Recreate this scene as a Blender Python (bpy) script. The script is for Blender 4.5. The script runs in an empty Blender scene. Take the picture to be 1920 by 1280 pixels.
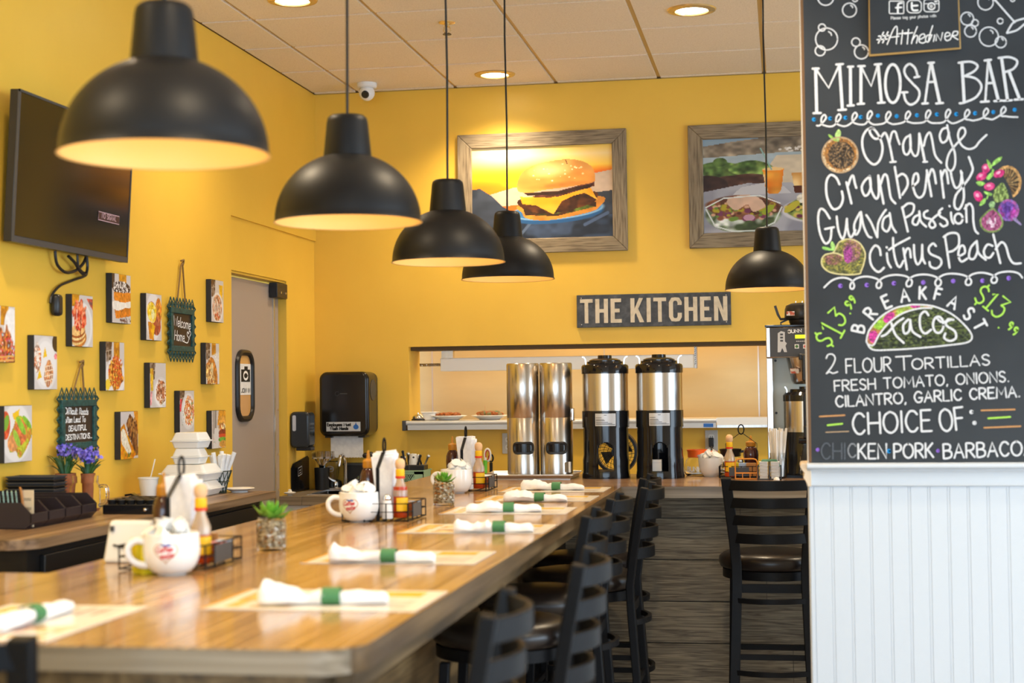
import bpy, bmesh, math, random
import numpy as np
from mathutils import Vector, Matrix

# ------------------------------------------------------------------ camera, world, lights, exposure
SC = bpy.context.scene
COL = SC.collection
F = 2879.37
YAW, PITCH, ROLL = [math.radians(a) for a in (10.0135, 1.7719, -0.708)]
cy, sy, cp, sp, cr, sr = math.cos(YAW), math.sin(YAW), math.cos(PITCH), math.sin(PITCH), math.cos(ROLL), math.sin(ROLL)
EYE = Vector((0, 0, 1.5))
FWD = Vector((-sy * cp, cy * cp, sp))
_rt = Vector((cy, sy, 0)); _up = _rt.cross(FWD)
RGT = _rt * cr + _up * sr
UPV = -_rt * sr + _up * cr
cam_data = bpy.data.cameras.new('camera')
cam = bpy.data.objects.new('camera', cam_data); COL.objects.link(cam)
cam_data.sensor_width = 36.0
cam_data.lens = 36.0 * F / 1920.0
cam_data.clip_start = 0.05
m4 = Matrix((RGT, UPV, -FWD)).transposed().to_4x4(); m4.translation = EYE
cam.matrix_world = m4
cam_data.dof.use_dof = True
cam_data.dof.focus_distance = 7.6
cam_data.dof.aperture_fstop = 3.0
SC.camera = cam

SC.view_settings.view_transform = 'Standard'
SC.view_settings.look = 'None'
SC.view_settings.gamma = 1.0
SC.view_settings.use_curve_mapping = False
SC.view_settings.exposure = 0.72
SC.cycles.max_bounces = 8
SC.cycles.sample_clamp_indirect = 6.0
SC.cycles.use_denoising = True

W = bpy.data.worlds.new('world'); SC.world = W; W.use_nodes = True
W.node_tree.nodes['Background'].inputs[0].default_value = (0.62, 0.80, 1.0, 1)
W.node_tree.nodes['Background'].inputs[1].default_value = 1.55

def area(name, loc, size, power, col, rot=(0, 0, 0), sy_=None):
    d = bpy.data.lights.new(name, 'AREA'); d.energy = power; d.color = col
    d.shape = 'RECTANGLE'; d.size = size; d.size_y = sy_ or size
    o = bpy.data.objects.new(name, d); COL.objects.link(o); o.location = loc; o.rotation_euler = rot
    return o
def spot(name, loc, power, col, ang=110, blend=0.7, rad=0.06):
    d = bpy.data.lights.new(name, 'SPOT'); d.energy = power; d.color = col
    d.spot_size = math.radians(ang); d.spot_blend = blend; d.shadow_soft_size = rad
    o = bpy.data.objects.new(name, d); COL.objects.link(o); o.location = loc
    return o
# daylight coming in through the shop windows behind and to the right of the camera
area('window_daylight', (-0.6, -3.3, 1.7), 6.4, 105, (0.64, 0.82, 1.0), (math.radians(90), 0, 0), 2.3)
area('window_daylight', (4.9, 3.2, 1.7), 6.0, 150, (0.70, 0.85, 1.0), (0, math.radians(90), 0), 2.3).rotation_euler = (math.radians(90), 0, math.radians(90))
# warm lamps over the cooking line beyond the serving hatch
area('kitchen_lamp', (-1.1, 9.75, 2.75), 2.6, 27, (1.0, 0.80, 0.50), (0, 0, 0), 0.8)
WARM = (1.0, 0.80, 0.54)
DOWN = [(-2.174, 6.668), (-0.398, 7.256), (-1.581, 8.503), (-2.1, 4.3), (-0.3, 4.6), (-2.1, 2.0), (-0.3, 2.2), (1.4, 6.6), (1.4, 3.2)]
CEIL = 3.283
for k, (x, y) in enumerate(DOWN):
    spot('downlight_beam', (x, y, CEIL - 0.03), 34 if k == 0 else 62, WARM, 130, 0.8, 0.07)

# ------------------------------------------------------------------ unprojection onto real planes of the place
def _ray(px, py): return FWD * F + RGT * (px - 960) - UPV * (py - 640)
def PY(px, py, Y): d = _ray(px, py); return EYE + d * ((Y - EYE.y) / d.y)
def PX(px, py, X): d = _ray(px, py); return EYE + d * ((X - EYE.x) / d.x)
def PZ(px, py, Z): d = _ray(px, py); return EYE + d * ((Z - EYE.z) / d.z)

# ------------------------------------------------------------------ materials
def lin(c):
    if isinstance(c, str):
        c = [int(c[i:i + 2], 16) for i in (0, 2, 4)]
    return tuple((v / 255 / 12.92) if v / 255 <= 0.04045 else ((v / 255 + 0.055) / 1.055) ** 2.4 for v in c)
def nt(m): return m.node_tree.nodes, m.node_tree.links
def base(name, col, rough=0.5, metal=0.0, spec=0.5, trans=0.0, ior=1.45, coat=0.0, sub=None):
    m = bpy.data.materials.new(name); m.use_nodes = True
    b = m.node_tree.nodes['Principled BSDF']
    b.inputs['Base Color'].default_value = (*col, 1)
    b.inputs['Roughness'].default_value = rough
    b.inputs['Metallic'].default_value = metal
    b.inputs['Specular IOR Level'].default_value = spec
    b.inputs['Transmission Weight'].default_value = trans
    b.inputs['IOR'].default_value = ior
    b.inputs['Coat Weight'].default_value = coat
    return m
def vary(m, col2, scale=8, stretch=(1, 1, 1), lo=0.35, hi=0.65, bump=0.0, detail=4, bscale=None, dist=0.002):
    """mix the base colour with a second one by a stretched noise; optional bump"""
    N, L = nt(m); b = N['Principled BSDF']
    tc = N.new('ShaderNodeTexCoord'); mp = N.new('ShaderNodeMapping'); mp.inputs['Scale'].default_value = stretch
    L.new(tc.outputs['Object'], mp.inputs['Vector'])
    nz = N.new('ShaderNodeTexNoise'); nz.inputs['Scale'].default_value = scale; nz.inputs['Detail'].default_value = detail
    L.new(mp.outputs['Vector'], nz.inputs['Vector'])
    rp = N.new('ShaderNodeValToRGB')
    rp.color_ramp.elements[0].position = lo; rp.color_ramp.elements[1].position = hi
    rp.color_ramp.elements[0].color = b.inputs['Base Color'].default_value
    rp.color_ramp.elements[1].color = (*col2, 1)
    L.new(nz.outputs['Fac'], rp.inputs['Fac']); L.new(rp.outputs['Color'], b.inputs['Base Color'])
    if bump:
        n2 = nz
        if bscale:
            n2 = N.new('ShaderNodeTexNoise'); n2.inputs['Scale'].default_value = bscale; n2.inputs['Detail'].default_value = 3
            L.new(mp.outputs['Vector'], n2.inputs['Vector'])
        bp = N.new('ShaderNodeBump'); bp.inputs['Strength'].default_value = bump; bp.inputs['Distance'].default_value = dist
        L.new(n2.outputs['Fac'], bp.inputs['Height']); L.new(bp.outputs['Normal'], b.inputs['Normal'])
    return m
def wood(name, cols, axis='Y', fine=55, rough=0.2, along=1.2, coat=0.0, bump=0.0, waves=0.0, spec=0.5):
    """three-colour streaked laminate or timber with the grain along one axis"""
    m = base(name, cols[0], rough, spec=spec, coat=coat); N, L = nt(m); b = N['Principled BSDF']
    b.inputs['Coat Roughness'].default_value = 0.08
    tc = N.new('ShaderNodeTexCoord'); mp = N.new('ShaderNodeMapping')
    s = {'X': (along, fine, fine), 'Y': (fine, along, fine), 'Z': (fine, fine, along)}[axis]
    mp.inputs['Scale'].default_value = s
    L.new(tc.outputs['Object'], mp.inputs['Vector'])
    nz = N.new('ShaderNodeTexNoise'); nz.inputs['Scale'].default_value = 1.0; nz.inputs['Detail'].default_value = 3.0
    nz.inputs['Distortion'].default_value = waves
    L.new(mp.outputs['Vector'], nz.inputs['Vector'])
    rp = N.new('ShaderNodeValToRGB'); e = rp.color_ramp.elements
    e[0].position = 0.36; e[0].color = (*cols[0], 1); e[1].position = 0.66; e[1].color = (*cols[2], 1)
    k = e.new(0.5); k.color = (*cols[1], 1)
    L.new(nz.outputs['Fac'], rp.inputs['Fac']); L.new(rp.outputs['Color'], b.inputs['Base Color'])
    if bump:
        bp = N.new('ShaderNodeBump'); bp.inputs['Strength'].default_value = bump; bp.inputs['Distance'].default_value = 0.002
        L.new(nz.outputs['Fac'], bp.inputs['Height']); L.new(bp.outputs['Normal'], b.inputs['Normal'])
    return m
def emit(name, col, s):
    m = base(name, col, 0.4); b = m.node_tree.nodes['Principled BSDF']
    b.inputs['Emission Color'].default_value = (*col, 1); b.inputs['Emission Strength'].default_value = s
    return m
def vcol(name, rough=0.45, spec=0.4):
    m = base(name, (1, 1, 1), rough, spec=spec); N, L = nt(m)
    a = N.new('ShaderNodeAttribute'); a.attribute_name = 'Col'
    L.new(a.outputs['Color'], N['Principled BSDF'].inputs['Base Color'])
    return m
M = {}
M['wall'] = vary(base('yellow_wall_paint', (0.86, 0.535, 0.066), 0.42), (0.83, 0.51, 0.060), 3, bump=0.06, bscale=160, dist=0.001)
M['tile'] = vary(base('ceiling_tile', (0.88, 0.80, 0.69), 0.9), (0.78, 0.70, 0.59), 130, lo=0.45, hi=0.72, bump=0.35, detail=2, dist=0.003)
M['tbar'] = base('ceiling_tbar', (0.70, 0.50, 0.20), 0.5)
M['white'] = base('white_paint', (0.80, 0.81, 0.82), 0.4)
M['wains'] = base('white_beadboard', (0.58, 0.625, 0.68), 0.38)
M['groove'] = base('groove_shadow_line', (0.62, 0.65, 0.69), 0.6)
M['floor'] = wood('floor_plank', (lin('a3978a'), lin('b5a99b'), lin('c4b9aa')), 'X', 14, 0.45)
M['bartop'] = wood('bar_laminate', (lin('79552f'), lin('ad8450'), lin('c39d68')), 'Y', 75, 0.20, along=1.2, coat=0.3)
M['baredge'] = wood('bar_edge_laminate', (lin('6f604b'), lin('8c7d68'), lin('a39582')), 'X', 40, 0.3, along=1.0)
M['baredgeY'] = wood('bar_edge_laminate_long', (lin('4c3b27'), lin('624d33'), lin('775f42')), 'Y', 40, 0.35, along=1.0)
M['rettop'] = wood('return_laminate', (lin('84644a'), lin('9a775a'), lin('b08e70')), 'X', 40, 0.22, along=1.0, coat=0.3)
M['plank'] = wood('grey_brown_plank', (lin('54493a'), lin('716552'), lin('8c7f68')), 'X', 110, 0.6, along=5, bump=0.15, waves=1.2)
M['plankY'] = wood('brown_panel', (lin('4a3a24'), lin('664f30'), lin('7d6542')), 'Y', 24, 0.5, along=2.0, bump=0.1, waves=0.6)
M['plankgap'] = base('plank_gap', (0.06, 0.052, 0.04), 0.8)
M['counter'] = wood('back_counter_laminate', (lin('6a523b'), lin('8c6f52'), lin('a58768')), 'Y', 34, 0.3, along=1.0)
M['blackcab'] = base('black_cabinet', (0.012, 0.012, 0.013), 0.4)
M['black'] = base('black_plastic', (0.014, 0.014, 0.015), 0.35)
M['blackgloss'] = base('black_gloss', (0.010, 0.010, 0.012), 0.10)
M['blackmetal'] = vary(base('black_powder_metal', (0.005, 0.005, 0.006), 0.42, spec=0.16), (0.007, 0.007, 0.008), 200)
M['lampblack'] = base('matt_black_lamp', (0.006, 0.006, 0.007), 0.46, spec=0.32)
M['lampin'] = base('cream_lamp_lining', (0.86, 0.60, 0.24), 0.5)
M['vinyl'] = vary(base('dark_brown_vinyl', (0.011, 0.008, 0.007), 0.30), (0.018, 0.012, 0.010), 40, bump=0.05)
M['bulb'] = emit('lamp_bulb', (1.0, 0.78, 0.45), 4.0)
M['down'] = emit('downlight_lens', (1.0, 0.93, 0.78), 9.0)
M['trimgold'] = base('downlight_trim', (0.75, 0.55, 0.25), 0.25, 0.6)
M['steel'] = vary(base('brushed_steel', (0.62, 0.58, 0.53), 0.24, 1.0), (0.54, 0.50, 0.46), 3, (60, 60, 0.6))
M['chrome'] = base('chrome', (0.78, 0.77, 0.76), 0.10, 1.0)
M['alu'] = base('aluminium', (0.72, 0.72, 0.72), 0.30, 1.0)
M['ktile'] = vary(base('kitchen_steel_panel', (0.74, 0.61, 0.33), 0.34, 0.6), (0.64, 0.52, 0.28), 2.2, (0.6, 1, 2.2))
M['glass'] = base('clear_glass', (0.97, 0.98, 0.97), 0.02, trans=1.0)
M['porc'] = base('white_glazed_ceramic', (0.86, 0.85, 0.83), 0.12, coat=0.3)
M['foam'] = base('white_foam', (0.82, 0.81, 0.78), 0.55)
M['paper'] = vary(base('white_paper', (0.84, 0.84, 0.84), 0.8), (0.76, 0.76, 0.77), 60)
M['napkin'] = vary(base('white_napkin', (0.86, 0.86, 0.87), 0.85), (0.79, 0.79, 0.81), 70, bump=0.2, dist=0.003)
M['band'] = base('green_paper_band', lin('3f7a4d'), 0.6)
M['grey'] = base('grey_brown_door', lin('a79a90'), 0.42)
M['greyplastic'] = base('light_grey_plastic', (0.55, 0.56, 0.57), 0.4)
M['darkgrey'] = base('dark_grey', (0.055, 0.057, 0.062), 0.45)
M['screen'] = base('tv_screen', (0.018, 0.013, 0.006), 0.12, spec=0.6)
M['canvasedge'] = base('canvas_black_edge', (0.022, 0.022, 0.024), 0.7)
M['teal'] = vary(base('patinated_teal', lin('1f5553'), 0.5), lin('123635'), 60)
M['slate'] = base('sign_chalk_panel', lin('33251a'), 0.5)
M['twine'] = base('jute_twine', lin('8a6a3c'), 0.8)
M['frame'] = wood('grey_oak_frame', (lin('6a5c48'), lin('8a7a62'), lin('9b8b70')), 'X', 120, 0.6, along=7)
M['framez'] = wood('grey_oak_frame_upright', (lin('6a5c48'), lin('8a7a62'), lin('9b8b70')), 'Z', 120, 0.6, along=7)
M['print'] = vcol('printed_picture')
M['chalkpaint'] = vcol('coloured_chalk', 0.9, 0.1)
M['board'] = vary(base('chalkboard_surface', (0.011, 0.014, 0.018), 0.6), (0.024, 0.029, 0.035), 2.6, detail=6)
M['boardedge'] = base('stained_board_edge', lin('6b4a24'), 0.5)
def chalk(name, c, k=0.55):
    return vary(base(name, lin(c), 0.95, spec=0.1), tuple(v * k for v in lin(c)), 420, lo=0.52, hi=0.72, detail=2)
M['chalk'] = chalk('white_chalk', 'd8dade')
M['chalkdim'] = chalk('faint_chalk', '8b8f95', 0.35)
M['chalkfade'] = chalk('rubbed_chalk', '5b6068', 0.4)
M['chalkgreen'] = chalk('green_chalk', 'a9dc5c')
M['chalkblue'] = chalk('blue_chalk', '2a8fd6')
M['chalkpurple'] = chalk('purple_chalk', '8f6bd0')
M['chalkorange'] = chalk('orange_chalk', 'c79463')
M['chalkcream'] = chalk('cream_chalk', 'd9cf9a')
M['chalktan'] = chalk('tan_chalk', 'b49a7c')
M['signslate'] = vary(base('weathered_slate_sign', lin('42454b'), 0.7), lin('5d6066'), 30, detail=8, lo=0.45, hi=0.75)
M['letter'] = vary(base('cream_sign_letter', lin('d8cab2'), 0.7), lin('b8aa94'), 25, lo=0.5, hi=0.8)
M['gold'] = base('antique_gold_edge', lin('a98548'), 0.4, 0.3)
M['white_ink'] = base('white_ink', (0.85, 0.85, 0.85), 0.7)
M['black_ink'] = base('black_ink', (0.01, 0.01, 0.01), 0.6)
M['blue_ink'] = base('blue_ink', lin('2c6cc0'), 0.6)
M['red_ink'] = base('red_ink', lin('c8323c'), 0.6)
M['terracotta'] = vary(base('terracotta', lin('a5633c'), 0.8), lin('8a4f30'), 40)
M['soil'] = base('dark_soil', (0.03, 0.02, 0.012), 0.9)
M['leaf'] = vary(base('green_leaf', lin('4a7a3c'), 0.5), lin('2f5a30'), 30)
M['leafgrey'] = vary(base('grey_green_leaf', lin('5f8f74'), 0.5), lin('3d6b52'), 30)
M['succulent'] = vary(base('bright_succulent', lin('7cb83a'), 0.4), lin('4d8f2e'), 22)
M['purple'] = vary(base('purple_petal', lin('6a5bd0'), 0.6), lin('8f82e6'), 60)
M['pebble'] = vary(base('brown_pebbles', lin('8f7857'), 0.6), lin('cdbb98'), 90, lo=0.4, hi=0.6, detail=1)
M['syrup'] = base('dark_maple_syrup', (0.050, 0.010, 0.008), 0.10, coat=0.4)
M['goldcap'] = base('mustard_gold_cap', lin('b87d22'), 0.4)
M['hotsauce'] = base('red_hot_sauce', lin('b83c0c'), 0.15, coat=0.3)
M['amber'] = base('clear_bottle_neck', (0.93, 0.80, 0.62), 0.08, trans=0.7, coat=0.2)
M['yellow'] = base('yellow_label', lin('f2bd12'), 0.5)
M['yellowp'] = base('yellow_packet_paper', lin('e6cf1c'), 0.6)
M['redring'] = base('red_bottle_ring', lin('d2341c'), 0.5)
M['woodcap'] = base('pale_wood_cap', lin('dcb183'), 0.6)
M['salt'] = base('salt', (0.83, 0.83, 0.84), 0.5)
M['jelly'] = base('orange_jelly', lin('b8621c'), 0.3)
M['brownp'] = base('brown_paper', lin('a9733c'), 0.7)
M['pinkp'] = base('pink_paper', lin('d98a8f'), 0.7)
M['bluep'] = base('pale_blue_paper', lin('a9bcd8'), 0.7)
M['mint'] = base('mint_green_plastic', lin('9fc4a2'), 0.5)
M['orange'] = base('orange_plastic', lin('f56a22'), 0.35)
M['orangewire'] = base('orange_wire', lin('d88a32'), 0.4)
M['bin'] = base('dark_aubergine_plastic', (0.022, 0.016, 0.022), 0.38)
M['teapack'] = vary(base('pale_teal_packet', lin('a9c9c2'), 0.5), lin('5f837e'), 90)
M['card'] = base('cream_card', lin('dcc9a8'), 0.7)
M['straw'] = base('white_straw', (0.84, 0.81, 0.76), 0.6)
M['towelblack'] = base('smoky_black_plastic', (0.012, 0.010, 0.009), 0.16)
M['doorglass'] = base('amber_lit_pane', lin('dba968'), 0.15)
M['displayglow'] = emit('lcd_display', lin('c9d916'), 1.2)
M['food1'] = vary(base('fried_food', lin('c06a26'), 0.5), lin('7a3d16'), 90, bump=0.5, dist=0.006)
M['food2'] = vary(base('salad_food', lin('b5562a'), 0.5), lin('4f8a5a'), 60, bump=0.5, dist=0.006)
M['pinkrail'] = base('cream_rail_end', lin('d8c3a8'), 0.5)
M['wiregreen'] = base('dark_green_wire', (0.012, 0.03, 0.02), 0.4)
M['towelsmoke'] = base('smoky_grey_plastic', (0.022, 0.026, 0.030), 0.18)
M['greyplate'] = base('stainless_cover_plate', (0.58, 0.57, 0.54), 0.4)
M['greentool'] = base('bright_green_plastic', lin('6fce3a'), 0.4)
M['whitepanel'] = base('white_enamel_panel', (0.88, 0.86, 0.82), 0.35)
M['thinglass'] = base('thin_jar_glass', (0.99, 0.99, 0.98), 0.02, trans=1.0, ior=1.10)
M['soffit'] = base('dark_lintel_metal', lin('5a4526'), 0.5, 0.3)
M['warning'] = vary(base('warning_sticker', lin('b5563c'), 0.5), lin('d8d4d0'), 60, lo=.45, hi=.55)
# ------------------------------------------------------------------ mesh builder
def frame_z(d):
    d = Vector(d).normalized()
    a = Vector((0, 0, 1)) if abs(d.z) < 0.9 else Vector((1, 0, 0))
    x = a.cross(d).normalized(); return x, d.cross(x)
class MB:
    def __init__(s): s.v = []; s.f = []; s.mi = []; s.M = Matrix.Identity(4)
    def at(s, loc=(0, 0, 0), rot=(0, 0, 0), sc=1.0):
        from mathutils import Euler
        s.M = Matrix.Translation(Vector(loc)) @ Euler(rot).to_matrix().to_4x4() @ Matrix.Scale(sc, 4); return s
    def add(s, vs, fs, m=0):
        o = len(s.v); s.v += [s.M @ Vector(p) for p in vs]
        s.f += [[i + o for i in f] for f in fs]; s.mi += [m] * len(fs); return s
    def box(s, x0, x1, y0, y1, z0, z1, m=0):
        x0, x1 = min(x0, x1), max(x0, x1); y0, y1 = min(y0, y1), max(y0, y1); z0, z1 = min(z0, z1), max(z0, z1)
        return s.add([(x0, y0, z0), (x1, y0, z0), (x1, y1, z0), (x0, y1, z0), (x0, y0, z1), (x1, y0, z1), (x1, y1, z1), (x0, y1, z1)],
                     [(0, 3, 2, 1), (4, 5, 6, 7), (0, 1, 5, 4), (1, 2, 6, 5), (2, 3, 7, 6), (3, 0, 4, 7)], m)
    def prism(s, poly, z0, z1, m=0, ax='z'):
        n = len(poly)
        g = {'z': lambda a, b, c: (a, b, c), 'y': lambda a, b, c: (a, c, b), 'x': lambda a, b, c: (c, a, b)}[ax]
        vs = [g(a, b, z0) for a, b in poly] + [g(a, b, z1) for a, b in poly]
        fs = [list(range(n))[::-1], list(range(n, 2 * n))] + [(i, (i + 1) % n, n + (i + 1) % n, n + i) for i in range(n)]
        return s.add(vs, fs, m)
    def poly(s, pts, m=0): return s.add(pts, [list(range(len(pts)))], m)
    def lathe(s, prof, c=(0, 0, 0), n=28, m=0, ell=1.0):
        vs = []; fs = []; rings = []
        for r, z in prof:
            if r < 1e-6: rings.append([len(vs)]); vs.append((c[0], c[1], c[2] + z))
            else:
                rings.append(list(range(len(vs), len(vs) + n)))
                vs += [(c[0] + r * math.cos(2 * math.pi * k / n), c[1] + ell * r * math.sin(2 * math.pi * k / n), c[2] + z) for k in range(n)]
        for a, b in zip(rings, rings[1:]):
            for k in range(n):
                k2 = (k + 1) % n
                if len(a) == 1 and len(b) == 1: continue
                if len(a) == 1: fs.append((a[0], b[k], b[k2]))
                elif len(b) == 1: fs.append((a[k], a[k2], b[0]))
                else: fs.append((a[k], a[k2], b[k2], b[k]))
        return s.add(vs, fs, m)
    def cyl(s, c, r, h, n=24, m=0, r2=None): return s.lathe([(0, 0), (r, 0), (r if r2 is None else r2, h), (0, h)], c, n, m)
    def tube(s, pts, r, n=8, m=0, closed=False, flat=None):
        P = [Vector(p) for p in pts]; k = len(P); vs = []; fs = []
        rr = r if hasattr(r, '__len__') else [r] * k
        x = None
        for i in range(k):
            a = P[(i - 1) % k] if (closed or i) else P[0]; b = P[(i + 1) % k] if (closed or i < k - 1) else P[-1]
            d = (b - a).normalized() if (b - a).length > 1e-9 else Vector((0, 0, 1))
            if x is None: x, y = frame_z(d)
            else:
                x = (x - d * x.dot(d))
                x = x.normalized() if x.length > 1e-6 else frame_z(d)[0]
            y = d.cross(x)
            for j in range(n):
                t = 2 * math.pi * j / n + (math.pi / 4 if n == 4 else 0)
                vs.append(P[i] + x * (rr[i] * math.cos(t)) + y * (rr[i] * math.sin(t) * (flat or 1)))
        for i in range(k if closed else k - 1):
            a = i * n; b = ((i + 1) % k) * n
            for j in range(n): fs.append((a + j, a + (j + 1) % n, b + (j + 1) % n, b + j))
        if not closed: fs += [list(range(n))[::-1], list(range((k - 1) * n, k * n))]
        return s.add(vs, fs, m)
    def bar(s, pts, w, t, side, m=0):
        """flat bar swept along pts: w wide along `side`, t thick across it"""
        P = [Vector(p) for p in pts]; sd = Vector(side).normalized(); vs = []; fs = []
        for i, p in enumerate(P):
            d = (P[min(i + 1, len(P) - 1)] - P[max(i - 1, 0)]).normalized(); q = d.cross(sd).normalized()
            for a, b in ((-1, -1), (1, -1), (1, 1), (-1, 1)): vs.append(p + sd * (a * w / 2) + q * (b * t / 2))
        for i in range(len(P) - 1):
            for j in range(4): fs.append((4 * i + j, 4 * i + (j + 1) % 4, 4 * i + 4 + (j + 1) % 4, 4 * i + 4 + j))
        e = 4 * (len(P) - 1); fs += [(3, 2, 1, 0), (e, e + 1, e + 2, e + 3)]
        return s.add(vs, fs, m)
    def ball(s, c, r, n=14, m=0, sx=1, sy=1, sz=1):
        prof = [(r * math.sin(math.pi * i / n), -r * math.cos(math.pi * i / n)) for i in range(n + 1)]
        M0 = s.M; s.M = M0 @ Matrix.Translation(Vector(c)) @ Matrix.Diagonal((sx, sy, sz, 1)); s.lathe(prof, (0, 0, 0), n + 4, m); s.M = M0; return s
    def build(s, name, mats, parent=None, bevel=0, loc=None, rot=None, seg=2, recalc=True, smooth=40):
        me = bpy.data.meshes.new(name); me.from_pydata([tuple(p) for p in s.v], [], s.f)
        if not isinstance(mats, (list, tuple)): mats = [mats]
        for k in mats: me.materials.append(M[k] if isinstance(k, str) else k)
        me.polygons.foreach_set('material_index', s.mi)
        if recalc:
            bm = bmesh.new(); bm.from_mesh(me); bmesh.ops.recalc_face_normals(bm, faces=bm.faces); bm.to_mesh(me); bm.free()
        me.polygons.foreach_set('use_smooth', [True] * len(me.polygons))
        me.set_sharp_from_angle(angle=math.radians(smooth)); me.update()
        o = bpy.data.objects.new(name, me); COL.objects.link(o)
        if parent: o.parent = parent
        if loc: o.location = loc
        if rot: o.rotation_euler = rot
        if bevel:
            b = o.modifiers.new('bevel', 'BEVEL'); b.width = bevel; b.segments = seg; b.limit_method = 'ANGLE'; b.angle_limit = math.radians(40)
        return o
def tag(o, label, cat, group=None, kind=None):
    o['label'] = label; o['category'] = cat
    if group: o['group'] = group
    if kind: o['kind'] = kind
    return o
def thing(name, label, cat, loc=(0, 0, 0), rz=0, group=None):
    o = bpy.data.objects.new(name, None); COL.objects.link(o); o.empty_display_size = 0.05
    o.location = loc; o.rotation_euler = (0, 0, rz); return tag(o, label, cat, group)
def structure(o, label=None):
    o['kind'] = 'structure'
    if label: o['label'] = label
    return o
KIDS = {}
def dup(src, loc=None, rz=None, label=None, parent=None):
    c = src.copy(); COL.objects.link(c)
    if parent is not None: c.parent = parent
    if loc is not None: c.location = loc
    if rz is not None: c.rotation_euler = (0, 0, rz)
    if label: c['label'] = label
    for ch in [o for o in bpy.data.objects if o.parent == src]: dup(ch, parent=c)
    return c

# ------------------------------------------------------------------ strokes: smooth lines, lettering, ribbons
def crom(p, k=6, closed=False):
    n = len(p)
    if n < 3: return p
    out = []
    for i in range(n if closed else n - 1):
        g = lambda j: p[j % n] if closed else p[max(0, min(n - 1, j))]
        a, b, c, d = g(i - 1), g(i), g(i + 1), g(i + 2)
        for t in range(k):
            t /= k
            out.append(tuple(0.5 * (2 * b[q] + (c[q] - a[q]) * t + (2 * a[q] - 5 * b[q] + 4 * c[q] - d[q]) * t * t + (3 * b[q] - a[q] - 3 * c[q] + d[q]) * t ** 3) for q in range(2)))
    if not closed: out.append(p[-1])
    return out
def strokes(txt):
    """'x,y x,y|~x,y ...' -> polylines; a leading ~ makes the stroke smooth"""
    res = []
    for s in txt.split('|'):
        sm = s.startswith('~'); q = [tuple(float(v) for v in t.split(',')) for t in s.lstrip('~').split()]
        res.append(crom(q) if sm and len(q) > 2 else q)
    return res
def circ(cx, cy_, rx, ry=None, n=24, a0=0.0):
    ry = rx if ry is None else ry
    return [(cx + rx * math.cos(a0 + 2 * math.pi * k / n), cy_ + ry * math.sin(a0 + 2 * math.pi * k / n)) for k in range(n + 1)]
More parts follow.
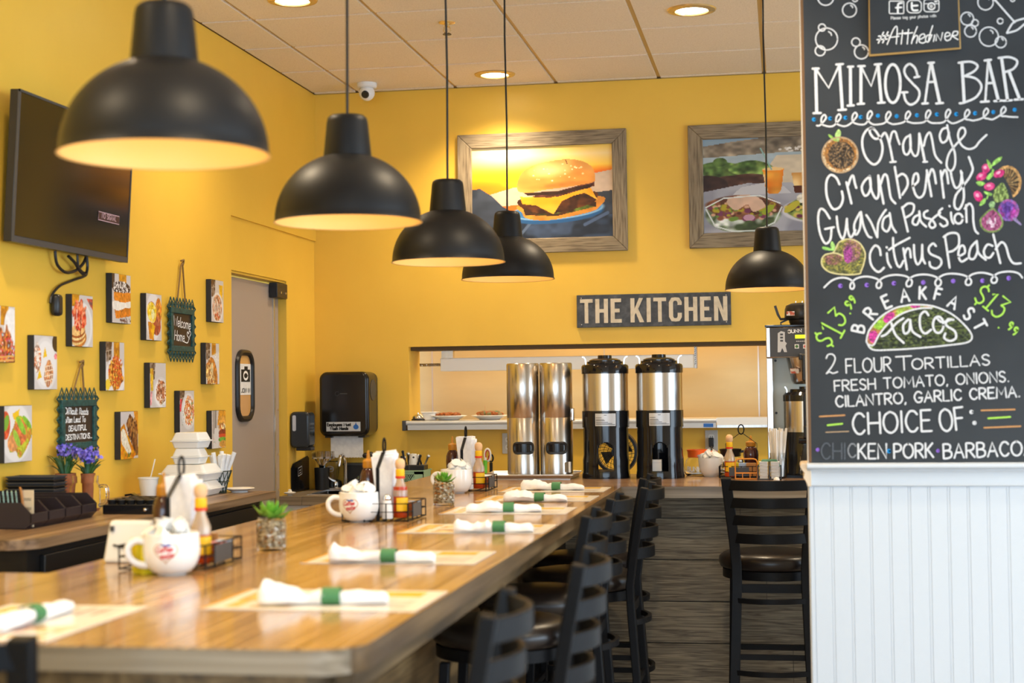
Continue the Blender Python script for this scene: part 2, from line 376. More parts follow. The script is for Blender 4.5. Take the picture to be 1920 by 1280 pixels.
G = {
 'A': (.64, '0,0 .32,1 .64,0|.13,.38 .51,.38'), 'B': (.54, '0,0 0,1|~0,1 .28,1 .46,.88 .42,.62 .2,.54 0,.53|~0,.53 .3,.53 .52,.4 .5,.12 .25,0 0,0'),
 'C': (.6, '~.58,.82 .42,.98 .2,.95 .03,.65 .03,.35 .2,.05 .42,.02 .58,.18'), 'D': (.6, '0,0 0,1|~0,1 .3,.97 .56,.72 .56,.3 .3,.03 0,0'),
 'E': (.5, '0,0 0,1|0,1 .48,1|0,.52 .4,.52|0,0 .5,0'), 'F': (.48, '0,0 0,1|0,1 .48,1|0,.52 .4,.52'),
 'G': (.64, '~.6,.82 .42,.98 .2,.95 .03,.65 .03,.35 .2,.05 .42,.02 .58,.16 .62,.42|.36,.42 .66,.42'), 'H': (.58, '0,0 0,1|.58,0 .58,1|0,.5 .58,.5'),
 'I': (.06, '.03,0 .03,1'), 'J': (.4, '~.4,1 .4,.25 .25,0 .05,.08 0,.25'), 'K': (.55, '0,0 0,1|.5,1 .02,.45|.14,.56 .55,0'), 'L': (.46, '0,1 0,0 .46,0'),
 'M': (.78, '0,0 .06,1 .39,.3 .72,1 .78,0'), 'N': (.58, '0,0 0,1 .58,0 .58,1'), 'O': (.7, '~.35,1 .1,.85 0,.5 .1,.15 .35,0 .6,.15 .7,.5 .6,.85 .35,1'),
 'P': (.5, '0,0 0,1|~0,1 .3,1 .5,.85 .48,.6 .3,.48 0,.47'), 'R': (.55, '0,0 0,1|~0,1 .3,1 .5,.85 .46,.6 .28,.5 0,.48|.2,.49 .55,0'),
 'S': (.5, '~.47,.85 .34,.98 .15,.97 .03,.8 .1,.6 .35,.45 .48,.27 .4,.06 .22,0 .02,.14'), 'T': (.6, '0,1 .6,1|.3,1 .3,0'),
 'U': (.56, '~0,1 0,.3 .1,.05 .28,0 .46,.05 .56,.3 .56,1'), 'V': (.6, '0,1 .3,0 .6,1'), 'W': (.85, '0,1 .2,0 .42,.8 .64,0 .85,1'), 'X': (.55, '0,0 .55,1|0,1 .55,0'),
 'Y': (.56, '0,1 .28,.5 .56,1|.28,.5 .28,0'), 'Z': (.55, '0,1 .55,1 0,0 .55,0'),
 'a': (.46, '~.42,.5 .25,.6 .06,.5 0,.28 .08,.05 .25,.03 .42,.3|~.42,.58 .42,.15 .5,0'), 'b': (.44, '0,1 0,0|~0,.4 .2,.6 .42,.48 .42,.14 .2,0 0,.15'),
 'c': (.4, '~.38,.5 .22,.6 .04,.48 0,.25 .1,.03 .25,0 .4,.12'), 'd': (.46, '~.42,.5 .25,.6 .06,.5 0,.28 .08,.05 .25,.03 .42,.3|~.44,1 .43,.2 .5,0'),
 'e': (.42, '~.02,.3 .38,.34 .36,.55 .2,.6 .03,.45 .02,.15 .18,0 .42,.14'), 'f': (.3, '~.34,.92 .2,1 .1,.85 .1,0|0,.58 .28,.58'),
 'g': (.44, '~.4,.5 .25,.6 .06,.5 0,.3 .1,.08 .25,.06 .4,.3|~.42,.58 .42,-.2 .25,-.4 .05,-.3'), 'h': (.42, '0,1 0,0|~0,.4 .18,.6 .36,.5 .4,0'),
 'i': (.08, '.04,.58 .04,0|.04,.8 .05,.83'), 'l': (.1, '~.04,1 .04,.1 .14,0'), 'm': (.66, '0,.58 0,0|~0,.4 .14,.6 .28,.5 .3,0|~.3,.4 .46,.6 .6,.5 .64,0'),
 'n': (.4, '0,.58 0,0|~0,.4 .18,.6 .34,.5 .38,0'), 'o': (.42, '~.21,.6 .04,.48 0,.28 .06,.06 .21,0 .36,.08 .42,.3 .36,.5 .21,.6'),
 'p': (.44, '0,.58 0,-.4|~0,.4 .2,.6 .42,.48 .42,.14 .2,0 0,.15'), 'r': (.3, '0,.58 0,0|~0,.38 .14,.58 .3,.55'), 's': (.34, '~.32,.5 .18,.6 .03,.5 .08,.35 .28,.25 .32,.1 .18,0 0,.08'),
 't': (.3, '~.12,.9 .12,.12 .2,0 .32,.06|0,.58 .3,.58'), 'u': (.42, '~0,.58 0,.15 .12,0 .28,.06 .38,.3|~.4,.58 .4,.12 .46,0'), 'v': (.4, '0,.58 .2,0 .4,.58'),
 'w': (.6, '0,.58 .14,0 .3,.5 .46,0 .6,.58'), 'y': (.42, '~0,.58 .03,.2 .2,.08 .38,.3|~.42,.58 .4,-.15 .22,-.4 .04,-.3'),
 '1': (.36, '0,.8 .18,1 .18,0|0,0 .36,0'), '2': (.5, '~.03,.78 .12,.97 .34,.97 .44,.75 .3,.4 0,0|~0,0 .15,.08 .3,0 .52,.06'), '3': (.5, '0,1 .46,1 .2,.6|~.2,.6 .42,.58 .5,.32 .38,.05 .15,0 0,.14'),
 '9': (.45, '~.43,.78 .3,.98 .1,.94 .03,.72 .16,.52 .36,.60 .43,.80 .43,.45 .38,.2 .28,0'), '$': (.5, '~.47,.85 .34,.98 .15,.97 .03,.8 .1,.6 .35,.45 .48,.27 .4,.06 .22,0 .02,.14|.3,1.15 .26,.97|.22,0 .2,-.16'),
 '#': (.6, '.12,0 .25,1|.36,0 .49,1|.02,.65 .6,.65|0,.33 .57,.33'), '.': (.12, '.04,.02 .07,.04'), ',': (.12, '.08,.05 .03,-.12'), ':': (.12, '.05,.1 .06,.13|.05,.6 .06,.63'), ' ': (.34, ''), '-': (.4, '.05,.45 .38,.45'), "'": (.1, '.05,1 .05,.8'),
}
def text_lines(s, gap=.17, slant=0.0):
    """strokes of a string in cap-height units, and its width"""
    x = 0; out = []
    for ch in s:
        w, d = G[ch]
        if d:
            for st in strokes(d): out.append([(px + x + slant * py, py) for px, py in st])
        x += w + gap
    return out, x - gap
STROKE = [0]
def ribbon(mb, pts, w, put, m=0, caps=True):
    """flat stroke of width w along 2-D pts; put(x, y) -> 3-D point of the surface"""
    STROKE[0] += 1
    q = [pts[0]]
    for p in pts[1:]:
        if math.hypot(p[0] - q[-1][0], p[1] - q[-1][1]) > 1e-6: q.append(p)
    if len(q) == 1: q.append((q[0][0] + w * .05, q[0][1]))
    P = np.array(q, float); T = np.gradient(P, axis=0); L = np.hypot(T[:, 0], T[:, 1]); L[L == 0] = 1; T /= L[:, None]
    N = np.stack([-T[:, 1], T[:, 0]], 1) * (w / 2)
    if caps:
        P = np.vstack([P[0] - T[0] * w * .4, P, P[-1] + T[-1] * w * .4]); N = np.vstack([N[0] * .45, N, N[-1] * .45])
    a = P + N; b = P - N; k = len(P)
    vs = [put(*p) for p in a] + [put(*p) for p in b]
    mb.add(vs, [(i, i + 1, k + i + 1, k + i) for i in range(k - 1)], m)
def write(mb, s, put, x0, y0, x1, y1, h, w, m=0, slant=0.0, gap=.17):
    """write s from (x0,y0) to (x1,y1) (baseline, any 2-D surface units, y up), cap height h, stroke width w"""
    ls, tw = text_lines(s, gap, slant); ux, uy = (x1 - x0) / tw, (y1 - y0) / tw
    n = math.hypot(ux, uy); vx, vy = -uy / n * h, ux / n * h
    for st in ls: ribbon(mb, [(x0 + ux * a + vx * b, y0 + uy * a + vy * b) for a, b in st], w, put, m)

# ------------------------------------------------------------------ printed pictures: a fine grid of coloured cells
class Pic:
    def __init__(s, w, h, bg, seed=1):
        s.w, s.h = w, h; s.rng = np.random.RandomState(seed)
        s.X, s.Y = np.meshgrid((np.arange(w) + .5) / w, (np.arange(h) + .5) / h)
        s.asp = w / h; s.a = np.ones((h, w, 3)) * (np.array(s.c(bg)) if not callable(bg) else 0); s.al = np.ones((h, w))
    def c(s, c): return [int(c[i:i + 2], 16) / 255 for i in (0, 2, 4)]
    def noise(s, k):
        g = s.rng.rand(k + 2, k + 2); x = s.X * k; y = s.Y * k; i = x.astype(int); j = y.astype(int); u = x - i; v = y - j
        u = u * u * (3 - 2 * u); v = v * v * (3 - 2 * v)
        return (g[j, i] * (1 - u) + g[j, i + 1] * u) * (1 - v) + (g[j + 1, i] * (1 - u) + g[j + 1, i + 1] * u) * v
    def put(s, mask, col, n=0.0, k=14, col2=None):
        col = np.array(s.c(col)) * np.ones((s.h, s.w, 3))
        if col2 is not None:
            t = np.clip((s.noise(k) - .35) / .3, 0, 1)[..., None]; col = col * (1 - t) + np.array(s.c(col2)) * t
        if n: col = col * (1 + n * (s.noise(k) + s.noise(k * 2) - 1)[..., None])
        mk = np.clip(mask, 0, 1)[..., None]; s.a = s.a * (1 - mk) + np.clip(col, 0, 1) * mk; return s
    def em(s, cx, cy_, rx, ry, rot=0, soft=.06, wob=0):
        dx = (s.X - cx); dy = (s.Y - cy_); c, q = math.cos(rot), math.sin(rot)
        d = np.hypot((dx * c + dy * q) / rx, (-dx * q + dy * c) / ry)
        if wob: d = d * (1 + wob * (s.noise(9) - .5))
        return (1 - d) / soft
    def ell(s, cx, cy_, rx, ry, col, rot=0, soft=.08, n=0, k=14, col2=None, wob=0): return s.put(s.em(cx, cy_, rx, ry, rot, soft, wob), col, n, k, col2)
    def pm(s, pts):
        ins = np.zeros((s.h, s.w), bool); n = len(pts)
        for i in range(n):
            (x0, y0), (x1, y1) = pts[i], pts[(i + 1) % n]
            if y0 == y1: continue
            c = ((y0 > s.Y) != (y1 > s.Y)) & (s.X < (x1 - x0) * (s.Y - y0) / (y1 - y0) + x0); ins ^= c
        return ins.astype(float)
    def pol(s, pts, col, n=0, k=14, col2=None, smooth=False):
        if isinstance(pts, str): pts = [tuple(float(v) for v in t.split(',')) for t in pts.split()]
        return s.put(s.pm(crom(pts, 6, True) if smooth else pts), col, n, k, col2)
    def grad(s, stops):
        ys = [t for t, _ in stops]; cs = np.array([s.c(c) for _, c in stops])
        for q in range(3): s.a[..., q] = np.interp(s.Y, ys, cs[:, q])
        return s
    def bits(s, cx, cy_, rx, ry, cols, num, size, inside=None, asp=1.6):
        for i in range(num):
            t = s.rng.rand() * 6.283; r = math.sqrt(s.rng.rand())
            x, y = cx + rx * r * math.cos(t), cy_ + ry * r * math.sin(t)
            k = size * (.6 + .8 * s.rng.rand())
            s.ell(x, y, k, k * s.asp / asp, cols[s.rng.randint(len(cols))], s.rng.rand() * 3.1, .4)
        return s
    def line(s, pts, col, w):
        if isinstance(pts, str): pts = [tuple(float(v) for v in t.split(',')) for t in pts.split()]
        for (x0, y0), (x1, y1) in zip(pts, pts[1:]):
            dx, dy = x1 - x0, (y1 - y0) / s.asp; L = dx * dx + dy * dy + 1e-9
            t = np.clip(((s.X - x0) * dx + (s.Y - y0) / s.asp * dy) / L, 0, 1)
            d = np.hypot(s.X - x0 - t * dx, (s.Y - y0) / s.asp - t * dy); s.put((w - d) / (w * .35), col)
        return s
    def mesh(s, name, put, mat='print', alpha=None, parent=None):
        """put(u, v) -> 3-D point, v downwards; alpha mask drops cells"""
        w, h = s.w, s.h; U = np.linspace(0, 1, w + 1); V = np.linspace(0, 1, h + 1)
        p00, p10, p01 = Vector(put(0, 0)), Vector(put(1, 0)), Vector(put(0, 1))
        uu, vv = np.meshgrid(U, V); A = np.array(p00); B = np.array(p10 - p00); C = np.array(p01 - p00)
        vs = (A + uu[..., None] * B + vv[..., None] * C).reshape(-1, 3)
        i = np.arange(w * h); r = i // w; c = i % w; b = r * (w + 1) + c
        fs = np.stack([b + w + 1, b + w + 2, b + 1, b], 1); keep = np.ones(w * h, bool) if alpha is None else (alpha.reshape(-1) > .5)
        fs = fs[keep]; col = s.a.reshape(-1, 3)[keep]
        used = np.unique(fs); remap = np.zeros(len(vs), int); remap[used] = np.arange(len(used)); fs = remap[fs]; vs = vs[used]
        me = bpy.data.meshes.new(name); nf = len(fs)
        me.vertices.add(len(vs)); me.vertices.foreach_set('co', vs.ravel()); me.loops.add(nf * 4); me.loops.foreach_set('vertex_index', fs.ravel().astype(np.int32))
        me.polygons.add(nf); me.polygons.foreach_set('loop_start', np.arange(0, nf * 4, 4, dtype=np.int32)); me.polygons.foreach_set('loop_total', np.full(nf, 4, dtype=np.int32))
        me.update(calc_edges=True); me.validate()
        at = me.attributes.new('Col', 'FLOAT_COLOR', 'CORNER')
        l = np.where(col <= .04045, col / 12.92, ((col + .055) / 1.055) ** 2.4); l = np.concatenate([l, np.ones((nf, 1))], 1)
        at.data.foreach_set('color', np.repeat(l, 4, axis=0).ravel().astype(np.float32))
        me.materials.append(M[mat]); o = bpy.data.objects.new(name, me); COL.objects.link(o)
        if parent: o.parent = parent
        return o
# ------------------------------------------------------------------ the setting
XL, YB = -2.75, 8.85
structure(MB().box(-3.7, 5.3, -3.8, 11.0, -0.1, 0).build('floor', 'floor'))
# ceiling: suspended tiles dropped a little below a yellowed grid
mb = MB().box(-2.95, 5.3, -3.8, 9.2, CEIL + .012, CEIL + .12, 1)
gx = [-2.75] + [-2.48 + .6 * k for k in range(14)]; gy = [8.85] + [8.79 - .6 * k for k in range(21)]
for a, b in zip(gx, gx[1:]):
    for c, d in zip(gy, gy[1:]):
        mb.box(a + .012, b - .012, d + .013, c - .013, CEIL, CEIL + .013, 0)
structure(mb.build('ceiling', ['tile', 'tbar']))
# left wall with the swing-door opening; slightly set back from the door to the corner
DY0, DY1, DZ = 7.41, 8.32, 2.125
mb = MB().box(XL - .15, XL, -3.8, DY0, 0, CEIL).box(XL - .15, XL, DY0, YB + .0, 2.40, CEIL)
mb.box(XL - .15, XL - .012, DY0, DY1, DZ, 2.40).box(XL - .15, XL - .012, DY1, YB, 0, 2.40)
structure(mb.build('wall_left', 'wall'))
# back wall with the serving hatch
HX0, HX1, HZ0, HZ1 = -2.185, 0.45, 1.275, 1.757
mb = MB().box(XL - .15, HX0, YB, YB + .28, 0, CEIL).box(HX1, 5.3, YB, YB + .28, 0, CEIL)
mb.box(HX0, HX1, YB, YB + .28, 0, HZ0).box(HX0, HX1, YB, YB + .28, HZ1, CEIL)
structure(mb.build('wall_back', 'wall'))
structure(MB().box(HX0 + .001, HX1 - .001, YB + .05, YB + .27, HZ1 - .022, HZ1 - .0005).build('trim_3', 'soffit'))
# the cooking line behind the hatch
mb = MB().box(-3.6, 1.6, 10.4, 10.5, 0, 2.9)
for sx in (-2.40, -1.2, -0.165): mb.box(sx - .004, sx + .004, 10.396, 10.4, 0, 2.9, 1)
structure(mb.build('wall_kitchen', ['ktile', 'alu']))
structure(MB().box(-3.6, 1.6, YB + .28, 10.5, 2.9, 3.0).box(-3.7, -3.6, YB + .28, 10.5, 0, 3).box(1.6, 1.7, YB + .28, 10.5, 0, 3).build('wall_kitchen_side', 'ktile'))
# shop-front walls behind and to the right of the camera, mostly window
def winwall(name, along, fixed, a0, a1, n):
    mb = MB()
    def bx(p, q, z0, z1, t=.06):
        if along == 'x': mb.box(p, q, fixed - t, fixed + t, z0, z1)
        else: mb.box(fixed - t, fixed + t, p, q, z0, z1)
    bx(a0, a1, 0, .45, .08); bx(a0, a1, 2.95, CEIL, .08)
    for k in range(n + 1):
        p = a0 + (a1 - a0) * k / n; bx(p - .07, p + .07, .45, 2.95)
    return structure(mb.build(name, 'white'))
winwall('wall_front', 'x', -3.7, -2.75, 5.2, 6)
winwall('wall_side', 'y', 5.2, -3.7, 8.85, 8)

# partition on the right: beadboard below, chalkboard above
PX0, PYF = 0.074, 5.2
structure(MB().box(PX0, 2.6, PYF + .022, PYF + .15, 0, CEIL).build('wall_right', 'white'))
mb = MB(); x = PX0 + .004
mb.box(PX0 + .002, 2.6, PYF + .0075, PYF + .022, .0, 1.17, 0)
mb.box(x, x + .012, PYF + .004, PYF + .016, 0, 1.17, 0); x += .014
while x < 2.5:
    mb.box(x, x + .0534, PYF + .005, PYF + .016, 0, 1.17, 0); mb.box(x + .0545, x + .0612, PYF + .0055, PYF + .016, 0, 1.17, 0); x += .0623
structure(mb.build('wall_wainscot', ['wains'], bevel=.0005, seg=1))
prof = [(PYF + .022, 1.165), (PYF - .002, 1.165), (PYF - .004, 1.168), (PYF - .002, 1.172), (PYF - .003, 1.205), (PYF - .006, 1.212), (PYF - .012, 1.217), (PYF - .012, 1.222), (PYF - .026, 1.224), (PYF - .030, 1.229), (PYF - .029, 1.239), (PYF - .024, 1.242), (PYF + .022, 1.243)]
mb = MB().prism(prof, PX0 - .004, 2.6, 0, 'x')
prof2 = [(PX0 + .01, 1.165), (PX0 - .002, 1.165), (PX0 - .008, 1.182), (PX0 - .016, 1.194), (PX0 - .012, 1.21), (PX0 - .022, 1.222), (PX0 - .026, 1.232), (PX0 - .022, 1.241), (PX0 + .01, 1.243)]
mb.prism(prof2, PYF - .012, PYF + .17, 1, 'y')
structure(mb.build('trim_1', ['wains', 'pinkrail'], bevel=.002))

# swing door: structure with its own parts
XD = XL - .055
dr = thing('door_1', 'grey swing door with a slim rounded window in the left wall', 'door', (XD, DY0, 0)); dr['kind'] = 'structure'
MB().box(-.045, 0, .005, .80, .01, 2.10).build('door_leaf', 'grey', dr, bevel=.003)
MB().box(-.045, .004, .802, .822, .01, 2.10).build('edge_strip', 'alu', dr)
mb = MB().box(-.045, .0, .824, .895, .01, 2.10)
o = mb.build('door_stile', 'grey', dr, bevel=.002)
m2 = MB()
for z in (.95, 1.15, 1.4, 1.65): m2.at((.001, .868, z), (0, math.pi / 2, 0)).cyl((0, 0, 0), .006, .003, 10)
m2.build('screw', 'chrome', o)
a, b = PX(441, 720, XD), PX(472, 720, XD); zt, zb = PX(456, 656, XD).z, PX(458, 790, XD).z
ya, yb = a.y - DY0, b.y - DY0
def rrect(x0, x1, z0, z1, r, n=6):
    out = []
    for cx_, cz_, a0 in ((x1 - r, z1 - r, 0), (x0 + r, z1 - r, 90), (x0 + r, z0 + r, 180), (x1 - r, z0 + r, 270)):
        for k in range(n + 1):
            t = math.radians(a0 + 90 * k / n); out.append((cx_ + r * math.cos(t), cz_ + r * math.sin(t)))
    return out
ring = [(.006, p, q) for p, q in rrect(ya + .014, yb - .014, zb + .014, zt - .014, .07)]
MB().tube(ring, .016, 8, closed=True).build('window_gasket', 'black', dr)
MB().prism(rrect(ya + .012, yb - .012, zb + .012, zt - .012, .07), .001, .004, 0, 'x').build('window_pane', 'doorglass', dr)
sy0, sy1 = PX(447, 710, XD).y - DY0, PX(470, 710, XD).y - DY0; s0, s1 = PX(458, 740, XD).z, PX(458, 682, XD).z
st = MB().box(.0045, .0055, sy0, sy1, s0, s1).build('sticker', 'paper', dr)
mb = MB(); yc = (sy0 + sy1) / 2; hw = (sy1 - sy0) / 2
zc = s0 + (s1 - s0) * .62; hh = (s1 - s0) * .20
mb.box(.0056, .0062, yc - hw * .72, yc + hw * .72, zc - hh, zc + hh); mb.box(.0056, .0062, yc - hw * .2, yc + hw * .35, zc + hh, zc + hh * 1.5)
mb.build('camera_icon', 'black_ink', st)
mb = MB(); ribbon(mb, circ(yc, zc, hw * .34, hh * .6), .012, lambda p, q: (.0066, p, q)); write(mb, 'JOIN IN', lambda p, q: (.0062, p, q), yc - hw * .7, s0 + .012, yc + hw * .7, s0 + .012, .022, .005, 1)
mb.build('icon_lens', ['white_ink', 'darkgrey'], st)
a, b = PX(510, 533, XD + .02), PX(536, 562, XD + .02)
cl = MB().box(.002, .05, a.y - DY0, .91, b.z, a.z + .01).build('hinge_box', 'black', dr, bevel=.003)
m2 = MB()
for k in (.35, .8): m2.at((.05, a.y - DY0 + (.91 - a.y + DY0) * k, b.z + .03), (0, math.pi / 2, 0)).cyl((0, 0, 0), .007, .003, 10)
m2.build('screw', 'chrome', cl)
structure(MB().box(XL - .14, XL - .02, DY0 + .003, DY1 - .003, DZ - .012, DZ - .001).build('trim_2', 'wall'))

# ------------------------------------------------------------------ counters
BT = 1.07
def arc(cx_, cy2, r, a0, a1, n=7): return [(cx_ + r * math.cos(math.radians(a0 + (a1 - a0) * k / n)), cy2 + r * math.sin(math.radians(a0 + (a1 - a0) * k / n))) for k in range(n + 1)]
BX0, BX1, BY0, BY1, BYE = -1.757, -0.705, 2.475, 3.47, 6.685
bar = thing('bar_counter', 'long wood laminate dining bar with a rounded near corner, set with placemats', 'counter', (-1.2, 2.6, 0))
off = Vector((1.2, -2.6))
outl = [(-2.744, BY0)] + arc(BX1 - .09, BY0 + .09, .09, -90, 0) + [(BX1, BYE), (BX0, BYE), (BX0, BY1), (-2.744, BY1)]
outl = [(x + off.x, y + off.y) for x, y in outl]
mb = MB().prism(outl, BT - .036, BT - .0015, 0); MB_top = MB().prism(outl, BT - .0015, BT, 0)
# countertop: laminate top sheet and a paler edge band
top = MB()
top.prism(outl, BT - .002, BT, 0); top.prism([(x, y) for x, y in outl], BT - .044, BT - .002, 1)
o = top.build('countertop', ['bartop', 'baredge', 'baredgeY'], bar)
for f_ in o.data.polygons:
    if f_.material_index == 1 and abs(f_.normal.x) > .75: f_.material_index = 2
mb = MB().box(-1.32 + off.x, -1.10 + off.x, 2.80 + off.y, BYE + off.y, 0, BT - .04).box(-2.744 + off.x, -1.10 + off.x, 2.80 + off.y, 3.3 + off.y, 0, BT - .04)
mb.build('base_panel', 'plankY', bar)
MB().box(-2.744 + off.x, BX1 - .10 + off.x, BY0 + .04 + off.y, 2.80 + off.y, BT - .11, BT - .044).box(-1.10 + off.x, BX1 - .06 + off.x, BY0 + .2 + off.y, BYE + off.y, BT - .11, BT - .044).build('apron', 'plankY', bar)
ret = thing('return_counter', 'far counter clad in grey brown planks, carrying the coffee urns', 'counter', (0, 7.1, 0))
rl = [(BX0, BYE + .001), (2.2, BYE + .001), (2.2, 7.66), (BX0, 7.66)]
mb = MB().prism([(x, y - 7.1) for x, y in rl], BT - .002, BT, 0).prism([(x, y - 7.1) for x, y in rl], BT - .05, BT - .002, 1)
mb.build('countertop', ['rettop', 'baredge'], ret)
mb = MB(); z = 0.0
mb.box(-.98, 2.2, -.22, .5, 0, BT - .05, 1)
k = 0
while z < BT - .06:
    h = min(.182, BT - .052 - z)
    xs = [-.98, -.2 + .55 * ((k * 37) % 5) / 5, 1.1 + .3 * (k % 2), 2.2]
    for a, b in zip(xs, xs[1:]): mb.box(a + .001, b - .001, -.235, -.22, z + .001, z + h - .002, 0)
    z += .184; k += 1
mb.build('front_cladding', ['plank', 'plankgap'], ret)
# back counter along the left wall
CT = 1.07
bc = thing('back_counter', 'narrow wood-topped service counter with black cabinets along the left wall', 'counter', (-2.5, 5.4, 0))
ed = -2.205
cl_ = [(XL + .002, 4.24)] + [(x, y) for x, y in arc(ed - .09, 4.24 + .09, .09, -90, 0)] + [(ed + .02, 6.42), (XL + .002, 6.42)]
cl_ = [(x + 2.5, y - 5.4) for x, y in cl_]
mb = MB().prism(cl_, CT - .003, CT, 0).prism(cl_, CT - .032, CT - .003, 1); mb.build('countertop', ['counter', 'counter'], bc, bevel=.003)
mb = MB().box(XL + .004 + 2.5, ed - .03 + 2.5, 4.28 - 5.4, 6.38 - 5.4, 0, CT - .032)
o = mb.build('cabinet', 'blackcab', bc)
for k in range(3):
    y0 = 4.36 - 5.4 + .67 * k
    d = MB().box(ed - .03 + 2.5, ed - .012 + 2.5, y0, y0 + .65, .08, CT - .055).build('door', 'blackcab', bc, bevel=.003)
    MB().tube([(ed - .012 + 2.5, y0 + .1, CT - .13), (ed + .012 + 2.5, y0 + .1, CT - .13), (ed + .012 + 2.5, y0 + .22, CT - .13), (ed - .012 + 2.5, y0 + .22, CT - .13)], .005, 6).build('handle', 'black', d)
# low sink counter along the back wall
sc = thing('sink_counter', 'low steel hand sink counter with wooden front edge in the far left corner', 'sink', (-2.3, 8.5, 0))
SZ = .925
mb = MB().box(XL + .0 - (-2.3), -2.62 + 2.3, 8.13 - 8.5, YB - 8.5 - .002, SZ - .05, SZ).box(-2.22 + 2.3, -.3 + 2.3, 8.13 - 8.5, YB - 8.5 - .002, SZ - .05, SZ)
mb.box(-2.62 + 2.3, -2.22 + 2.3, 8.13 - 8.5, 8.25 - 8.5, SZ - .05, SZ).box(-2.62 + 2.3, -2.22 + 2.3, 8.62 - 8.5, YB - 8.5 - .002, SZ - .05, SZ)
mb.build('countertop', 'baredge', sc, bevel=.003)
mb = MB().box(-2.63 + 2.3, -2.21 + 2.3, 8.24 - 8.5, 8.63 - 8.5, SZ - .17, SZ - .16)
for a in (-2.625, -2.222): mb.box(a + 2.3, a + 2.307, 8.24 - 8.5, 8.63 - 8.5, SZ - .16, SZ + .004)
for a in (8.243, 8.62): mb.box(-2.625 + 2.3, -2.215 + 2.3, a - 8.5, a - 8.493, SZ - .16, SZ + .004)
mb.build('basin', 'alu', sc)
MB().box(XL + 2.303, -.3 + 2.3, 8.15 - 8.5, 8.16 - 8.5, SZ - .12, SZ - .05).build('apron', 'white', sc)
MB().box(XL + 2.303, -.3 + 2.3, 8.2 - 8.5, YB - 8.502, 0, SZ - .18).build('cabinet', 'blackcab', sc)
# ------------------------------------------------------------------ pendant lamps
LG = 'black dome pendant lamps over the bar'
def make_lamp():
    t = thing('pendant_lamp', '', 'lamp', (0, 0, 0), 0, LG)
    dome = [(.203, .0)] + [(.205 * math.cos(a), .004 + .190 * math.sin(a)) for a in [math.radians(d) for d in range(0, 74, 5)]]
    inner = [(r - .004, z - .002) for r, z in dome[1:]][::-1]
    MB().lathe([(.209, -.003)] + dome[1:] + [(.056, .188)], n=56).build('shade', 'lampblack', t)
    MB().lathe([(.209, -.003), (.203, -.002)] + inner[::-1] + [(0, .180)], n=56).build('shade_lining', 'lampin', t)
    MB().lathe([(.068, .168), (.0675, .184), (.058, .280), (.055, .292), (.047, .299), (.012, .301), (0, .301)], n=40).build('lamp_neck', 'lampblack', t)
    MB().lathe([(0, .052), (.020, .058), (.030, .078), (.028, .10), (.016, .125), (.015, .16), (0, .16)], n=20).build('bulb', 'bulb', t)
    return t
lamps = [('large black pendant lamp nearest the camera at top left', 309, 289, 394), ('second black pendant lamp from the camera, just right of the nearest', 637, 416, 278),
         ('third black pendant lamp, left of the burger picture', 818, 491, 214), ('fourth black pendant lamp, hanging in front of the burger picture', 935, 523, 176),
         ('black pendant lamp hanging in front of the salad picture', 1440, 542, 157)]
lp = make_lamp()
lps = [lp] + [dup(lp) for _ in lamps[1:]]
for i, (lab, px, py, ww) in enumerate(lamps):
    d = _ray(px, py); p = EYE + d * (.418 / ww)
    if 0 < i < 4: p.x = -1.20
    if i == 4: p = EYE + d * (6.95 / d.y)
    o = lps[i]
    o.location = p; o['label'] = lab; h = CEIL - p.z
    if i == 4: o.scale = (.925,) * 3; h /= .925
    MB().tube([(0, 0, .299), (.003, 0, .3 + (h - .3) * .4), (-.002, .002, .3 + (h - .3) * .8), (0, 0, h - .02)], .0042, 8).build('cord', 'black', o)
    MB().lathe([(0, h - .028), (.03, h - .026), (.05, h - .002), (0, h - .002)]).build('ceiling_rose', 'lampblack', o)
    L = bpy.data.lights.new('lamp_glow', 'POINT'); L.energy = 0.42; L.color = (1.0, .68, .30); L.shadow_soft_size = .03
    lo = bpy.data.objects.new('lamp_glow', L); COL.objects.link(lo); lo.location = p + Vector((0, 0, .035))

# ------------------------------------------------------------------ ceiling fixtures
DLAB = ['recessed ceiling light at the top left edge, above the second lamp', 'recessed ceiling light at the top right, nearer than the wall lights', 'recessed ceiling light close to the back wall above the burger picture']
for i, (x, y) in enumerate(DOWN[:3]):
    t = thing('recessed_light', DLAB[i], 'ceiling light', (x, y, CEIL), 0, 'recessed lights in the tiled ceiling')
    MB().lathe([(.075, .004), (.080, -.010), (.112, -.006), (.118, .002)], n=40).build('trim_ring', 'trimgold', t)
    MB().lathe([(0, -.004), (.074, -.004), (.076, .003)], n=32).build('lens', 'down', t)
p = PZ(838, 42, CEIL)
t = thing('sprinkler_head', 'small brass fire sprinkler head in a ceiling tile', 'sprinkler', p)
MB().lathe([(0, -.004), (.022, -.007), (.040, -.003), (.042, .001)]).build('escutcheon', 'trimgold', t)
mb = MB().cyl((0, 0, -.022), .012, .02, 14)
for k in (-1, 1): mb.tube([(k * .012, 0, -.02), (k * .018, 0, -.04), (k * .006, 0, -.055)], .003, 6)
mb.build('frame', 'trimgold', t)
mb = MB().lathe([(0, -.055), (.02, -.056), (.022, -.060), (0, -.062)], n=18); mb.build('deflector', 'black', t)
p = PZ(688, 156, CEIL); 
t = thing('security_camera', 'small white dome security camera on the ceiling by the back corner', 'camera', (p.x, p.y, CEIL))
MB().lathe([(0, -.001), (.058, -.001), (.058, -.022), (.05, -.03), (0, -.03)]).build('mount', 'white', t)
MB().ball((0, -.004, -.058), .046, 16).build('camera_head', 'white', t)
e = MB(); e.at((0, -.038, -.072), (math.radians(110), 0, 0)).lathe([(0, .018), (.017, .018), (.022, .008), (.024, -.004), (0, -.004)], n=22); e.build('lens', 'black', t)

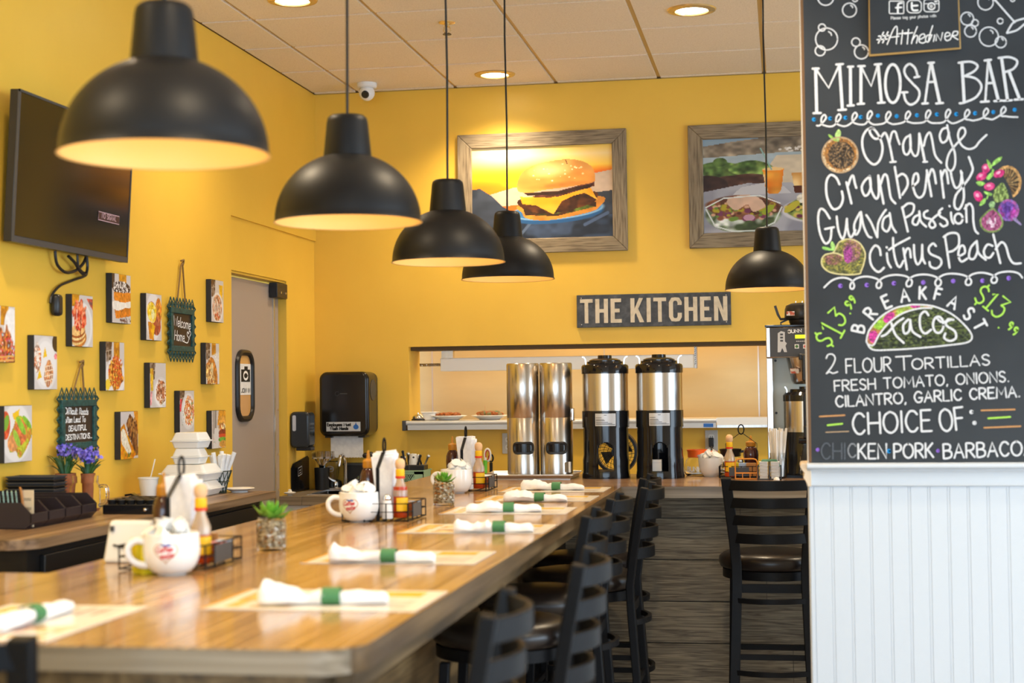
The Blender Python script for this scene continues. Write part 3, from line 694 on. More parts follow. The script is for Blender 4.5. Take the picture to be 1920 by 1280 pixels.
# ------------------------------------------------------------------ television on the left wall
xb = XL + .07
q0, q1 = PX(22, 452, xb), PX(238, 493, xb)
y0, y1, zb = q0.y, q1.y, (q0.z + q1.z) / 2
q2 = PY(36, 166, y0); zt = q2.z; lean = q2.x - xb
t = thing('television', 'black flat television tilted forward on the left wall, showing no signal', 'television', (xb, (y0 + y1) / 2, zb))
hw, hh = (y1 - y0) / 2, math.hypot(zt - zb, lean); ang = math.atan2(lean, zt - zb)
R = Matrix.Rotation(ang, 4, 'Y')
def tv(mb): mb.M = R; return mb
tv(MB()).box(-.035, 0, -hw, hw, 0, hh).build('case', 'black', t, bevel=.004)
tv(MB()).box(-.001, .002, -hw + .010, hw - .010, .024, hh - .010).build('screen', 'screen', t)
mb = tv(MB()); mb.box(-.002, .004, -hw, hw, 0, .022).box(-.002, .004, -hw, -hw + .009, .022, hh).box(-.002, .004, hw - .009, hw, .022, hh).box(-.002, .004, -hw, hw, hh - .009, hh)
mb.build('bezel', 'darkgrey', t)
def scr(py_, pz_): return R @ Vector((.0035, py_, pz_))
u0, u1 = .39 * hw, .79 * hw; v0 = hh * .275; v1 = hh * .335
ns = MB(); ns.poly([scr(u0, v0), scr(u1, v0), scr(u1, v1), scr(u0, v1)], 0)
put = lambda a, b: R @ Vector((.0042, a, b))
ribbon(ns, [(u0, v0), (u1, v0), (u1, v1), (u0, v1), (u0, v0)], .003, put, 1)
write(ns, 'NO SIGNAL', put, u0 + .03, v0 + .010, u1 - .03, v0 + .010, .020, .0035, 1)
ns.build('no_signal_box', [base('signal_box', lin('3c2430'), .4), base('signal_text', lin('c9a9b6'), .4)], t, recalc=False)
MB().box(-xb + XL + .002, -.03, -.12, .12, hh * .25, hh * .65).build('wall_mount', 'black', t)
cb = MB()
def wpt(px, py, dx=.02): q = PX(px, py, XL + dx); return (q.x - xb, q.y - (y0 + y1) / 2, q.z - zb)
def cable(pts, dx=.02, r=.006): cb.tube([wpt(a, b, dx) for a, b in crom(pts, 5)], r, 8)
cable([(103, 470), (107, 495), (122, 510), (140, 508), (155, 495), (163, 478)], .03)
cable([(128, 480), (140, 492), (150, 508), (160, 515), (164, 500), (162, 478)], .035)
cable([(145, 478), (147, 500), (155, 510), (163, 512)], .03, .005)
cable([(163, 512), (158, 518), (135, 526), (112, 536), (98, 552), (94, 568)], .012, .005)
cb.build('cable', 'black', t)
MB().box(.0, .034, -.026, .026, -.042, .042).build('plug', 'black', t, bevel=.014, loc=wpt(99, 572, .004))

# ------------------------------------------------------------------ canvas food prints on the left wall
XF = XL + .028
def cbox(x0, x1, y0, y1):
    a = PX(x0, (y0 + y1) / 2, XF).y; b = PX(x1, (y0 + y1) / 2, XF).y
    tz = PX((x0 + x1) / 2, y0, XF).z; bz = PX((x0 + x1) / 2, y1, XF).z
    return a, b, bz, tz
def canvas(label, px, paint, seed, name='canvas_print'):
    a, b, z0, z1 = cbox(*px); h = b - a; v = z1 - z0
    t = thing(name, label, 'picture', (XL, a, z0), 0, 'food canvases on the left wall')
    MB().box(.001, .0275, 0, h, 0, v).build('canvas_edge', 'canvasedge', t, bevel=.002)
    p = Pic(44, 56, 'cfc9c6', seed); p.asp = 1.0; paint(p)
    p.mesh('print', lambda u, w: (.0282, .001 + u * (h - .002), v - .001 - w * (v - .002)), parent=t)
    return t
def room(p, gold=True):
    p.pol('.0,.0 .34,.0 .30,.36 .02,.42', '5a3d22', .3, col2='8d7a6c'); p.line('.02,.2 .32,.16', 'b9a894', .012); p.line('.16,.0 .15,.4', 'b9a894', .012)
    if gold: p.pol('.44,.0 .74,.0 .74,.34 .44,.34', 'd99a1c', .15, col2='b8761a')
    return p
def f_funnel(p):   # sprinkled funnel cake and cream
    room(p); p.ell(.86, .35, .3, .34, 'eceaea', n=.05); p.ell(.5, .9, .62, .5, 'c77a45', n=.3, col2='8a4a2a', wob=.4)
    p.bits(.5, .78, .5, .3, ['e8483c', 'f0a030', 'f5f0e4', 'd4607a', '8fb4c8', 'c9422e'], 190, .028, asp=1.3)
    for y in (.86, .93): p.line('.0,%f .4,%f .95,%f' % (y, y + .05, y + .03), 'e2a85c', .02)
def f_waffle(p):   # two waffles and pineapple on an oval plate
    p.ell(.5, .52, .54, .52, 'dedad9'); p.ell(.5, .52, .46, .44, 'e9e6e5'); p.ell(.98, .12, .2, .18, '4a3519'); p.ell(.94, .38, .07, .06, 'd87a80', n=.4)
    p.pol('.46,.2 .56,.38 .38,.42', 'f0c21c'); p.pol('.22,.62 .33,.78 .12,.82', 'ecbf1a')
    p.ell(.12, .42, .2, .26, 'b8683a', n=.5, k=20, col2='e6cfc0', wob=.3); p.ell(.62, .72, .2, .26, 'b8632c', .25, n=.4, k=20, col2='d99a62', wob=.2)
    for k in range(4): p.line('.%d,.56 .%d,.92' % (46 + k * 9, 52 + k * 9), 'f0dcc0', .012); p.line('.44,%f .82,%f' % (.58 + k * .09, .54 + k * .09), 'f0dcc0', .012)
    p.bits(.12, .42, .16, .2, ['f6efe8', 'e8dcd0'], 40, .03)
def f_pancake(p):  # pancake stack with strawberries
    p.pol('.0,.0 .36,.0 .3,.2 .0,.24', 'cf8f1c', .2); p.pol('.68,.05 1,.06 1,.28', '6d4a52', .4, col2='d85a3c'); p.ell(.5, .6, .5, .48, 'e8e6e5'); p.ell(.48, .6, .42, .42, 'd9d6d4')
    p.ell(.3, .82, .4, .2, 'c9782c', n=.3); 
    for k, c in ((0, 'f0c880'), (1, 'b5652a'), (2, 'f3d090'), (3, 'a9551f'), (4, 'eec07a')): p.ell(.28, .86 - .045 * k, .36, .12, c, -.12, n=.2)
    p.ell(.34, .42, .32, .3, 'd8462a', n=.6, k=12, col2='e8825a', wob=.5); p.bits(.34, .42, .3, .28, ['e83c22', 'f08a5a', 'c22a1c', 'f5b090'], 70, .045)
    p.line('.4,.4 .42,.62 .38,.78', '8a3a22', .02); p.line('.22,.3 .2,.6', 'f0d8c8', .012)
def f_cake(p):     # layered pumpkin cake
    p.pol('.36,.0 .78,.0 .76,.26 .38,.26', 'd9961a', .15); p.pol('.0,.0 .14,.0 .12,.3 .0,.3', '5d4630'); p.ell(.5, .28, .5, .14, '3c2a20', n=.4); p.bits(.5, .27, .46, .12, ['f2efec', 'e8e2de', '4a342a'], 120, .03)
    p.pol('.08,.38 1,.36 1,.58 .12,.62', 'd98424', .25); p.pol('.1,.7 1,.62 1,.84 .2,.92', 'd47c20', .3)
    p.pol('.02,.58 .3,.56 .6,.58 1,.54 1,.66 .7,.68 .4,.74 .06,.72', 'efe9e0', .06, smooth=True); p.bits(.7, .95, .3, .06, ['4a2a22', '6a3a2a'], 26, .03)
def f_benedict(p): # egg with yellow sauce
    p.ell(.5, .5, .56, .6, 'd4cecf'); p.ell(.46, .5, .5, .54, 'e6e3e4'); p.ell(.8, .36, .22, .3, 'c9702a', n=.4, col2='e8a03c'); p.ell(.34, .36, .3, .2, 'b5482a', n=.4)
    p.ell(.66, .68, .3, .22, 'c4704c', n=.3, col2='a8482e'); p.pol('.1,.6 .36,.62 .5,1 .2,.98', 'd98a1c', .2); p.pol('.06,.3 .3,.18 .6,.26 .66,.46 .5,.62 .3,.6 .14,.52', 'f2c81e', .15, smooth=True, col2='fbe27a')
    p.ell(.42, .44, .1, .12, 'f6efb0'); p.pol('.4,.62 .56,.7 .46,.96 .3,.82', 'e8b41e', .2); p.bits(.4, .34, .16, .1, ['5a8a3a'], 14, .018)
def f_stripe(p):   # drizzled crepes
    room(p, False); p.pol('.62,.1 .95,.1 .9,.5 .7,.48', 'e8b41c', .2); p.ell(.5, .66, .5, .38, 'e4e0de'); p.ell(.48, .66, .4, .32, '9a5a30', n=.5, col2='d9a884')
    for k in range(7): p.line('.%d,%f .%d,%f' % (16 + k * 9, .46 + .05 * (k % 3), 24 + k * 9, .86 - .04 * (k % 2)), 'f4efe6', .022)
    p.bits(.5, .84, .2, .08, ['d8582c', '8a3a1c'], 20, .03)
def f_omelette(p): # potatoes with orange shreds
    room(p); p.ell(.52, .72, .56, .42, 'e6e3e4'); p.ell(.52, .66, .42, .34, 'cf8a28', n=.5, k=16, col2='a8521c', wob=.3)
    p.bits(.5, .62, .36, .3, ['e2602a', 'f2b43c', 'd9481e', 'f4d26a', 'a85a22'], 150, .036); p.bits(.6, .42, .25, .14, ['ea7a3c', 'd8582c'], 60, .03); p.ell(.1, .88, .13, .12, 'f0cf3c')
def f_taco(p):     # crusty roll with filling
    room(p); p.ell(.6, .72, .55, .46, 'dcd8da'); p.bits(.85, .34, .2, .14, ['f0ece8', 'e2dcd6'], 40, .04); p.ell(.38, .72, .4, .36, 'b0682c', n=.5, k=18, col2='e6c07a', wob=.3)
    p.pol('.3,.36 .56,.38 .82,.66 .86,.98 .7,1 .6,.72 .42,.5', 'c9802f', .3, smooth=True); p.ell(.44, .66, .1, .2, 'ecd9a8', .3, n=.2); p.bits(.3, .84, .3, .14, ['8a4a1e', 'd8a85a', 'f0dca8'], 50, .03)
def f_bowl(p):     # shredded bowl beside a juice bottle
    room(p, False); p.pol('.02,.12 .2,.12 .2,.62 .04,.62', 'e09c1c', .25, col2='e8c43c'); p.pol('.02,.66 .14,.62 .1,.95 .0,.95', 'e8a0a8', .3); p.ell(.68, .68, .5, .38, 'd9d5d6'); p.ell(.68, .68, .42, .32, 'f0eded')
    p.ell(.7, .66, .34, .27, 'a85e34', n=.5, k=18, col2='e8d0b8', wob=.4); p.bits(.7, .66, .32, .25, ['7a3418', 'b85c2c', 'f0e2d4', 'c98a5a'], 120, .03); p.bits(.74, .9, .2, .05, ['6a9a4a'], 10, .02)
def f_salad(p):    # loaded salad plate
    room(p, False); p.pol('.02,.2 .16,.2 .12,.5 .0,.5', 'd8464e', .3); p.ell(.6, .5, .52, .46, 'e2dfdf'); p.ell(.62, .5, .42, .38, 'eeecec'); p.ell(.66, .5, .36, .36, 'd47a30', n=.5, k=14, col2='f2e6d6', wob=.3)
    p.bits(.66, .5, .34, .36, ['d8682a', 'f4f0ea', 'c9502a', 'e89a4a', '6f9a3c', 'f0e0c4', 'd83c24'], 150, .034); p.bits(.2, .55, .1, .3, ['4f8a3a'], 14, .016)
def f_rice(p):     # rice with golden curry and roast potatoes
    p.pol('.0,.0 .5,.0 .3,.28 .0,.26', 'c9c3c3'); p.pol('.74,.0 1,.0 1,.5', 'd98f1f', .2); p.pol('.3,.26 .52,.04 .96,.3 1,.95 .85,.95', '5f3418', .5, 16, '9a6a3a'); p.bits(.66, .42, .26, .3, ['8a5426', 'b5803f', '4a2812'], 50, .06)
    p.pol('.0,.34 .2,.24 .4,.5 .88,.92 .7,1 .0,1', 'e0a21a', .2, col2='d47f14'); p.pol('.04,.4 .22,.38 .42,.62 .6,.84 .44,.9 .2,.76 .04,.62', 'ebe6d6', .12, 22, 'd9d2bc', True); p.bits(.4, .9, .2, .06, ['3f7a2c', '2f5a1e'], 10, .03)
def f_burger(p):   # tall burger behind a glass
    p.pol('.0,.0 1,.0 1,1 .0,1', 'cfc7c2', .1); p.pol('.06,.0 .3,.0 .3,.6 .1,.6', 'a8a09a'); p.line('.3,.0 .3,.6', '3c342c', .02); p.pol('.5,.0 1,.0 1,.34 .4,.4', 'dc9a28', .2); p.pol('.2,.46 .5,.46 .46,1 .1,1', 'dedbda')
    p.ell(.82, .3, .3, .16, 'e0a448', n=.3); p.ell(.8, .46, .32, .12, 'c9722c', n=.5, col2='f2d8a8'); p.ell(.78, .6, .3, .1, '8a3a22', n=.4); p.ell(.78, .68, .3, .06, 'd8502c'); p.ell(.78, .78, .32, .07, '6fa83c', n=.4); p.ell(.82, .9, .3, .1, 'd99f48', n=.2); p.bits(.22, .8, .1, .12, ['4f8a3c', 'd8645a'], 10, .02)
def f_toast(p):    # avocado toasts
    p.ell(.42, .5, .62, .62, 'd2cdca'); p.ell(.42, .48, .56, .54, 'e6e2e0'); p.ell(.04, .34, .17, .26, 'd85a34', n=.3); p.ell(.06, .3, .09, .16, '7fae3c', .5)
    p.pol('.28,.14 .54,.06 .5,.22 .34,.26', 'f0c224'); p.pol('.12,.62 .3,.4 .44,.2 .66,.2 .96,.36 .98,.56 .72,.84 .52,.94 .4,.8 .2,.82', 'b5c02c', .3, 20, 'c98a34', True)
    p.ell(.56, .5, .24, .26, 'e07a44', .5, n=.3); p.ell(.3, .66, .2, .16, 'e0985a', n=.2); p.ell(.6, .36, .24, .08, '8fc23c', .75, n=.2); p.ell(.82, .3, .2, .06, '7fb534', .6, n=.2); p.ell(.44, .58, .2, .08, '9cc444', .9, n=.2); p.pol('.5,.76 .88,.58 .7,.86', 'c4c634', .2)
CAN = [('food canvas of a sprinkled cake with cream, cut by the left edge of the photo', (-20, 28, 573, 679), f_funnel), ('food canvas of two dusted waffles with pineapple on an oval plate', (64, 107, 629, 730), f_waffle),
 ('food canvas of a pancake stack under strawberries, below the television', (135, 174, 553, 650), f_pancake), ('food canvas of a layered orange cake with cream, topmost of the group', (210, 245, 514, 606), f_cake),
 ('food canvas of an egg under yellow sauce, left of the welcome sign', (274, 303, 551, 638), f_benedict), ('food canvas of drizzled crepes at upper right, beside the door', (396, 419, 525, 604), f_stripe),
 ('food canvas of potatoes under orange shreds, right of the lower chalk sign', (198, 233, 641, 732), f_omelette), ('food canvas of a filled crusty roll, right of the welcome sign', (386, 411, 643, 720), f_taco),
 ('food canvas of a bowl beside a juice bottle, below the egg canvas', (281, 311, 680, 764), f_bowl), ('food canvas of a loaded salad plate, behind the takeout boxes', (337, 364, 732, 810), f_salad),
 ('food canvas of rice with golden curry and roast potatoes', (226, 259, 771, 860), f_rice), ('food canvas of a tall burger, behind the paper rolls by the door', (397, 423, 769, 840), f_burger),
 ('food canvas of avocado toasts at the lower left edge', (8, 60, 760, 866), f_toast)]
for i, (lab, px, fn) in enumerate(CAN): canvas(lab, px, fn, 10 + i)

# ------------------------------------------------------------------ two chalk signs in teal lace frames
def lace_sign(label, px, nail, lines, lean=0.0):
    a, b, z0, z1 = cbox(*px); w = b - a; h = z1 - z0; x = .022
    t = thing('chalk_sign', label, 'sign', (XL, a, z0), 0, 'small chalk signs hung on twine')
    e = .030; fr = .028; ev = .044; fv = .026
    mb = MB().box(.008, x, e, w - e, ev, ev + fv).box(.008, x, e, w - e, h - ev - fv, h - ev).box(.008, x, e, e + fr, ev + fv, h - ev - fv).box(.008, x, w - e - fr, w - e, ev + fv, h - ev - fv)
    mb.build('frame', 'teal', t, bevel=.002)
    lb = MB(); s = .5
    nx = max(4, round((w - .02) / .042)); nz = max(5, round((h - .02) / .042))
    def loop(c, u, o):   # pointed petal outward from the frame edge
        pts = [Vector(c) - Vector(u) * .017, Vector(c) - Vector(u) * .018 + Vector(o) * .022, Vector(c) + Vector(o) * .050, Vector(c) + Vector(u) * .018 + Vector(o) * .022, Vector(c) + Vector(u) * .017]
        pts = [Vector(c) + (q_ - Vector(c)) * (.62 if abs(o[1]) else .92) if 1 else q_ for q_ in pts]; lb.tube(pts, .0026, 6); lb.tube([Vector(c) - Vector(u) * .009 + Vector(o) * .004, Vector(c) + Vector(o) * .024, Vector(c) + Vector(u) * .009 + Vector(o) * .004], .0022, 6)
    for k in range(nx):
        y = e * .7 + (w - 1.4 * e) * (k + .5) / nx
        loop((.014, y, h - ev), (0, 1, 0), (0, 0, 1)); loop((.014, y, ev), (0, 1, 0), (0, 0, -1))
    for k in range(nz):
        z = e * .7 + (h - 1.4 * e) * (k + .5) / nz
        loop((.014, w - e, z), (0, 0, 1), (0, 1, 0)); loop((.014, e, z), (0, 0, 1), (0, -1, 0))
    lb.build('lace_border', 'teal', t)
    MB().box(.006, .014, e + fr, w - e - fr, ev + fv, h - ev - fv).build('chalk_panel', 'slate', t)
    tx = MB(); W2, H2 = w - 2 * (e + fr), h - 2 * (ev + fv)
    for (s_, x0, y0_, x1, y1_, hh_, sl) in lines:
        ls, tw = text_lines(s_, .14, sl)
        for st in ls: ribbon(tx, [(e + fr + (x0 + (x1 - x0) * p / tw) * W2, ev + fv + (y0_ + (y1_ - y0_) * p / tw + q * hh_) * H2) for p, q in st], .0048, lambda p, q: (.0152, p, q))
    if len(lines) == 2:
        ribbon(tx, [(e + fr + p * W2, ev + fv + q * H2) for p, q in crom([(.62, .14), (.8, .12), (.9, .3), (.98, .42), (.9, .5), (.86, .4), (.8, .46), (.78, .36), (.9, .24)])], .005, lambda p, q: (.0152, p, q))
    tx.build('lettering', 'white_ink', t, recalc=False)
    n = PX(nail[0], nail[1], XL + .01); n = Vector((.012, n.y - a, n.z - z0)); tw_ = MB()
    for sgn in (-1, 1): tw_.tube([(.012, w / 2 + sgn * w * .16, h - ev), (.012, n.y + sgn * .012, n.z - .02), (n.x + .004, n.y, n.z)], .004, 6)
    tw_.tube([(.014, n.y - .015, n.z + .006), (.022, n.y, n.z + .012), (.014, n.y + .014, n.z - .004), (.02, n.y - .006, n.z - .012)], .005, 6)
    tw_.build('twine', 'twine', t)
lace_sign('teal lace-framed chalk sign reading Welcome Home, hung on twine', (319, 372, 560, 677), (340, 492),
          [('Welcome', .05, .62, .96, .54, .30, .15), ('Home', .1, .18, .62, .14, .30, .15)])
lace_sign('teal lace-framed chalk sign about difficult roads, above the purple flowers', (113, 191, 728, 862), (151, 682),
          [('Difficult Roads', .03, .80, .84, .76, .17, .1), ('often Lead To', .03, .56, .74, .56, .15, .1), ('BEAUTIFUL', .15, .32, .78, .33, .14, .1), ('DESTINATIONS...', .04, .08, .98, .09, .14, .1)])

# ------------------------------------------------------------------ framed pictures and sign on the back wall
def framed(label, x0, x1, z0, z1, fw, paint, cells, dz=.026):
    t = thing('framed_picture', label, 'picture', ((x0 + x1) / 2, YB, z0))
    w = x1 - x0; h = z1 - z0; hw = w / 2; ch = .012
    def side(name, poly, mat):
        MB().prism([(p, q) for p, q in poly], -dz, -.001, 0, 'y').build(name, mat, t, bevel=.004)
    side('frame_side', [(-hw, 0), (hw, 0), (hw - fw, fw), (-hw + fw, fw)], 'frame'); side('frame_side', [(-hw, h), (-hw + fw, h - fw), (hw - fw, h - fw), (hw, h)], 'frame')
    side('frame_side', [(-hw, 0), (-hw + fw, fw), (-hw + fw, h - fw), (-hw, h)], 'framez'); side('frame_side', [(hw, 0), (hw, h), (hw - fw, h - fw), (hw - fw, fw)], 'framez')
    p = Pic(cells[0], cells[1], 'cfc9c6', 3); paint(p)
    p.mesh('print', lambda u, v: (-hw + fw - .004 + u * (w - 2 * fw + .008), -.012, h - fw + .004 - v * (h - 2 * fw + .008)), parent=t)
def burger_poster(p):
    p.grad([(0, 'ffd35a'), (.1, 'ffdf9a'), (.3, 'ffc21e'), (.45, 'fb9a0c'), (.55, 'ee6a1c')])
    p.ell(.22, .0, .5, .26, 'fff3cf', soft=1.0); p.ell(.95, .34, .34, .12, 'e2541c', soft=.8); p.ell(.08, .44, .3, .12, 'f0821a', soft=.9); p.ell(.32, .40, .12, .06, 'ffc42a', soft=1)
    p.pol('.1,.52 .3,.44 .62,.48 .84,.32 1,.28 1,.6 .6,.6 .2,.64', 'c9b09a', .06); p.ell(.6, .45, .3, .1, 'b8a08c', soft=.8)
    p.pol('0,.45 .06,.44 .14,.52 .22,.64 .34,.74 .5,.78 1,.58 1,1 0,1', '303845', .16, 10, '3b4250'); p.pol('.6,.56 1,.5 1,.62 .8,.66', '3a3f48', .1)
    p.pol('.3,.9 .4,.74 1,.76 1,1 .3,1', '28303e', .2, 12, '3c4a63'); p.line('.34,.96 .42,.82 .5,.78', '5a6a86', .012); p.line('.8,.86 .96,.74', '4f6080', .014)
    p.ell(.60, .735, .345, .105, '2a5a8e', -.10); p.ell(.605, .70, .345, .10, '86b2d8', -.10); p.ell(.605, .695, .325, .09, '3f7cb4', -.10, n=.1); p.ell(.62, .70, .27, .075, '28507a', -.10)
    p.pol('.36,.62 .9,.56 .9,.68 .8,.74 .55,.80 .40,.78 .36,.72', 'd48a34', .2, 12, 'b86c22', True)     # lower bun
    p.pol('.36,.64 .6,.72 .88,.62 .88,.67 .6,.76 .38,.74', '3a2412', .4, 20, '5a6a24'); p.pol('.36,.56 .84,.5 .88,.6 .8,.66 .56,.73 .38,.68', '3c2010', .35, 18, '5c3216', True)   # patty
    p.pol('.345,.54 .56,.56 .84,.46 .89,.60 .80,.52 .72,.55 .64,.60 .58,.74 .46,.64 .36,.62', 'f6a01c', .1, 10, 'ffb93c')    # cheese
    p.pol('.42,.50 .62,.49 .87,.40 .87,.45 .62,.55 .46,.545', '4a2614', .4, 18, '6a3a3a'); p.pol('.36,.49 .46,.50 .6,.50 .87,.42 .84,.47 .6,.53 .40,.53', '301a10', .3)
    p.pol('.335,.48 .33,.38 .37,.27 .46,.20 .58,.165 .70,.155 .80,.19 .86,.26 .875,.36 .86,.41 .72,.445 .52,.475 .42,.50', 'd98e3e', .12, 8, 'e8a658', True)  # crown
    p.ell(.56, .27, .18, .09, 'f6c684', -.1, soft=.9); p.ell(.60, .43, .24, .04, 'b8702c', -.12, soft=.9, n=.2); p.bits(.62, .3, .2, .1, ['fbe0ac', 'f2cf95'], 22, .008); p.line('.67,.16 .68,.20', '6a3f1c', .004)
def salad_poster(p):
    p.grad([(0, '9a948c'), (.2, '8d8478'), (.3, 'b9c2c6')])
    p.pol('0,.06 .2,.03 .45,.0 1,.0 1,.2 0,.22', '7f7262', .35, 16, '9d8f7a'); p.pol('0,0 .45,0 .2,.04 0,.08', '8ea4b5'); p.bits(.75, .14, .24, .03, ['efeae4', 'd9d2ca'], 50, .012)
    p.pol('0,.20 .5,.17 1,.17 1,.3 0,.3', 'a9b9c2', .06); p.pol('.5,.2 1,.18 1,.62 .3,.62', 'd8c8ae', .08); p.bits(.86, .24, .14, .05, ['8f8478', 'c45a3c', '6f87a0'], 30, .012)
    p.ell(.12, .33, .2, .09, '4f6a34', n=.6, k=18, col2='6f8a44', wob=.5); p.ell(.33, .32, .15, .09, '47622e', n=.6, k=18, col2='7a944c', wob=.5); p.ell(.98, .15, .18, .16, '35522c', n=.6, k=16, col2='5a7a3c', wob=.5); p.ell(.12, .25, .05, .05, '557038', n=.5)
    p.ell(.28, .47, .22, .10, '4a2f26', n=.4, col2='6a4a3c', wob=.3); p.ell(.02, .50, .16, .12, '3a2622', n=.4); p.pol('0,.56 .3,.48 1,.5 1,1 0,1', 'b3b3bc', .06, 8, '9a9aa6'); p.pol('.26,.52 .5,.46 .6,.6 .2,.6', 'c9c8cd')
    for x in (.415, .735):
        p.pol([(x - .01, .34), (x + .135, .33), (x + .115, .56), (x + .09, .60), (x + .03, .60), (x + .01, .55)], 'e8801a', .15, 10, 'f5a53a'); p.ell(x + .062, .34, .075, .02, 'f8cf8a'); p.line([(x + .05, .34), (x - .02, .12)], '8fb6b0', .006); p.line([(x + .0, .40), (x + .02, .56)], 'fbd9a0', .006)
    p.pol('.60,.39 .70,.38 .69,.58 .62,.58', 'b5752e', .2, 8, 'e8c486'); p.pol('.61,.52 .69,.52 .69,.60 .62,.60', '5a2c18', .2)
    p.ell(.27, .80, .265, .20, '55633c', n=.5, k=14, col2='8fa083'); p.ell(.27, .86, .22, .14, '4a5a36', n=.5, k=16, col2='d4dcd2'); p.ell(.27, .735, .255, .125, '6b3f2a', n=.5, k=16, col2='8a5a3a', wob=.3); p.bits(.27, .75, .23, .12, ['5a2f1e', '8a5236', 'd9a88a', '6f8f34', '7a3a5a', 'b5a428'], 110, .022)
    p.pol('.16,.66 .26,.60 .36,.62 .42,.72 .34,.78 .30,.70 .22,.76', 'd9b59c', .1, smooth=True); p.ell(.31, .84, .04, .035, 'c99ab0'); p.ell(.44, .76, .03, .06, '9fae2c', .6); p.line([(.02, .74), (.08, .92), (.2, .98), (.36, .98), (.48, .90), (.53, .74)], 'dfe5e2', .006); p.line([(.02, .72), (.14, .63), (.38, .61), (.52, .70)], 'e6ebe8', .005)
    p.ell(.78, .78, .26, .14, 'd9d6da'); p.ell(.78, .76, .235, .12, '56622e', n=.5, k=16, col2='8a9a4a', wob=.3); p.bits(.78, .76, .22, .11, ['4c6a2a', 'a9b43c', '6a2f4a', 'd8c060', '2f3a1c', 'c9502c'], 90, .024); p.ell(.82, .82, .05, .045, 'd8472c', n=.2); p.ell(.60, .74, .03, .08, 'c4b83c', .7); p.bits(.76, .66, .13, .06, ['efe8d8', 'd9cfb4', 'f6f2e6'], 60, .022)
framed('framed picture of a cheeseburger on a blue plate at sunset', -1.872, -.873, 2.292, 3.000, .085, burger_poster, (200, 132))
framed('framed picture of salads and orange drinks by the beach, partly behind the chalkboard', -.519, .48, 2.292, 3.000, .085, salad_poster, (200, 132))

a, b = PY(1081, 553, YB - .02), PY(1371, 609, YB - .02); zt = (PY(1081, 553, YB - .02).z + PY(1371, 547, YB - .02).z) / 2; zb = (PY(1081, 614, YB - .02).z + b.z) / 2
t = thing('kitchen_sign', 'weathered slate sign with cream letters reading THE KITCHEN, above the hatch', 'sign', ((a.x + b.x) / 2, YB, zb))
w, h = b.x - a.x, zt - zb
MB().box(-w / 2, w / 2, -.02, -.001, 0, h).build('sign_board', 'signslate', t, bevel=.002)
K = .125; LH = .74
BL = {'T': (.62, [[(0, 1), (.62, 1), (.62, .85), (.40, .85), (.40, 0), (.22, 0), (.22, .85), (0, .85)]]),
 'H': (.62, [[(0, 0), (0, 1), (.2, 1), (.2, .58), (.42, .58), (.42, 1), (.62, 1), (.62, 0), (.42, 0), (.42, .43), (.2, .43), (.2, 0)]]),
 'E': (.54, [[(0, 0), (0, 1), (.52, 1), (.52, .85), (.2, .85), (.2, .58), (.44, .58), (.44, .43), (.2, .43), (.2, .15), (.54, .15), (.54, 0)]]),
 'K': (.66, [[(0, 0), (0, 1), (.2, 1), (.2, .56), (.42, 1), (.62, 1), (.38, .56), (.66, 0), (.44, 0), (.26, .40), (.2, .30), (.2, 0)]]),
 'I': (.2, [[(0, 0), (0, 1), (.2, 1), (.2, 0)]]),
 'N': (.64, [[(0, 0), (0, 1), (.2, 1), (.44, .42), (.44, 1), (.64, 1), (.64, 0), (.44, 0), (.2, .58), (.2, 0)]]), 'C': (.62, [])}
segs = MB(); x = 0; word = 'THE KITCHEN'; gaps = .13; tot = sum((BL[c][0] + gaps) if c != ' ' else .30 for c in word) - gaps
sx = w * .955 / tot; x0_ = -w * .955 / 2 + .0; lh = h * LH; z0_ = h * .13
for c in word:
    if c == ' ': x += .30; continue
    for pl in BL[c][1]: segs.prism([(x0_ + (x + p) * sx, z0_ + q * lh) for p, q in pl], -.0225, -.019, 0, 'y')
    if c == 'C':
        pa = [(.62, .68), (.62, .82), (.5, .98), (.31, 1.0), (.12, .98), (0, .80), (0, .20), (.12, .02), (.31, 0), (.5, .02), (.62, .18), (.62, .36)]
        pi = [(.42, .36), (.42, .22), (.38, .15), (.31, .14), (.24, .15), (.2, .22), (.2, .78), (.24, .85), (.31, .86), (.38, .85), (.42, .78), (.42, .68)]
        n_ = len(pa); pi = pi[::-1]
        for i in range(n_ - 1):
            q4 = [pa[i], pa[i + 1], pi[i + 1], pi[i]]; segs.prism([(x0_ + (x + p) * sx, z0_ + q * lh) for p, q in q4], -.0225, -.019, 0, 'y')
    x += BL[c][0] + gaps
segs.build('lettering', 'letter', t)
mb = MB()
for px_, pz_ in ((-.47, .9), (.47, .9), (-.47, .09), (.47, .09)): mb.ball((px_ * w, -.021, pz_ * h), .0045, 8)
mb.build('nail', 'chrome', t)
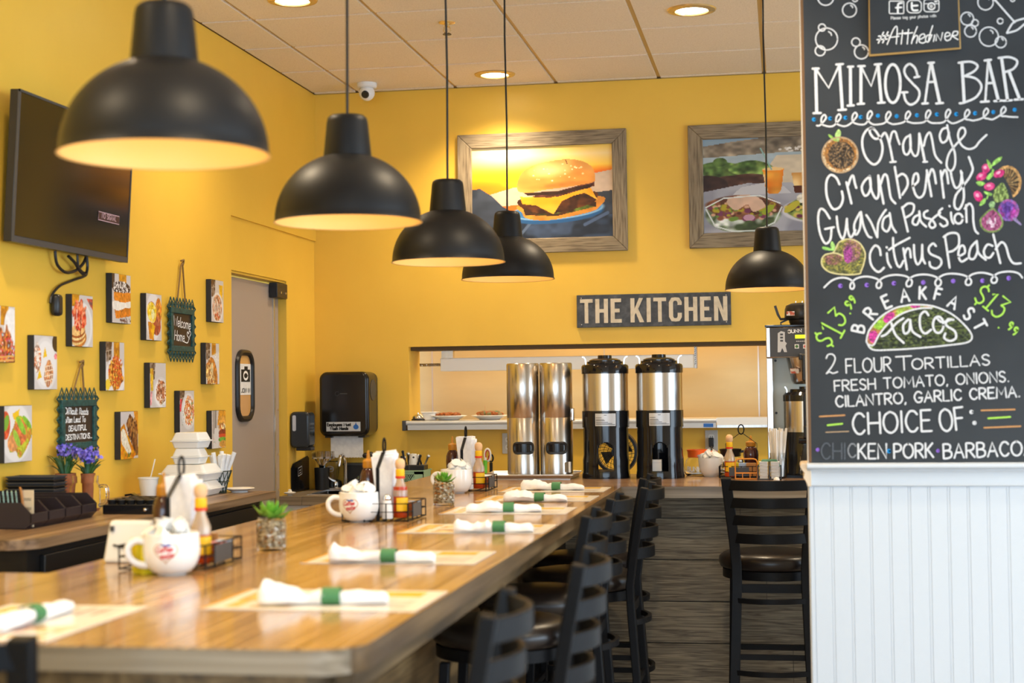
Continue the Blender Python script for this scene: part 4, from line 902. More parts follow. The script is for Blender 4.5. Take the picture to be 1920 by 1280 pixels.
# ------------------------------------------------------------------ bar stools (local: sitter faces +Y)
SGRP = 'black ladder-back bar stools'
def make_stool():
    t = thing('bar_stool', '', 'stool', (0, 0, 0), 0, SGRP)
    seat = MB()
    prof = [(0, .735), (.20, .735), (.215, .745), (.222, .765), (.218, .785), (.20, .800), (.15, .808), (0, .812)]
    seat.M = Matrix.Translation((0, .0, 0)) @ Matrix.Diagonal((1, .98, 1, 1)); seat.lathe(prof, n=36); seat.build('seat', 'vinyl', t)
    MB().lathe([(.175, .700), (.205, .700), (.205, .735), (.175, .735)], n=36).build('seat_frame', 'blackmetal', t)
    for s in (-1, 1):
        pts = [(s * .175, -.275, 1.128), (s * .160, -.245, .98), (s * .147, -.225, .86), (s * .140, -.212, .76), (s * .140, -.215, .68), (s * .150, -.235, .40), (s * .165, -.262, .0)]
        MB().bar(pts, .042, .030, (1, 0, 0)).build('rear_leg', 'blackmetal', t, bevel=.004)
        MB().bar([(s * .165, .150, .70), (s * .172, .165, .40), (s * .185, .19, 0)], .030, .030, (1, 0, 0)).build('front_leg', 'blackmetal', t, bevel=.004)
    for zc, w in ((1.098, .172), (1.026, .164), (.955, .157), (.880, .149)):
        yb = -.225 - (zc - .86) * .185
        pts = [(w * q, yb - .060 * (1 - q * q), zc) for q in [k / 8 - 1 for k in range(17)]]
        MB().bar(pts, .042, .012, (0, 0, 1)).build('slat', 'blackmetal', t, bevel=.002)
    def arc3(zc, w, y, bow, h=.020):
        return MB().bar([(w * q, y + bow * (1 - q * q), zc) for q in [k / 6 - 1 for k in range(13)]], h, .014, (0, 0, 1))
    MB().box(-.14, .14, -.222, -.208, .655, .690).build('apron', 'blackmetal', t)
    arc3(.625, .142, -.222, -.05).build('stretcher', 'blackmetal', t)
    MB().box(-.152, .152, -.240, -.226, .385, .407).build('stretcher', 'blackmetal', t)
    arc3(.335, .154, -.240, -.05).build('foot_ring', 'blackmetal', t)
    MB().box(-.172, .172, .158, .172, .36, .382).build('footrest', 'blackmetal', t)
    for s in (-1, 1):
        MB().bar([(s * .150, -.235, .395), (s * .172, .165, .395)], .020, .014, (0, 0, 1)).build('stretcher', 'blackmetal', t)
    return t
stool = make_stool()
# world x of back (post tops), y centre, rotation
SPR = [5, 3.5, 2, 1, 0, 0]
SP = [('black bar stool at the bar, nearest the camera, at the bottom centre', -.50, 2.65), ('second black bar stool from the camera along the bar', -.443, 3.39), ('third black bar stool from the camera along the bar', -.577, 4.61),
      ('fourth black bar stool from the camera along the bar', -.58, 5.31), ('fifth black bar stool along the bar, second from the far counter', -.515, 5.88), ('last black bar stool along the bar, closest to the plank-clad counter', -.572, 6.46)]
for i, (lab, xb_, yc_) in enumerate(SP):
    o = stool if i == 0 else dup(stool)
    o.location = (xb_ - .275, yc_, 0); o.rotation_euler = (0, 0, math.pi / 2 + math.radians(SPR[i])); o['label'] = lab
o = dup(stool, (-.064, 6.60, 0), 0, 'black bar stool facing the plank-clad counter, beside the chalkboard partition')
o = dup(stool, (-1.335, 2.48, 0), math.radians(0), 'black bar stool at the near end of the bar, cut by the lower left edge')

# ------------------------------------------------------------------ placemats and napkin rolls
def mat_paint(p):
    p.pol('0,0 1,0 1,1 0,1', 'efe6d8'); p.pol('.0,.0 .03,.0 .03,1 .0,1', 'd9a24a')
    p.pol('.08,.1 .2,.08 .16,.9 .1,.9', 'e8bc68', .2); p.pol('.24,.12 .4,.2 .36,.5 .22,.46', 'd9a878', .3, col2='efd9b4'); p.pol('.24,.6 .42,.58 .4,.92 .22,.92', 'cf9a7c', .3, col2='ecd0a0')
    p.pol('.68,.08 .92,.08 .92,.34 .68,.34', 'ecb93c', .1); p.pol('.68,.44 .94,.44 .94,.92 .68,.92', 'e4dace', .1)
    for k in range(7): p.line([(.70, .5 + .06 * k), (.92, .5 + .06 * k)], 'a08a78', .006)
    for k in range(6): p.line([(.46, .16 + .12 * k), (.62, .16 + .12 * k)], 'b59a84', .006)
def placemat(label, x, y, w, d, rot=0.0):
    t = MB().box(-w / 2, w / 2, -d / 2, d / 2, 0, .0008).build('placemat', 'paper', None)
    t.location = (x, y, BT + .0004); t.rotation_euler = (0, 0, rot); tag(t, label, 'placemat', 'printed paper placemats on the bar')
    p = Pic(60, 42, 'e6d8c2', 5); mat_paint(p)
    p.mesh('print', lambda u, v: (-w / 2 + u * w, d / 2 - v * d, .0012), mat='matprint', parent=t)
M['matprint'] = vcol('placemat_print', 0.22, 0.5)
def napkin_roll(label, x, y, rot, seed, length=.26):
    rng = random.Random(seed)
    t = thing('napkin_roll', label, 'napkin', (x, y, BT + .001), rot, 'napkin rolls with green bands on the bar')
    prof = []; n = 24; mb = MB()
    rings = []
    for i in range(n + 1):
        u = i / n; xx = (u - .5) * length
        r = .0160 + .0065 * (max(0, .45 - u) / .45) + rng.uniform(-.0022, .0022) + .004 * math.sin(u * 9 + seed) * (u < .45)
        if u > .45: r = .0155 + .001 * math.sin(u * 25 + seed) - .004 * (u - .45)
        if .43 < u < .58: r = .0165
        if i in (0, n): r *= .72
        rings.append((xx, r))
    m = 18; vs = []; fs = []
    for xx, r in rings:
        for k in range(m):
            a = 2 * math.pi * k / m; q = 1 + .10 * math.sin(3 * a + xx * 40) + (.06 * math.sin(7 * a + seed))
            vs.append((xx, r * 1.35 * q * math.cos(a), max(.0005, r * .95 + r * q * math.sin(a) * .95)))
    for i in range(n):
        for k in range(m): fs.append((i * m + k, i * m + (k + 1) % m, i * m + m + (k + 1) % m, i * m + m + k))
    fs += [list(range(m))[::-1], [n * m + k for k in range(m)]]
    mb.add(vs, fs); mb.build('napkin', 'napkin', t, smooth=60)
    b = MB(); ring = []
    for xx in (-.002, .036):
        ring.append([(xx + .0, .0245 * math.cos(2 * math.pi * k / 20), .0175 + .0178 * math.sin(2 * math.pi * k / 20)) for k in range(20)])
    b.add(ring[0] + ring[1], [(k, (k + 1) % 20, 20 + (k + 1) % 20, 20 + k) for k in range(20)]); b.build('paper_band', 'band', t)
    MB().bar([(length * .30, .0, .012), (length * .52, .0, .010)], .012, .002, (0, 1, 0)).build('cutlery_handle', 'chrome', t) if False else None
    return t
MATS = [('nearest', 2.89, 3.235, -.935), ('second nearest', 3.695, 4.03, -.98), ('third nearest', 4.505, 4.82, -.935), ('fourth nearest', 5.225, 5.50, -.965), ('fifth nearest', 5.825, 6.09, -.955), ('farthest', 6.33, 6.62, -.965)]
for n_, a, b, xc in MATS: placemat(n_ + ' printed paper placemat along the right side of the bar', xc, (a + b) / 2 + .0, .445, .30)
placemat('printed paper placemat on the near end of the bar, at the left edge', -1.42, 2.715, .445, .30, math.pi / 2)
NAP = [('green-banded napkin roll on the nearest placemat, close to the bar corner', (487, 1124), (727, 1122)), ('puffy green-banded napkin roll on the second nearest placemat', (620, 1046), (815, 1046)), ('green-banded napkin roll on the third nearest placemat', (852, 991), (1000, 991)),
       ('green-banded napkin roll on the fourth nearest placemat', (875, 955), (1015, 954)), ('straight green-banded napkin roll on the fifth nearest placemat', (945, 935), (1063, 935)), ('green-banded napkin roll on the farthest placemat', (978, 914), (1095, 914))]
for i, (lab, a, b) in enumerate(NAP):
    p, q = PZ(*a, BT + .012), PZ(*b, BT + .012); c = (p + q) / 2
    napkin_roll(lab, c.x, c.y, math.atan2(q.y - p.y, q.x - p.x), i + 1, (q - p).length)
p, q = PZ(-40, 1185, BT + .012), PZ(128, 1137, BT + .012); c = (p + q) / 2
napkin_roll('green-banded napkin roll lying diagonally at the left edge of the bar', c.x, c.y, math.atan2(q.y - p.y, q.x - p.x), 9, (q - p).length)

# ------------------------------------------------------------------ mugs with creamer cups, caddies, succulents
MG = 'big white latte mugs of creamer cups on the bar'
def heart(n=40): return [(16 * math.sin(t) ** 3 / 17, (13 * math.cos(t) - 5 * math.cos(2 * t) - 2 * math.cos(3 * t) - math.cos(4 * t)) / 17) for t in [2 * math.pi * k / n for k in range(n + 1)]]
def mug_r(z): 
    P = [(0, .034), (.006, .045), (.02, .058), (.04, .066), (.06, .0675), (.08, .066), (.098, .0655)]
    for (a, ra), (b, rb) in zip(P, P[1:]):
        if z <= b: return ra + (rb - ra) * (z - a) / (b - a)
    return P[-1][1]
def make_mug(label, x, y, hdir, ldir, logo=True):
    t = thing('latte_mug', label, 'mug', (x, y, BT + .0005), 0, MG)
    out = [(0, .0), (.033, .0), (.036, .004)] + [(mug_r(z), z) for z in (.006, .014, .022, .032, .045, .06, .075, .09, .097)]
    inn = [(.0635, .099), (.0615, .095)] + [(mug_r(z) - .004, z) for z in (.08, .06, .04, .022)] + [(0, .012)]
    MB().lathe(out + inn, n=44).build('bowl', 'porc', t)
    h = MB(); ca, sa = math.cos(hdir), math.sin(hdir)
    pts = [(.060, .078), (.082, .082), (.098, .072), (.102, .056), (.094, .038), (.076, .026), (.054, .022)]
    h.tube([(r * ca, r * sa, z) for r, z in crom(pts, 4)], .0085, 10); h.build('handle', 'porc', t)
    if logo:
        mb = MB(); cu, cv = 0, .056
        def put(u, v):
            z = cv + v; a = ldir + u / .067; r = mug_r(z) + .0008; return (r * math.cos(a), r * math.sin(a), z)
        hp = [(u * .030, v * .027 + .002) for u, v in heart()]
        ribbon(mb, hp, .0018, put, 0); write(mb, 'Nestle', put, -.012, .016, .012, .016, .0058, .0017, 1)
        write(mb, 'Coffee', put, -.022, .001, .016, .004, .0125, .0025, 2, .2); write(mb, 'mate', put, -.012, -.014, .018, -.010, .0125, .0025, 2, .2)
        mb.build('heart_logo', ['goldcap', 'blue_ink', 'red_ink'], t, recalc=False)
    return t
def make_pod(label):
    t = thing('creamer_cup', label, 'creamer', (0, 0, 0), 0)
    MB().lathe([(0, 0), (.0125, 0), (.0165, .020), (.0165, .022), (.020, .0225), (.020, .0245), (0, .0248)], n=18).build('cup', 'foam', t)
    pv = MB(); pv.lathe([(0, .0249), (.0192, .0247), (.0192, .0252), (0, .0256)], n=18); pv.poly([(.012, -.008, .0253), (.026, -.005, .0258), (.026, .005, .0258), (.012, .008, .0253)])
    pv.build('foil_lid', 'paper', t); return t
pod0 = make_pod(''); used_pod = [False]
def pods(x, y, z, r, where, seed, n=9):
    rng = random.Random(seed)
    for k in range(n):
        if used_pod[0]: o = dup(pod0)
        else: o = pod0; used_pod[0] = True
        a = k * 2.399 + seed; rr = r * math.sqrt((k + .5) / n) * .95
        o.location = (x + rr * math.cos(a), y + rr * math.sin(a), z + .030 * (1 - (rr / r) ** 2) + rng.uniform(-.004, .008))
        o.rotation_euler = (rng.uniform(-1.0, 1.0), rng.uniform(-1.0, 1.0), rng.uniform(0, 6))
        o['label'] = 'white creamer cup heaped in the ' + where; o['group'] = 'creamer cups in the ' + where
mugs = [('white latte mug nearest the camera, heaped with creamer cups', (322, 1076), 'nearest white mug', 3.35), ('white latte mug beside the middle condiment caddy on the bar', (674, 978), 'mug by the middle caddy', 4.76), ('white latte mug behind the far succulent jar on the bar', (856, 924), 'mug behind the far succulent', 6.2)]
for i, (lab, px, wh, yy) in enumerate(mugs):
    p = PZ(*px, BT); tocam = math.atan2(-p.y, -p.x)
    make_mug(lab, p.x, p.y, tocam - math.radians(88) if i < 2 else tocam - math.radians(100), tocam - math.radians(12 if i == 0 else 28), i < 2)
    pods(p.x, p.y, BT + .080, .046, wh, i + 3)

RG = 'black wire condiment caddies'
def make_rack():
    """local: long axis +Y, handle plane along Y at x=0"""
    t = thing('condiment_caddy', '', 'caddy', (0, 0, 0), 0, RG)
    w, d = .11, .125
    mb = MB(); r = .0022
    for z in (.006, .035, .062):
        mb.tube([(-w, -d, z), (w, -d, z), (w, d, z), (-w, d, z)], r, 6, closed=True)
    for x in (-w, -w / 3, w / 3, w):
        for y in (-d, d): mb.tube([(x, y, .003), (x, y, .062)], r, 6)
    for y in (-d * .5, 0, d * .5):
        for x in (-w, w): mb.tube([(x, y, .003), (x, y, .062)], r, 6)
    for x in (-w * .6, -w * .2, w * .2, w * .6): mb.tube([(x, -d, .006), (x, d, .006)], r, 6)
    mb.build('wire_basket', 'blackmetal', t)
    hd = MB(); hy = .088
    for s in (-1, 1): hd.bar([(-.0, s * hy, .004), (0, s * hy, .175), (0, s * .012, .225)], .012, .0035, (1, 0, 0))
    hd.build('handle', 'blackmetal', t)
    MB().tube([(0, .0165 * math.sin(a), .247 + .024 * math.cos(a)) for a in [2 * math.pi * k / 20 for k in range(20)]], .0033, 8, closed=True).build('carry_ring', 'blackmetal', t)
    pl = MB().box(w + .002, w + .0045, -d * .55, d * .35, .014, .058); pl.build('label_plate', 'darkgrey', t)
    return t
def make_syrup():
    t = thing('syrup_bottle', '', 'bottle', (0, 0, 0), 0, 'dark syrup bottles with gold caps')
    MB().lathe([(0, 0), (.026, 0), (.030, .006), (.031, .04), (.030, .055), (.034, .075), (.036, .095), (.034, .115), (.026, .130), (.019, .135), (.019, .140), (0, .140)], n=28).build('bottle', 'syrup', t)
    MB().lathe([(.022, .136), (.0235, .138), (.0235, .156), (.019, .160), (.008, .163), (.0045, .185), (.003, .187), (0, .187)], n=22).build('cap', 'goldcap', t); return t
def make_hot():
    t = thing('hot_sauce_bottle', '', 'bottle', (0, 0, 0), 0, 'hot sauce bottles with wooden caps')
    b = MB().lathe([(0, 0), (.022, 0), (.0245, .005), (.0245, .072), (0, .072)], n=24)
    b.build('sauce', 'hotsauce', t)
    MB().lathe([(.0246, .070), (.0247, .088), (.019, .104), (.013, .118), (.0115, .132), (0, .132)], n=24).build('bottle_shoulder', 'amber', t)
    MB().lathe([(.0127, .128), (.0150, .131), (.0150, .158), (.0128, .160), (0, .160)], n=20).build('neck_wrap', 'yellow', t)
    MB().lathe([(.0152, .129), (.0158, .131), (.0158, .135), (.0152, .137)], n=20).build('neck_ring', 'redring', t)
    MB().lathe([(0, .158), (.011, .158), (.0155, .166), (.017, .176), (.0155, .187), (.009, .194), (0, .1955)], n=20).build('wooden_cap', 'woodcap', t)
    lb = MB(); n = 12; vs = []
    for z in (.022, .062, .066): vs += [(.0252 * math.cos(a), .0252 * math.sin(a), z) for a in [-1.1 + 2.2 * k / n for k in range(n + 1)]]
    lb.add(vs, [(j * (n + 1) + k, j * (n + 1) + k + 1, (j + 1) * (n + 1) + k + 1, (j + 1) * (n + 1) + k) for j in range(2) for k in range(n)])
    lb.build('label', 'yellow', t); return t
def make_shaker(cat='shaker'):
    t = thing('salt_shaker', '', cat, (0, 0, 0), 0, 'glass shakers in the caddies')
    MB().lathe([(0, 0), (.017, 0), (.0185, .004), (.0165, .04), (.0125, .062), (0, .062)], n=18).build('glass_body', 'salt', t)
    MB().lathe([(.013, .060), (.0142, .062), (.0142, .070), (.010, .079), (0, .082)], n=18).build('metal_top', 'chrome', t); return t
def napkin_stack(t_name, label, loc, rz, w=.05, d=.08, h=.17, seed=1):
    t = thing('napkin_stack', label, 'napkins', loc, rz, 'upright paper napkin stacks in the caddies'); rng = random.Random(seed)
    mb = MB(); n = 9
    for k in range(n):
        x = -w / 2 + w * k / (n - 1); hh = h + rng.uniform(-.012, .008); tw = rng.uniform(-.008, .008)
        a = d / 2 * (1 + rng.uniform(-.05, .05))
        mb.add([(x * .7 - .002, -a * .62, 0), (x * .7 + .002, -a * .62, 0), (x * .7 + .002, a * .62, 0), (x * .7 - .002, a * .62, 0), (x * 1.25 - .003, -a * 1.0 + tw, hh - rng.uniform(0, .02)), (x * 1.25 + .003, -a * 1.0 + tw, hh), (x * 1.25 + .003, a * 1.0 + tw, hh - rng.uniform(0, .016)), (x * 1.25 - .003, a * 1.0 + tw, hh - .006)],
               [(0, 3, 2, 1), (4, 5, 6, 7), (0, 1, 5, 4), (1, 2, 6, 5), (2, 3, 7, 6), (3, 0, 4, 7)])
    mb.build('napkin_sheets', 'napkin', t, bevel=.001, seg=1); return t
rack0, syr0, hot0, shk0 = make_rack(), make_syrup(), make_hot(), make_shaker()
first = {id(rack0): True, id(syr0): True, id(hot0): True, id(shk0): True}
def place(src, loc, rz, label, scale_=1.0, **kw):
    if first.get(id(src)): first[id(src)] = False; o = src
    else: o = dup(src)
    o.location = loc; o.rotation_euler = (0, 0, rz); o['label'] = label; o.scale = scale_ if hasattr(scale_, '__len__') else (scale_,) * 3
    for k, v in kw.items(): o[k] = v
    return o
def jelly_stack(x, y, z, label, n=4, mats=('greyplastic',), s=.034, rz=0):
    for k in range(n):
        t = MB().prism([(-s / 2, -s / 2 * 1.1), (s / 2, -s / 2 * 1.1), (s / 2, s / 2 * 1.1), (-s / 2, s / 2 * 1.1)], 0, .0135, 0)
        t.prism([(-s / 2 - .002, -s / 2 * 1.1 - .002), (s / 2 + .002, -s / 2 * 1.1 - .002), (s / 2 + .002, s / 2 * 1.1 + .002), (-s / 2 - .002, s / 2 * 1.1 + .002)], .0135, .0152, 1)
        o = t.build('jelly_tub', mats, None, bevel=.001, seg=1); o.location = (x, y, z + k * .0156); o.rotation_euler = (0, 0, rz)
        tag(o, label, 'jelly tub', label.replace('small ', 'stacked '))
def packets(x, y, z, rz, label, mat, n=7, w=.045, h=.062, pitch=.0045):
    for k in range(n):
        o = MB().box(-w / 2, w / 2, -.0012, .0012, 0, h).build('sweetener_packet', mat, None, bevel=.0008, seg=1)
        o.location = (x + math.sin(rz) * -pitch * (k - n / 2), y + math.cos(rz) * pitch * (k - n / 2), z); o.rotation_euler = (.08 * math.sin(k * 2.1), 0, rz)
        tag(o, label, 'packet', label.replace('small ', 'row of '))
CAD = [('nearest', PZ(768, 982, BT) * 0 + Vector((-1.487, 3.645, BT)), 0), ('middle', Vector((-1.318, 4.985, BT)), 0), ('far', Vector((-1.345, 6.45, BT)), 0)]
for i, (nm, c, rz) in enumerate(CAD):
    wh = {'nearest': 'nearest caddy', 'middle': 'middle caddy on the bar', 'far': 'far caddy on the bar'}[nm]
    lab = {'nearest': 'black wire condiment caddy behind the nearest mug', 'middle': 'black wire condiment caddy in the middle of the bar, right of its mug', 'far': 'black wire condiment caddy at the far end of the bar'}[nm]
    place(rack0, c, rz, lab); z = BT + .010
    place(syr0, (c.x - .072, c.y + .060, z), 0, 'dark syrup bottle with gold cap in the ' + wh, scale_=(.80, .80, 1.17))
    tocam = math.atan2(-c.y, -c.x)
    o_ = place(hot0, (c.x + .060, c.y - .025, z), tocam + .55, 'hot sauce bottle with wooden cap in the ' + wh)
    if i == 1:
        for ch in o_.children:
            if ch.name.startswith('sauce'): ch.scale = (.97, .97, 1.42)
    place(shk0, (c.x + .028, c.y - .075, z), 0, 'salt shaker with chrome top in the ' + wh)
    place(shk0, (c.x - .030, c.y - .080, z), 0, 'pepper shaker with chrome top in the ' + wh, category='shaker')
    napkin_stack('napkins', 'stack of white napkins standing in the ' + wh, (c.x - .0, c.y + .018, z), math.pi / 2, .046, .072, .215, i)
    jelly_stack(c.x + .082, c.y + .025, z, 'small jelly tub stacked in the ' + wh, 3, ('jelly', 'brownp' if i else 'pinkp'))
    jelly_stack(c.x + .082, c.y + .075, z, 'small creamer tub stacked in the ' + wh, 3, ('greyplastic', 'bluep'))
    packets(c.x + .035, c.y + .095, z, 0, 'small brown sugar packet in the ' + wh, 'brownp', 5)
# yellow sweetener packets beside the nearest mug
packets(-1.512, 3.475, BT + .001, math.radians(55), 'small yellow sweetener packet left of the nearest caddy', 'yellowp', 6, .046, .085, .008)
# white tabletop device with sloped face at the left of the nearest mug
tl = PZ(195, 1056, BT)
t = thing('tabletop_stand', 'white plastic tabletop stand with a sloped face, left of the nearest mug', 'stand', (tl.x + .055, tl.y + .055, BT), math.radians(-4))
sd = MB().prism([(-.05, 0), (.05, 0), (.012, .105), (-.012, .105)], -.062, .062, 0, 'x'); sd.build('stand_body', 'foam', t, bevel=.010, seg=3)
MB().tube([(-.035, -.040, .045), (.02, -.042, .035), (.05, -.055, .028)], .003, 6).build('stylus', 'black', t)
MB().box(-.05, -.042, -.030, -.022, .078, .092).build('button', 'darkgrey', t)
def succulent(label, px, rr, hh, leaf, seed):
    p = PZ(*px, BT); rng = random.Random(seed)
    t = thing('succulent_jar', label, 'plant', (p.x, p.y + rr, BT), 0, 'succulents in pebble jars on the bar')
    MB().lathe([(0, .0), (rr * .94, .0), (rr, .006), (rr, hh * .86), (rr * .9, hh * .93), (rr * .92, hh), (rr * .86, hh), (rr * .85, hh * .93), (rr * .94, hh * .84), (rr * .94, .008), (0, .006)], n=32).build('jar', 'thinglass', t)
    mb = MB()
    for k in range(230):
        z = .010 + (hh * .84) * rng.random(); a = rng.uniform(0, 6.28); q = rr * .84 * (1 if rng.random() < .75 else rng.random())
        s = rng.uniform(.0035, .0065); mb.ball((q * math.cos(a), q * math.sin(a), z), s, 5, rng.choice((0, 0, 0, 0, 1, 2)), sz=.75)
    mb.cyl((0, 0, .008), rr * .78, hh * .78, 16, 0)
    o = mb.build('pebbles', ['pebble', 'brownp', 'foam'], t); o['kind'] = 'stuff'
    lf = MB(); L = leaf
    for k in range(22):
        a = k * 2.4; tier = k / 22; el = math.radians(18 + 62 * tier); ln = L * (1.05 - .45 * tier)
        d = Vector((math.cos(a) * math.cos(el), math.sin(a) * math.cos(el), math.sin(el))); sx_ = Vector((-math.sin(a), math.cos(a), 0)); up_ = sx_.cross(d) * -1
        b = Vector((0, 0, hh * .96 + .006 * tier)); w_ = ln * .21
        pts = [b - sx_ * w_ * .5, b + sx_ * w_ * .5, b + d * ln * .55 + sx_ * w_, b + d * ln + up_ * ln * .12, b + d * ln * .55 - sx_ * w_, b + d * ln * .5 - up_ * w_ * .6]
        lf.add(pts, [(0, 1, 5), (1, 2, 5), (2, 3, 5), (3, 4, 5), (4, 0, 5), (0, 4, 3, 2, 1)])
    lf.build('leaves', 'succulent', t); return t
succulent('pebble jar with spiky green succulent beside the nearest caddy', (500, 1033), .040, .088, .066, 1)
succulent('pebble jar with flat green succulent in front of the far mug', (828, 948), .040, .088, .054, 2)
# ------------------------------------------------------------------ coffee things on the far counter
def onret(px, py): return PZ(px, py, BT)
# sheet pan with the two steel tea dispensers
t = thing('sheet_pan', 'shallow aluminium sheet pan under the two steel dispensers', 'tray', (-1.21, 7.36, BT))
w, d = .222, .17
mb = MB().box(-w + .012, w - .012, -d + .012, d - .012, .001, .004)
for a in ((-w, -d, w, -d, 0, 1), (-w, d, w, d, 0, -1), (-w, -d, -w, d, 1, 0), (w, -d, w, d, -1, 0)):
    x0, y0, x1, y1, ix, iy = a; k = .012
    mb.add([(x0, y0, .021), (x1, y1, .021), (x1 + (ix * k if x1 == x0 else -k * np.sign(x1) ) , y1 + (iy * k if y0 == y1 else -k * np.sign(y1)), .003), (x0 + (ix * k if x1 == x0 else -k * np.sign(x0)), y0 + (iy * k if y0 == y1 else -k * np.sign(y0)), .003)], [(0, 1, 2, 3)])
mb.tube([(-w, -d, .021), (w, -d, .021), (w, d, .021), (-w, d, .021)], .0035, 8, closed=True)
mb.build('pan', 'alu', t)
for i, (px, lab) in enumerate(((981, 'left of the two tall steel tea dispensers on the sheet pan'), (1043, 'right of the two tall steel tea dispensers, next to the coffee urns'))):
    p = PY(px, 780, 7.33)
    t = thing('tea_dispenser', lab, 'dispenser', (p.x, 7.33, BT + .005), 0, 'steel tea dispensers'); r = .0785; h = .548
    MB().lathe([(0, 0), (r - .004, 0), (r, .003), (r, .285), (r - .0012, .2865), (r, .288), (r, h - .006), (r - .004, h), (r - .010, h), (r - .012, h - .006), (0, h - .006)], n=48, ell=1.05).build('body', 'steel', t)
    a0 = math.atan2(-7.33, -p.x)
    wn = MB(); pts = []
    cur = lambda u, z: ((r + .002) * math.cos(a0 + u / r), (r * 1.05 + .002) * math.sin(a0 + u / r), z)
    rr_ = rrect(-.046, .046, .118, .166, .016, 4)
    wn.tube([cur(u, z) for u, z in rr_], .007, 8, closed=True); wn.build('window_frame', 'black', t)
    gp = MB(); n = 10; vs = [cur(-.044 + .088 * k / n, z) for z in (.122, .162) for k in range(n + 1)]
    gp.add(vs, [(k, k + 1, n + 2 + k, n + 1 + k) for k in range(n)]); gp.build('sight_window', 'blackgloss', t)
    MB().box(r - .004, r + .010, -.02, .02, .27, .33).build('side_latch', 'chrome', t, bevel=.004) if i else None
    if i: MB().box(r - .012, r - .002, -.075, -.05, .025, .075).build('side_tag', 'foam', t)
def urn(label, px, py, through=True):
    p = onret(px, py); r = .112
    t = thing('coffee_urn', label, 'urn', (p.x, p.y + r, BT), math.atan2(-p.x, p.y), 'black and steel coffee urns')
    # lower housing with an arched cup bay in front
    lo = MB(); n = 120; z1 = .243; aw = .036; zarch = .135
    angs = [2 * math.pi * k / n - math.pi / 2 - math.pi / n for k in range(n)]
    ring = lambda z, q: [(q * math.cos(a), q * math.sin(a), z) for a in angs]
    zs = [0, .012, .035, .06, .085, .11, .135] + [.135 + .003 * k for k in range(1, 15)] + [.185, .21, z1]
    vs = []
    for z in zs: vs += ring(z, r + (.003 if z < .02 else 0) - .004 * (z > .1))
    fs = []
    def open_(k, za, zb):
        xm = (vs[k][0] + vs[(k + 1) % n][0]) / 2; ym = vs[k][1]
        zc = (za + zb) / 2; 
        if zc < .035 or (ym > 0 and not through): return False
        return abs(xm) < (.038 if zc < .135 else math.sqrt(max(0, .038 ** 2 - (zc - .135) ** 2)))
    for j in range(len(zs) - 1):
        for k in range(n):
            if not open_(k, zs[j], zs[j + 1]): fs.append((j * n + k, j * n + (k + 1) % n, (j + 1) * n + (k + 1) % n, (j + 1) * n + k))
    lo.add(vs, fs); lo.build('base_housing', 'blackgloss', t, recalc=False)
    st = MB(); st.lathe([(0, .03), (.10, .03), (.10, .034), (0, .034)], n=30); st.build('drip_tray', 'black', t)
    # open back so the bay sees through to the rear in part: side walls of the bay
    bw = MB().box(-.042, -.038, -.10, .06, .03, .16).box(.038, .042, -.10, .06, .03, .16); bw.build('bay_wall', 'black', t)
    sp = MB().lathe([(0, .165), (.014, .165), (.016, .20), (0, .20)], n=16); sp.at((0, -.06, 0)).lathe([(0, .170), (.012, .170), (.016, .21), (0, .21)], n=16); sp.build('spigot', 'black', t)
    MB().lathe([(0, .242), (r + .001, .242), (r + .001, .320), (r - .002, .322), (0, .322)], n=48).build('middle_collar', 'blackgloss', t)
    MB().lathe([(0, .320), (r - .003, .320), (r - .003, .500), (0, .500)], n=48).build('steel_body', 'steel', t)
    MB().lathe([(0, .498), (r + .001, .498), (r + .001, .532), (r - .004, .540), (r - .010, .541), (r - .024, .548), (r - .026, .556), (0, .556)], n=48).build('top_collar', 'blackgloss', t)
    MB().lathe([(0, .555), (.076, .555), (.076, .562), (.058, .570), (.034, .572), (.033, .586), (0, .587)], n=36).build('lid', 'blackgloss', t)
    hd = MB()
    for s in (-1, 1): hd.bar([(s * .090, -.03, .535), (s * .092, -.03, .565), (s * .099, -.03, .576), (s * .108, -.03, .579)], .014, .005, (0, 1, 0))
    hd.build('wire_handle', 'chrome', t)
    # rating label
    lb = MB(); m = 10; u0, u1 = (-.050, .048)
    cu = lambda u, z, q=.0022: ((r + q) * math.cos(-math.pi / 2 + u / r), (r + q) * math.sin(-math.pi / 2 + u / r), z)
    vs = [cu(u0 + (u1 - u0) * k / m, z) for z in (.250, .309) for k in range(m + 1)]
    lb.add(vs, [(k, k + 1, m + 2 + k, m + 1 + k) for k in range(m)], 0)
    for z, a, b in ((.301, -.008, .004), (.289, -.046, -.020), (.280, -.046, -.008), (.275, -.046, -.004), (.268, -.046, .01), (.262, -.046, .03), (.257, -.046, .044)):
        ribbon(lb, [(a + (b - a) * k / 5, z) for k in range(6)], .0022, lambda u, v: cu(u, v, .003), 1)
    lb.build('rating_label', ['alu2', 'darkgrey'], t, recalc=False)
    return t
M['mintpanel'] = base('pale_panel', lin('e6eee8'), .4)
M['alu2'] = base('silver_label', (0.62, 0.64, 0.66), 0.35, 0.2)
urn('left black and steel coffee urn, beside the steel dispensers', 1132, 898)
urn('right black and steel coffee urn, with a white box in its cup bay', 1235, 898, False)
p = PY(1231, 875, 7.27)
t = thing('small_box', 'small white carton inside the right coffee urn cup bay', 'box', (p.x, 7.27, BT + .0345)); MB().box(-.026, .026, -.02, .02, 0, .055).build('carton', 'foam', t, bevel=.002); MB().box(-.026, .026, -.0204, .0204, .040, .0415).build('lid_seam', 'greyplastic', t)
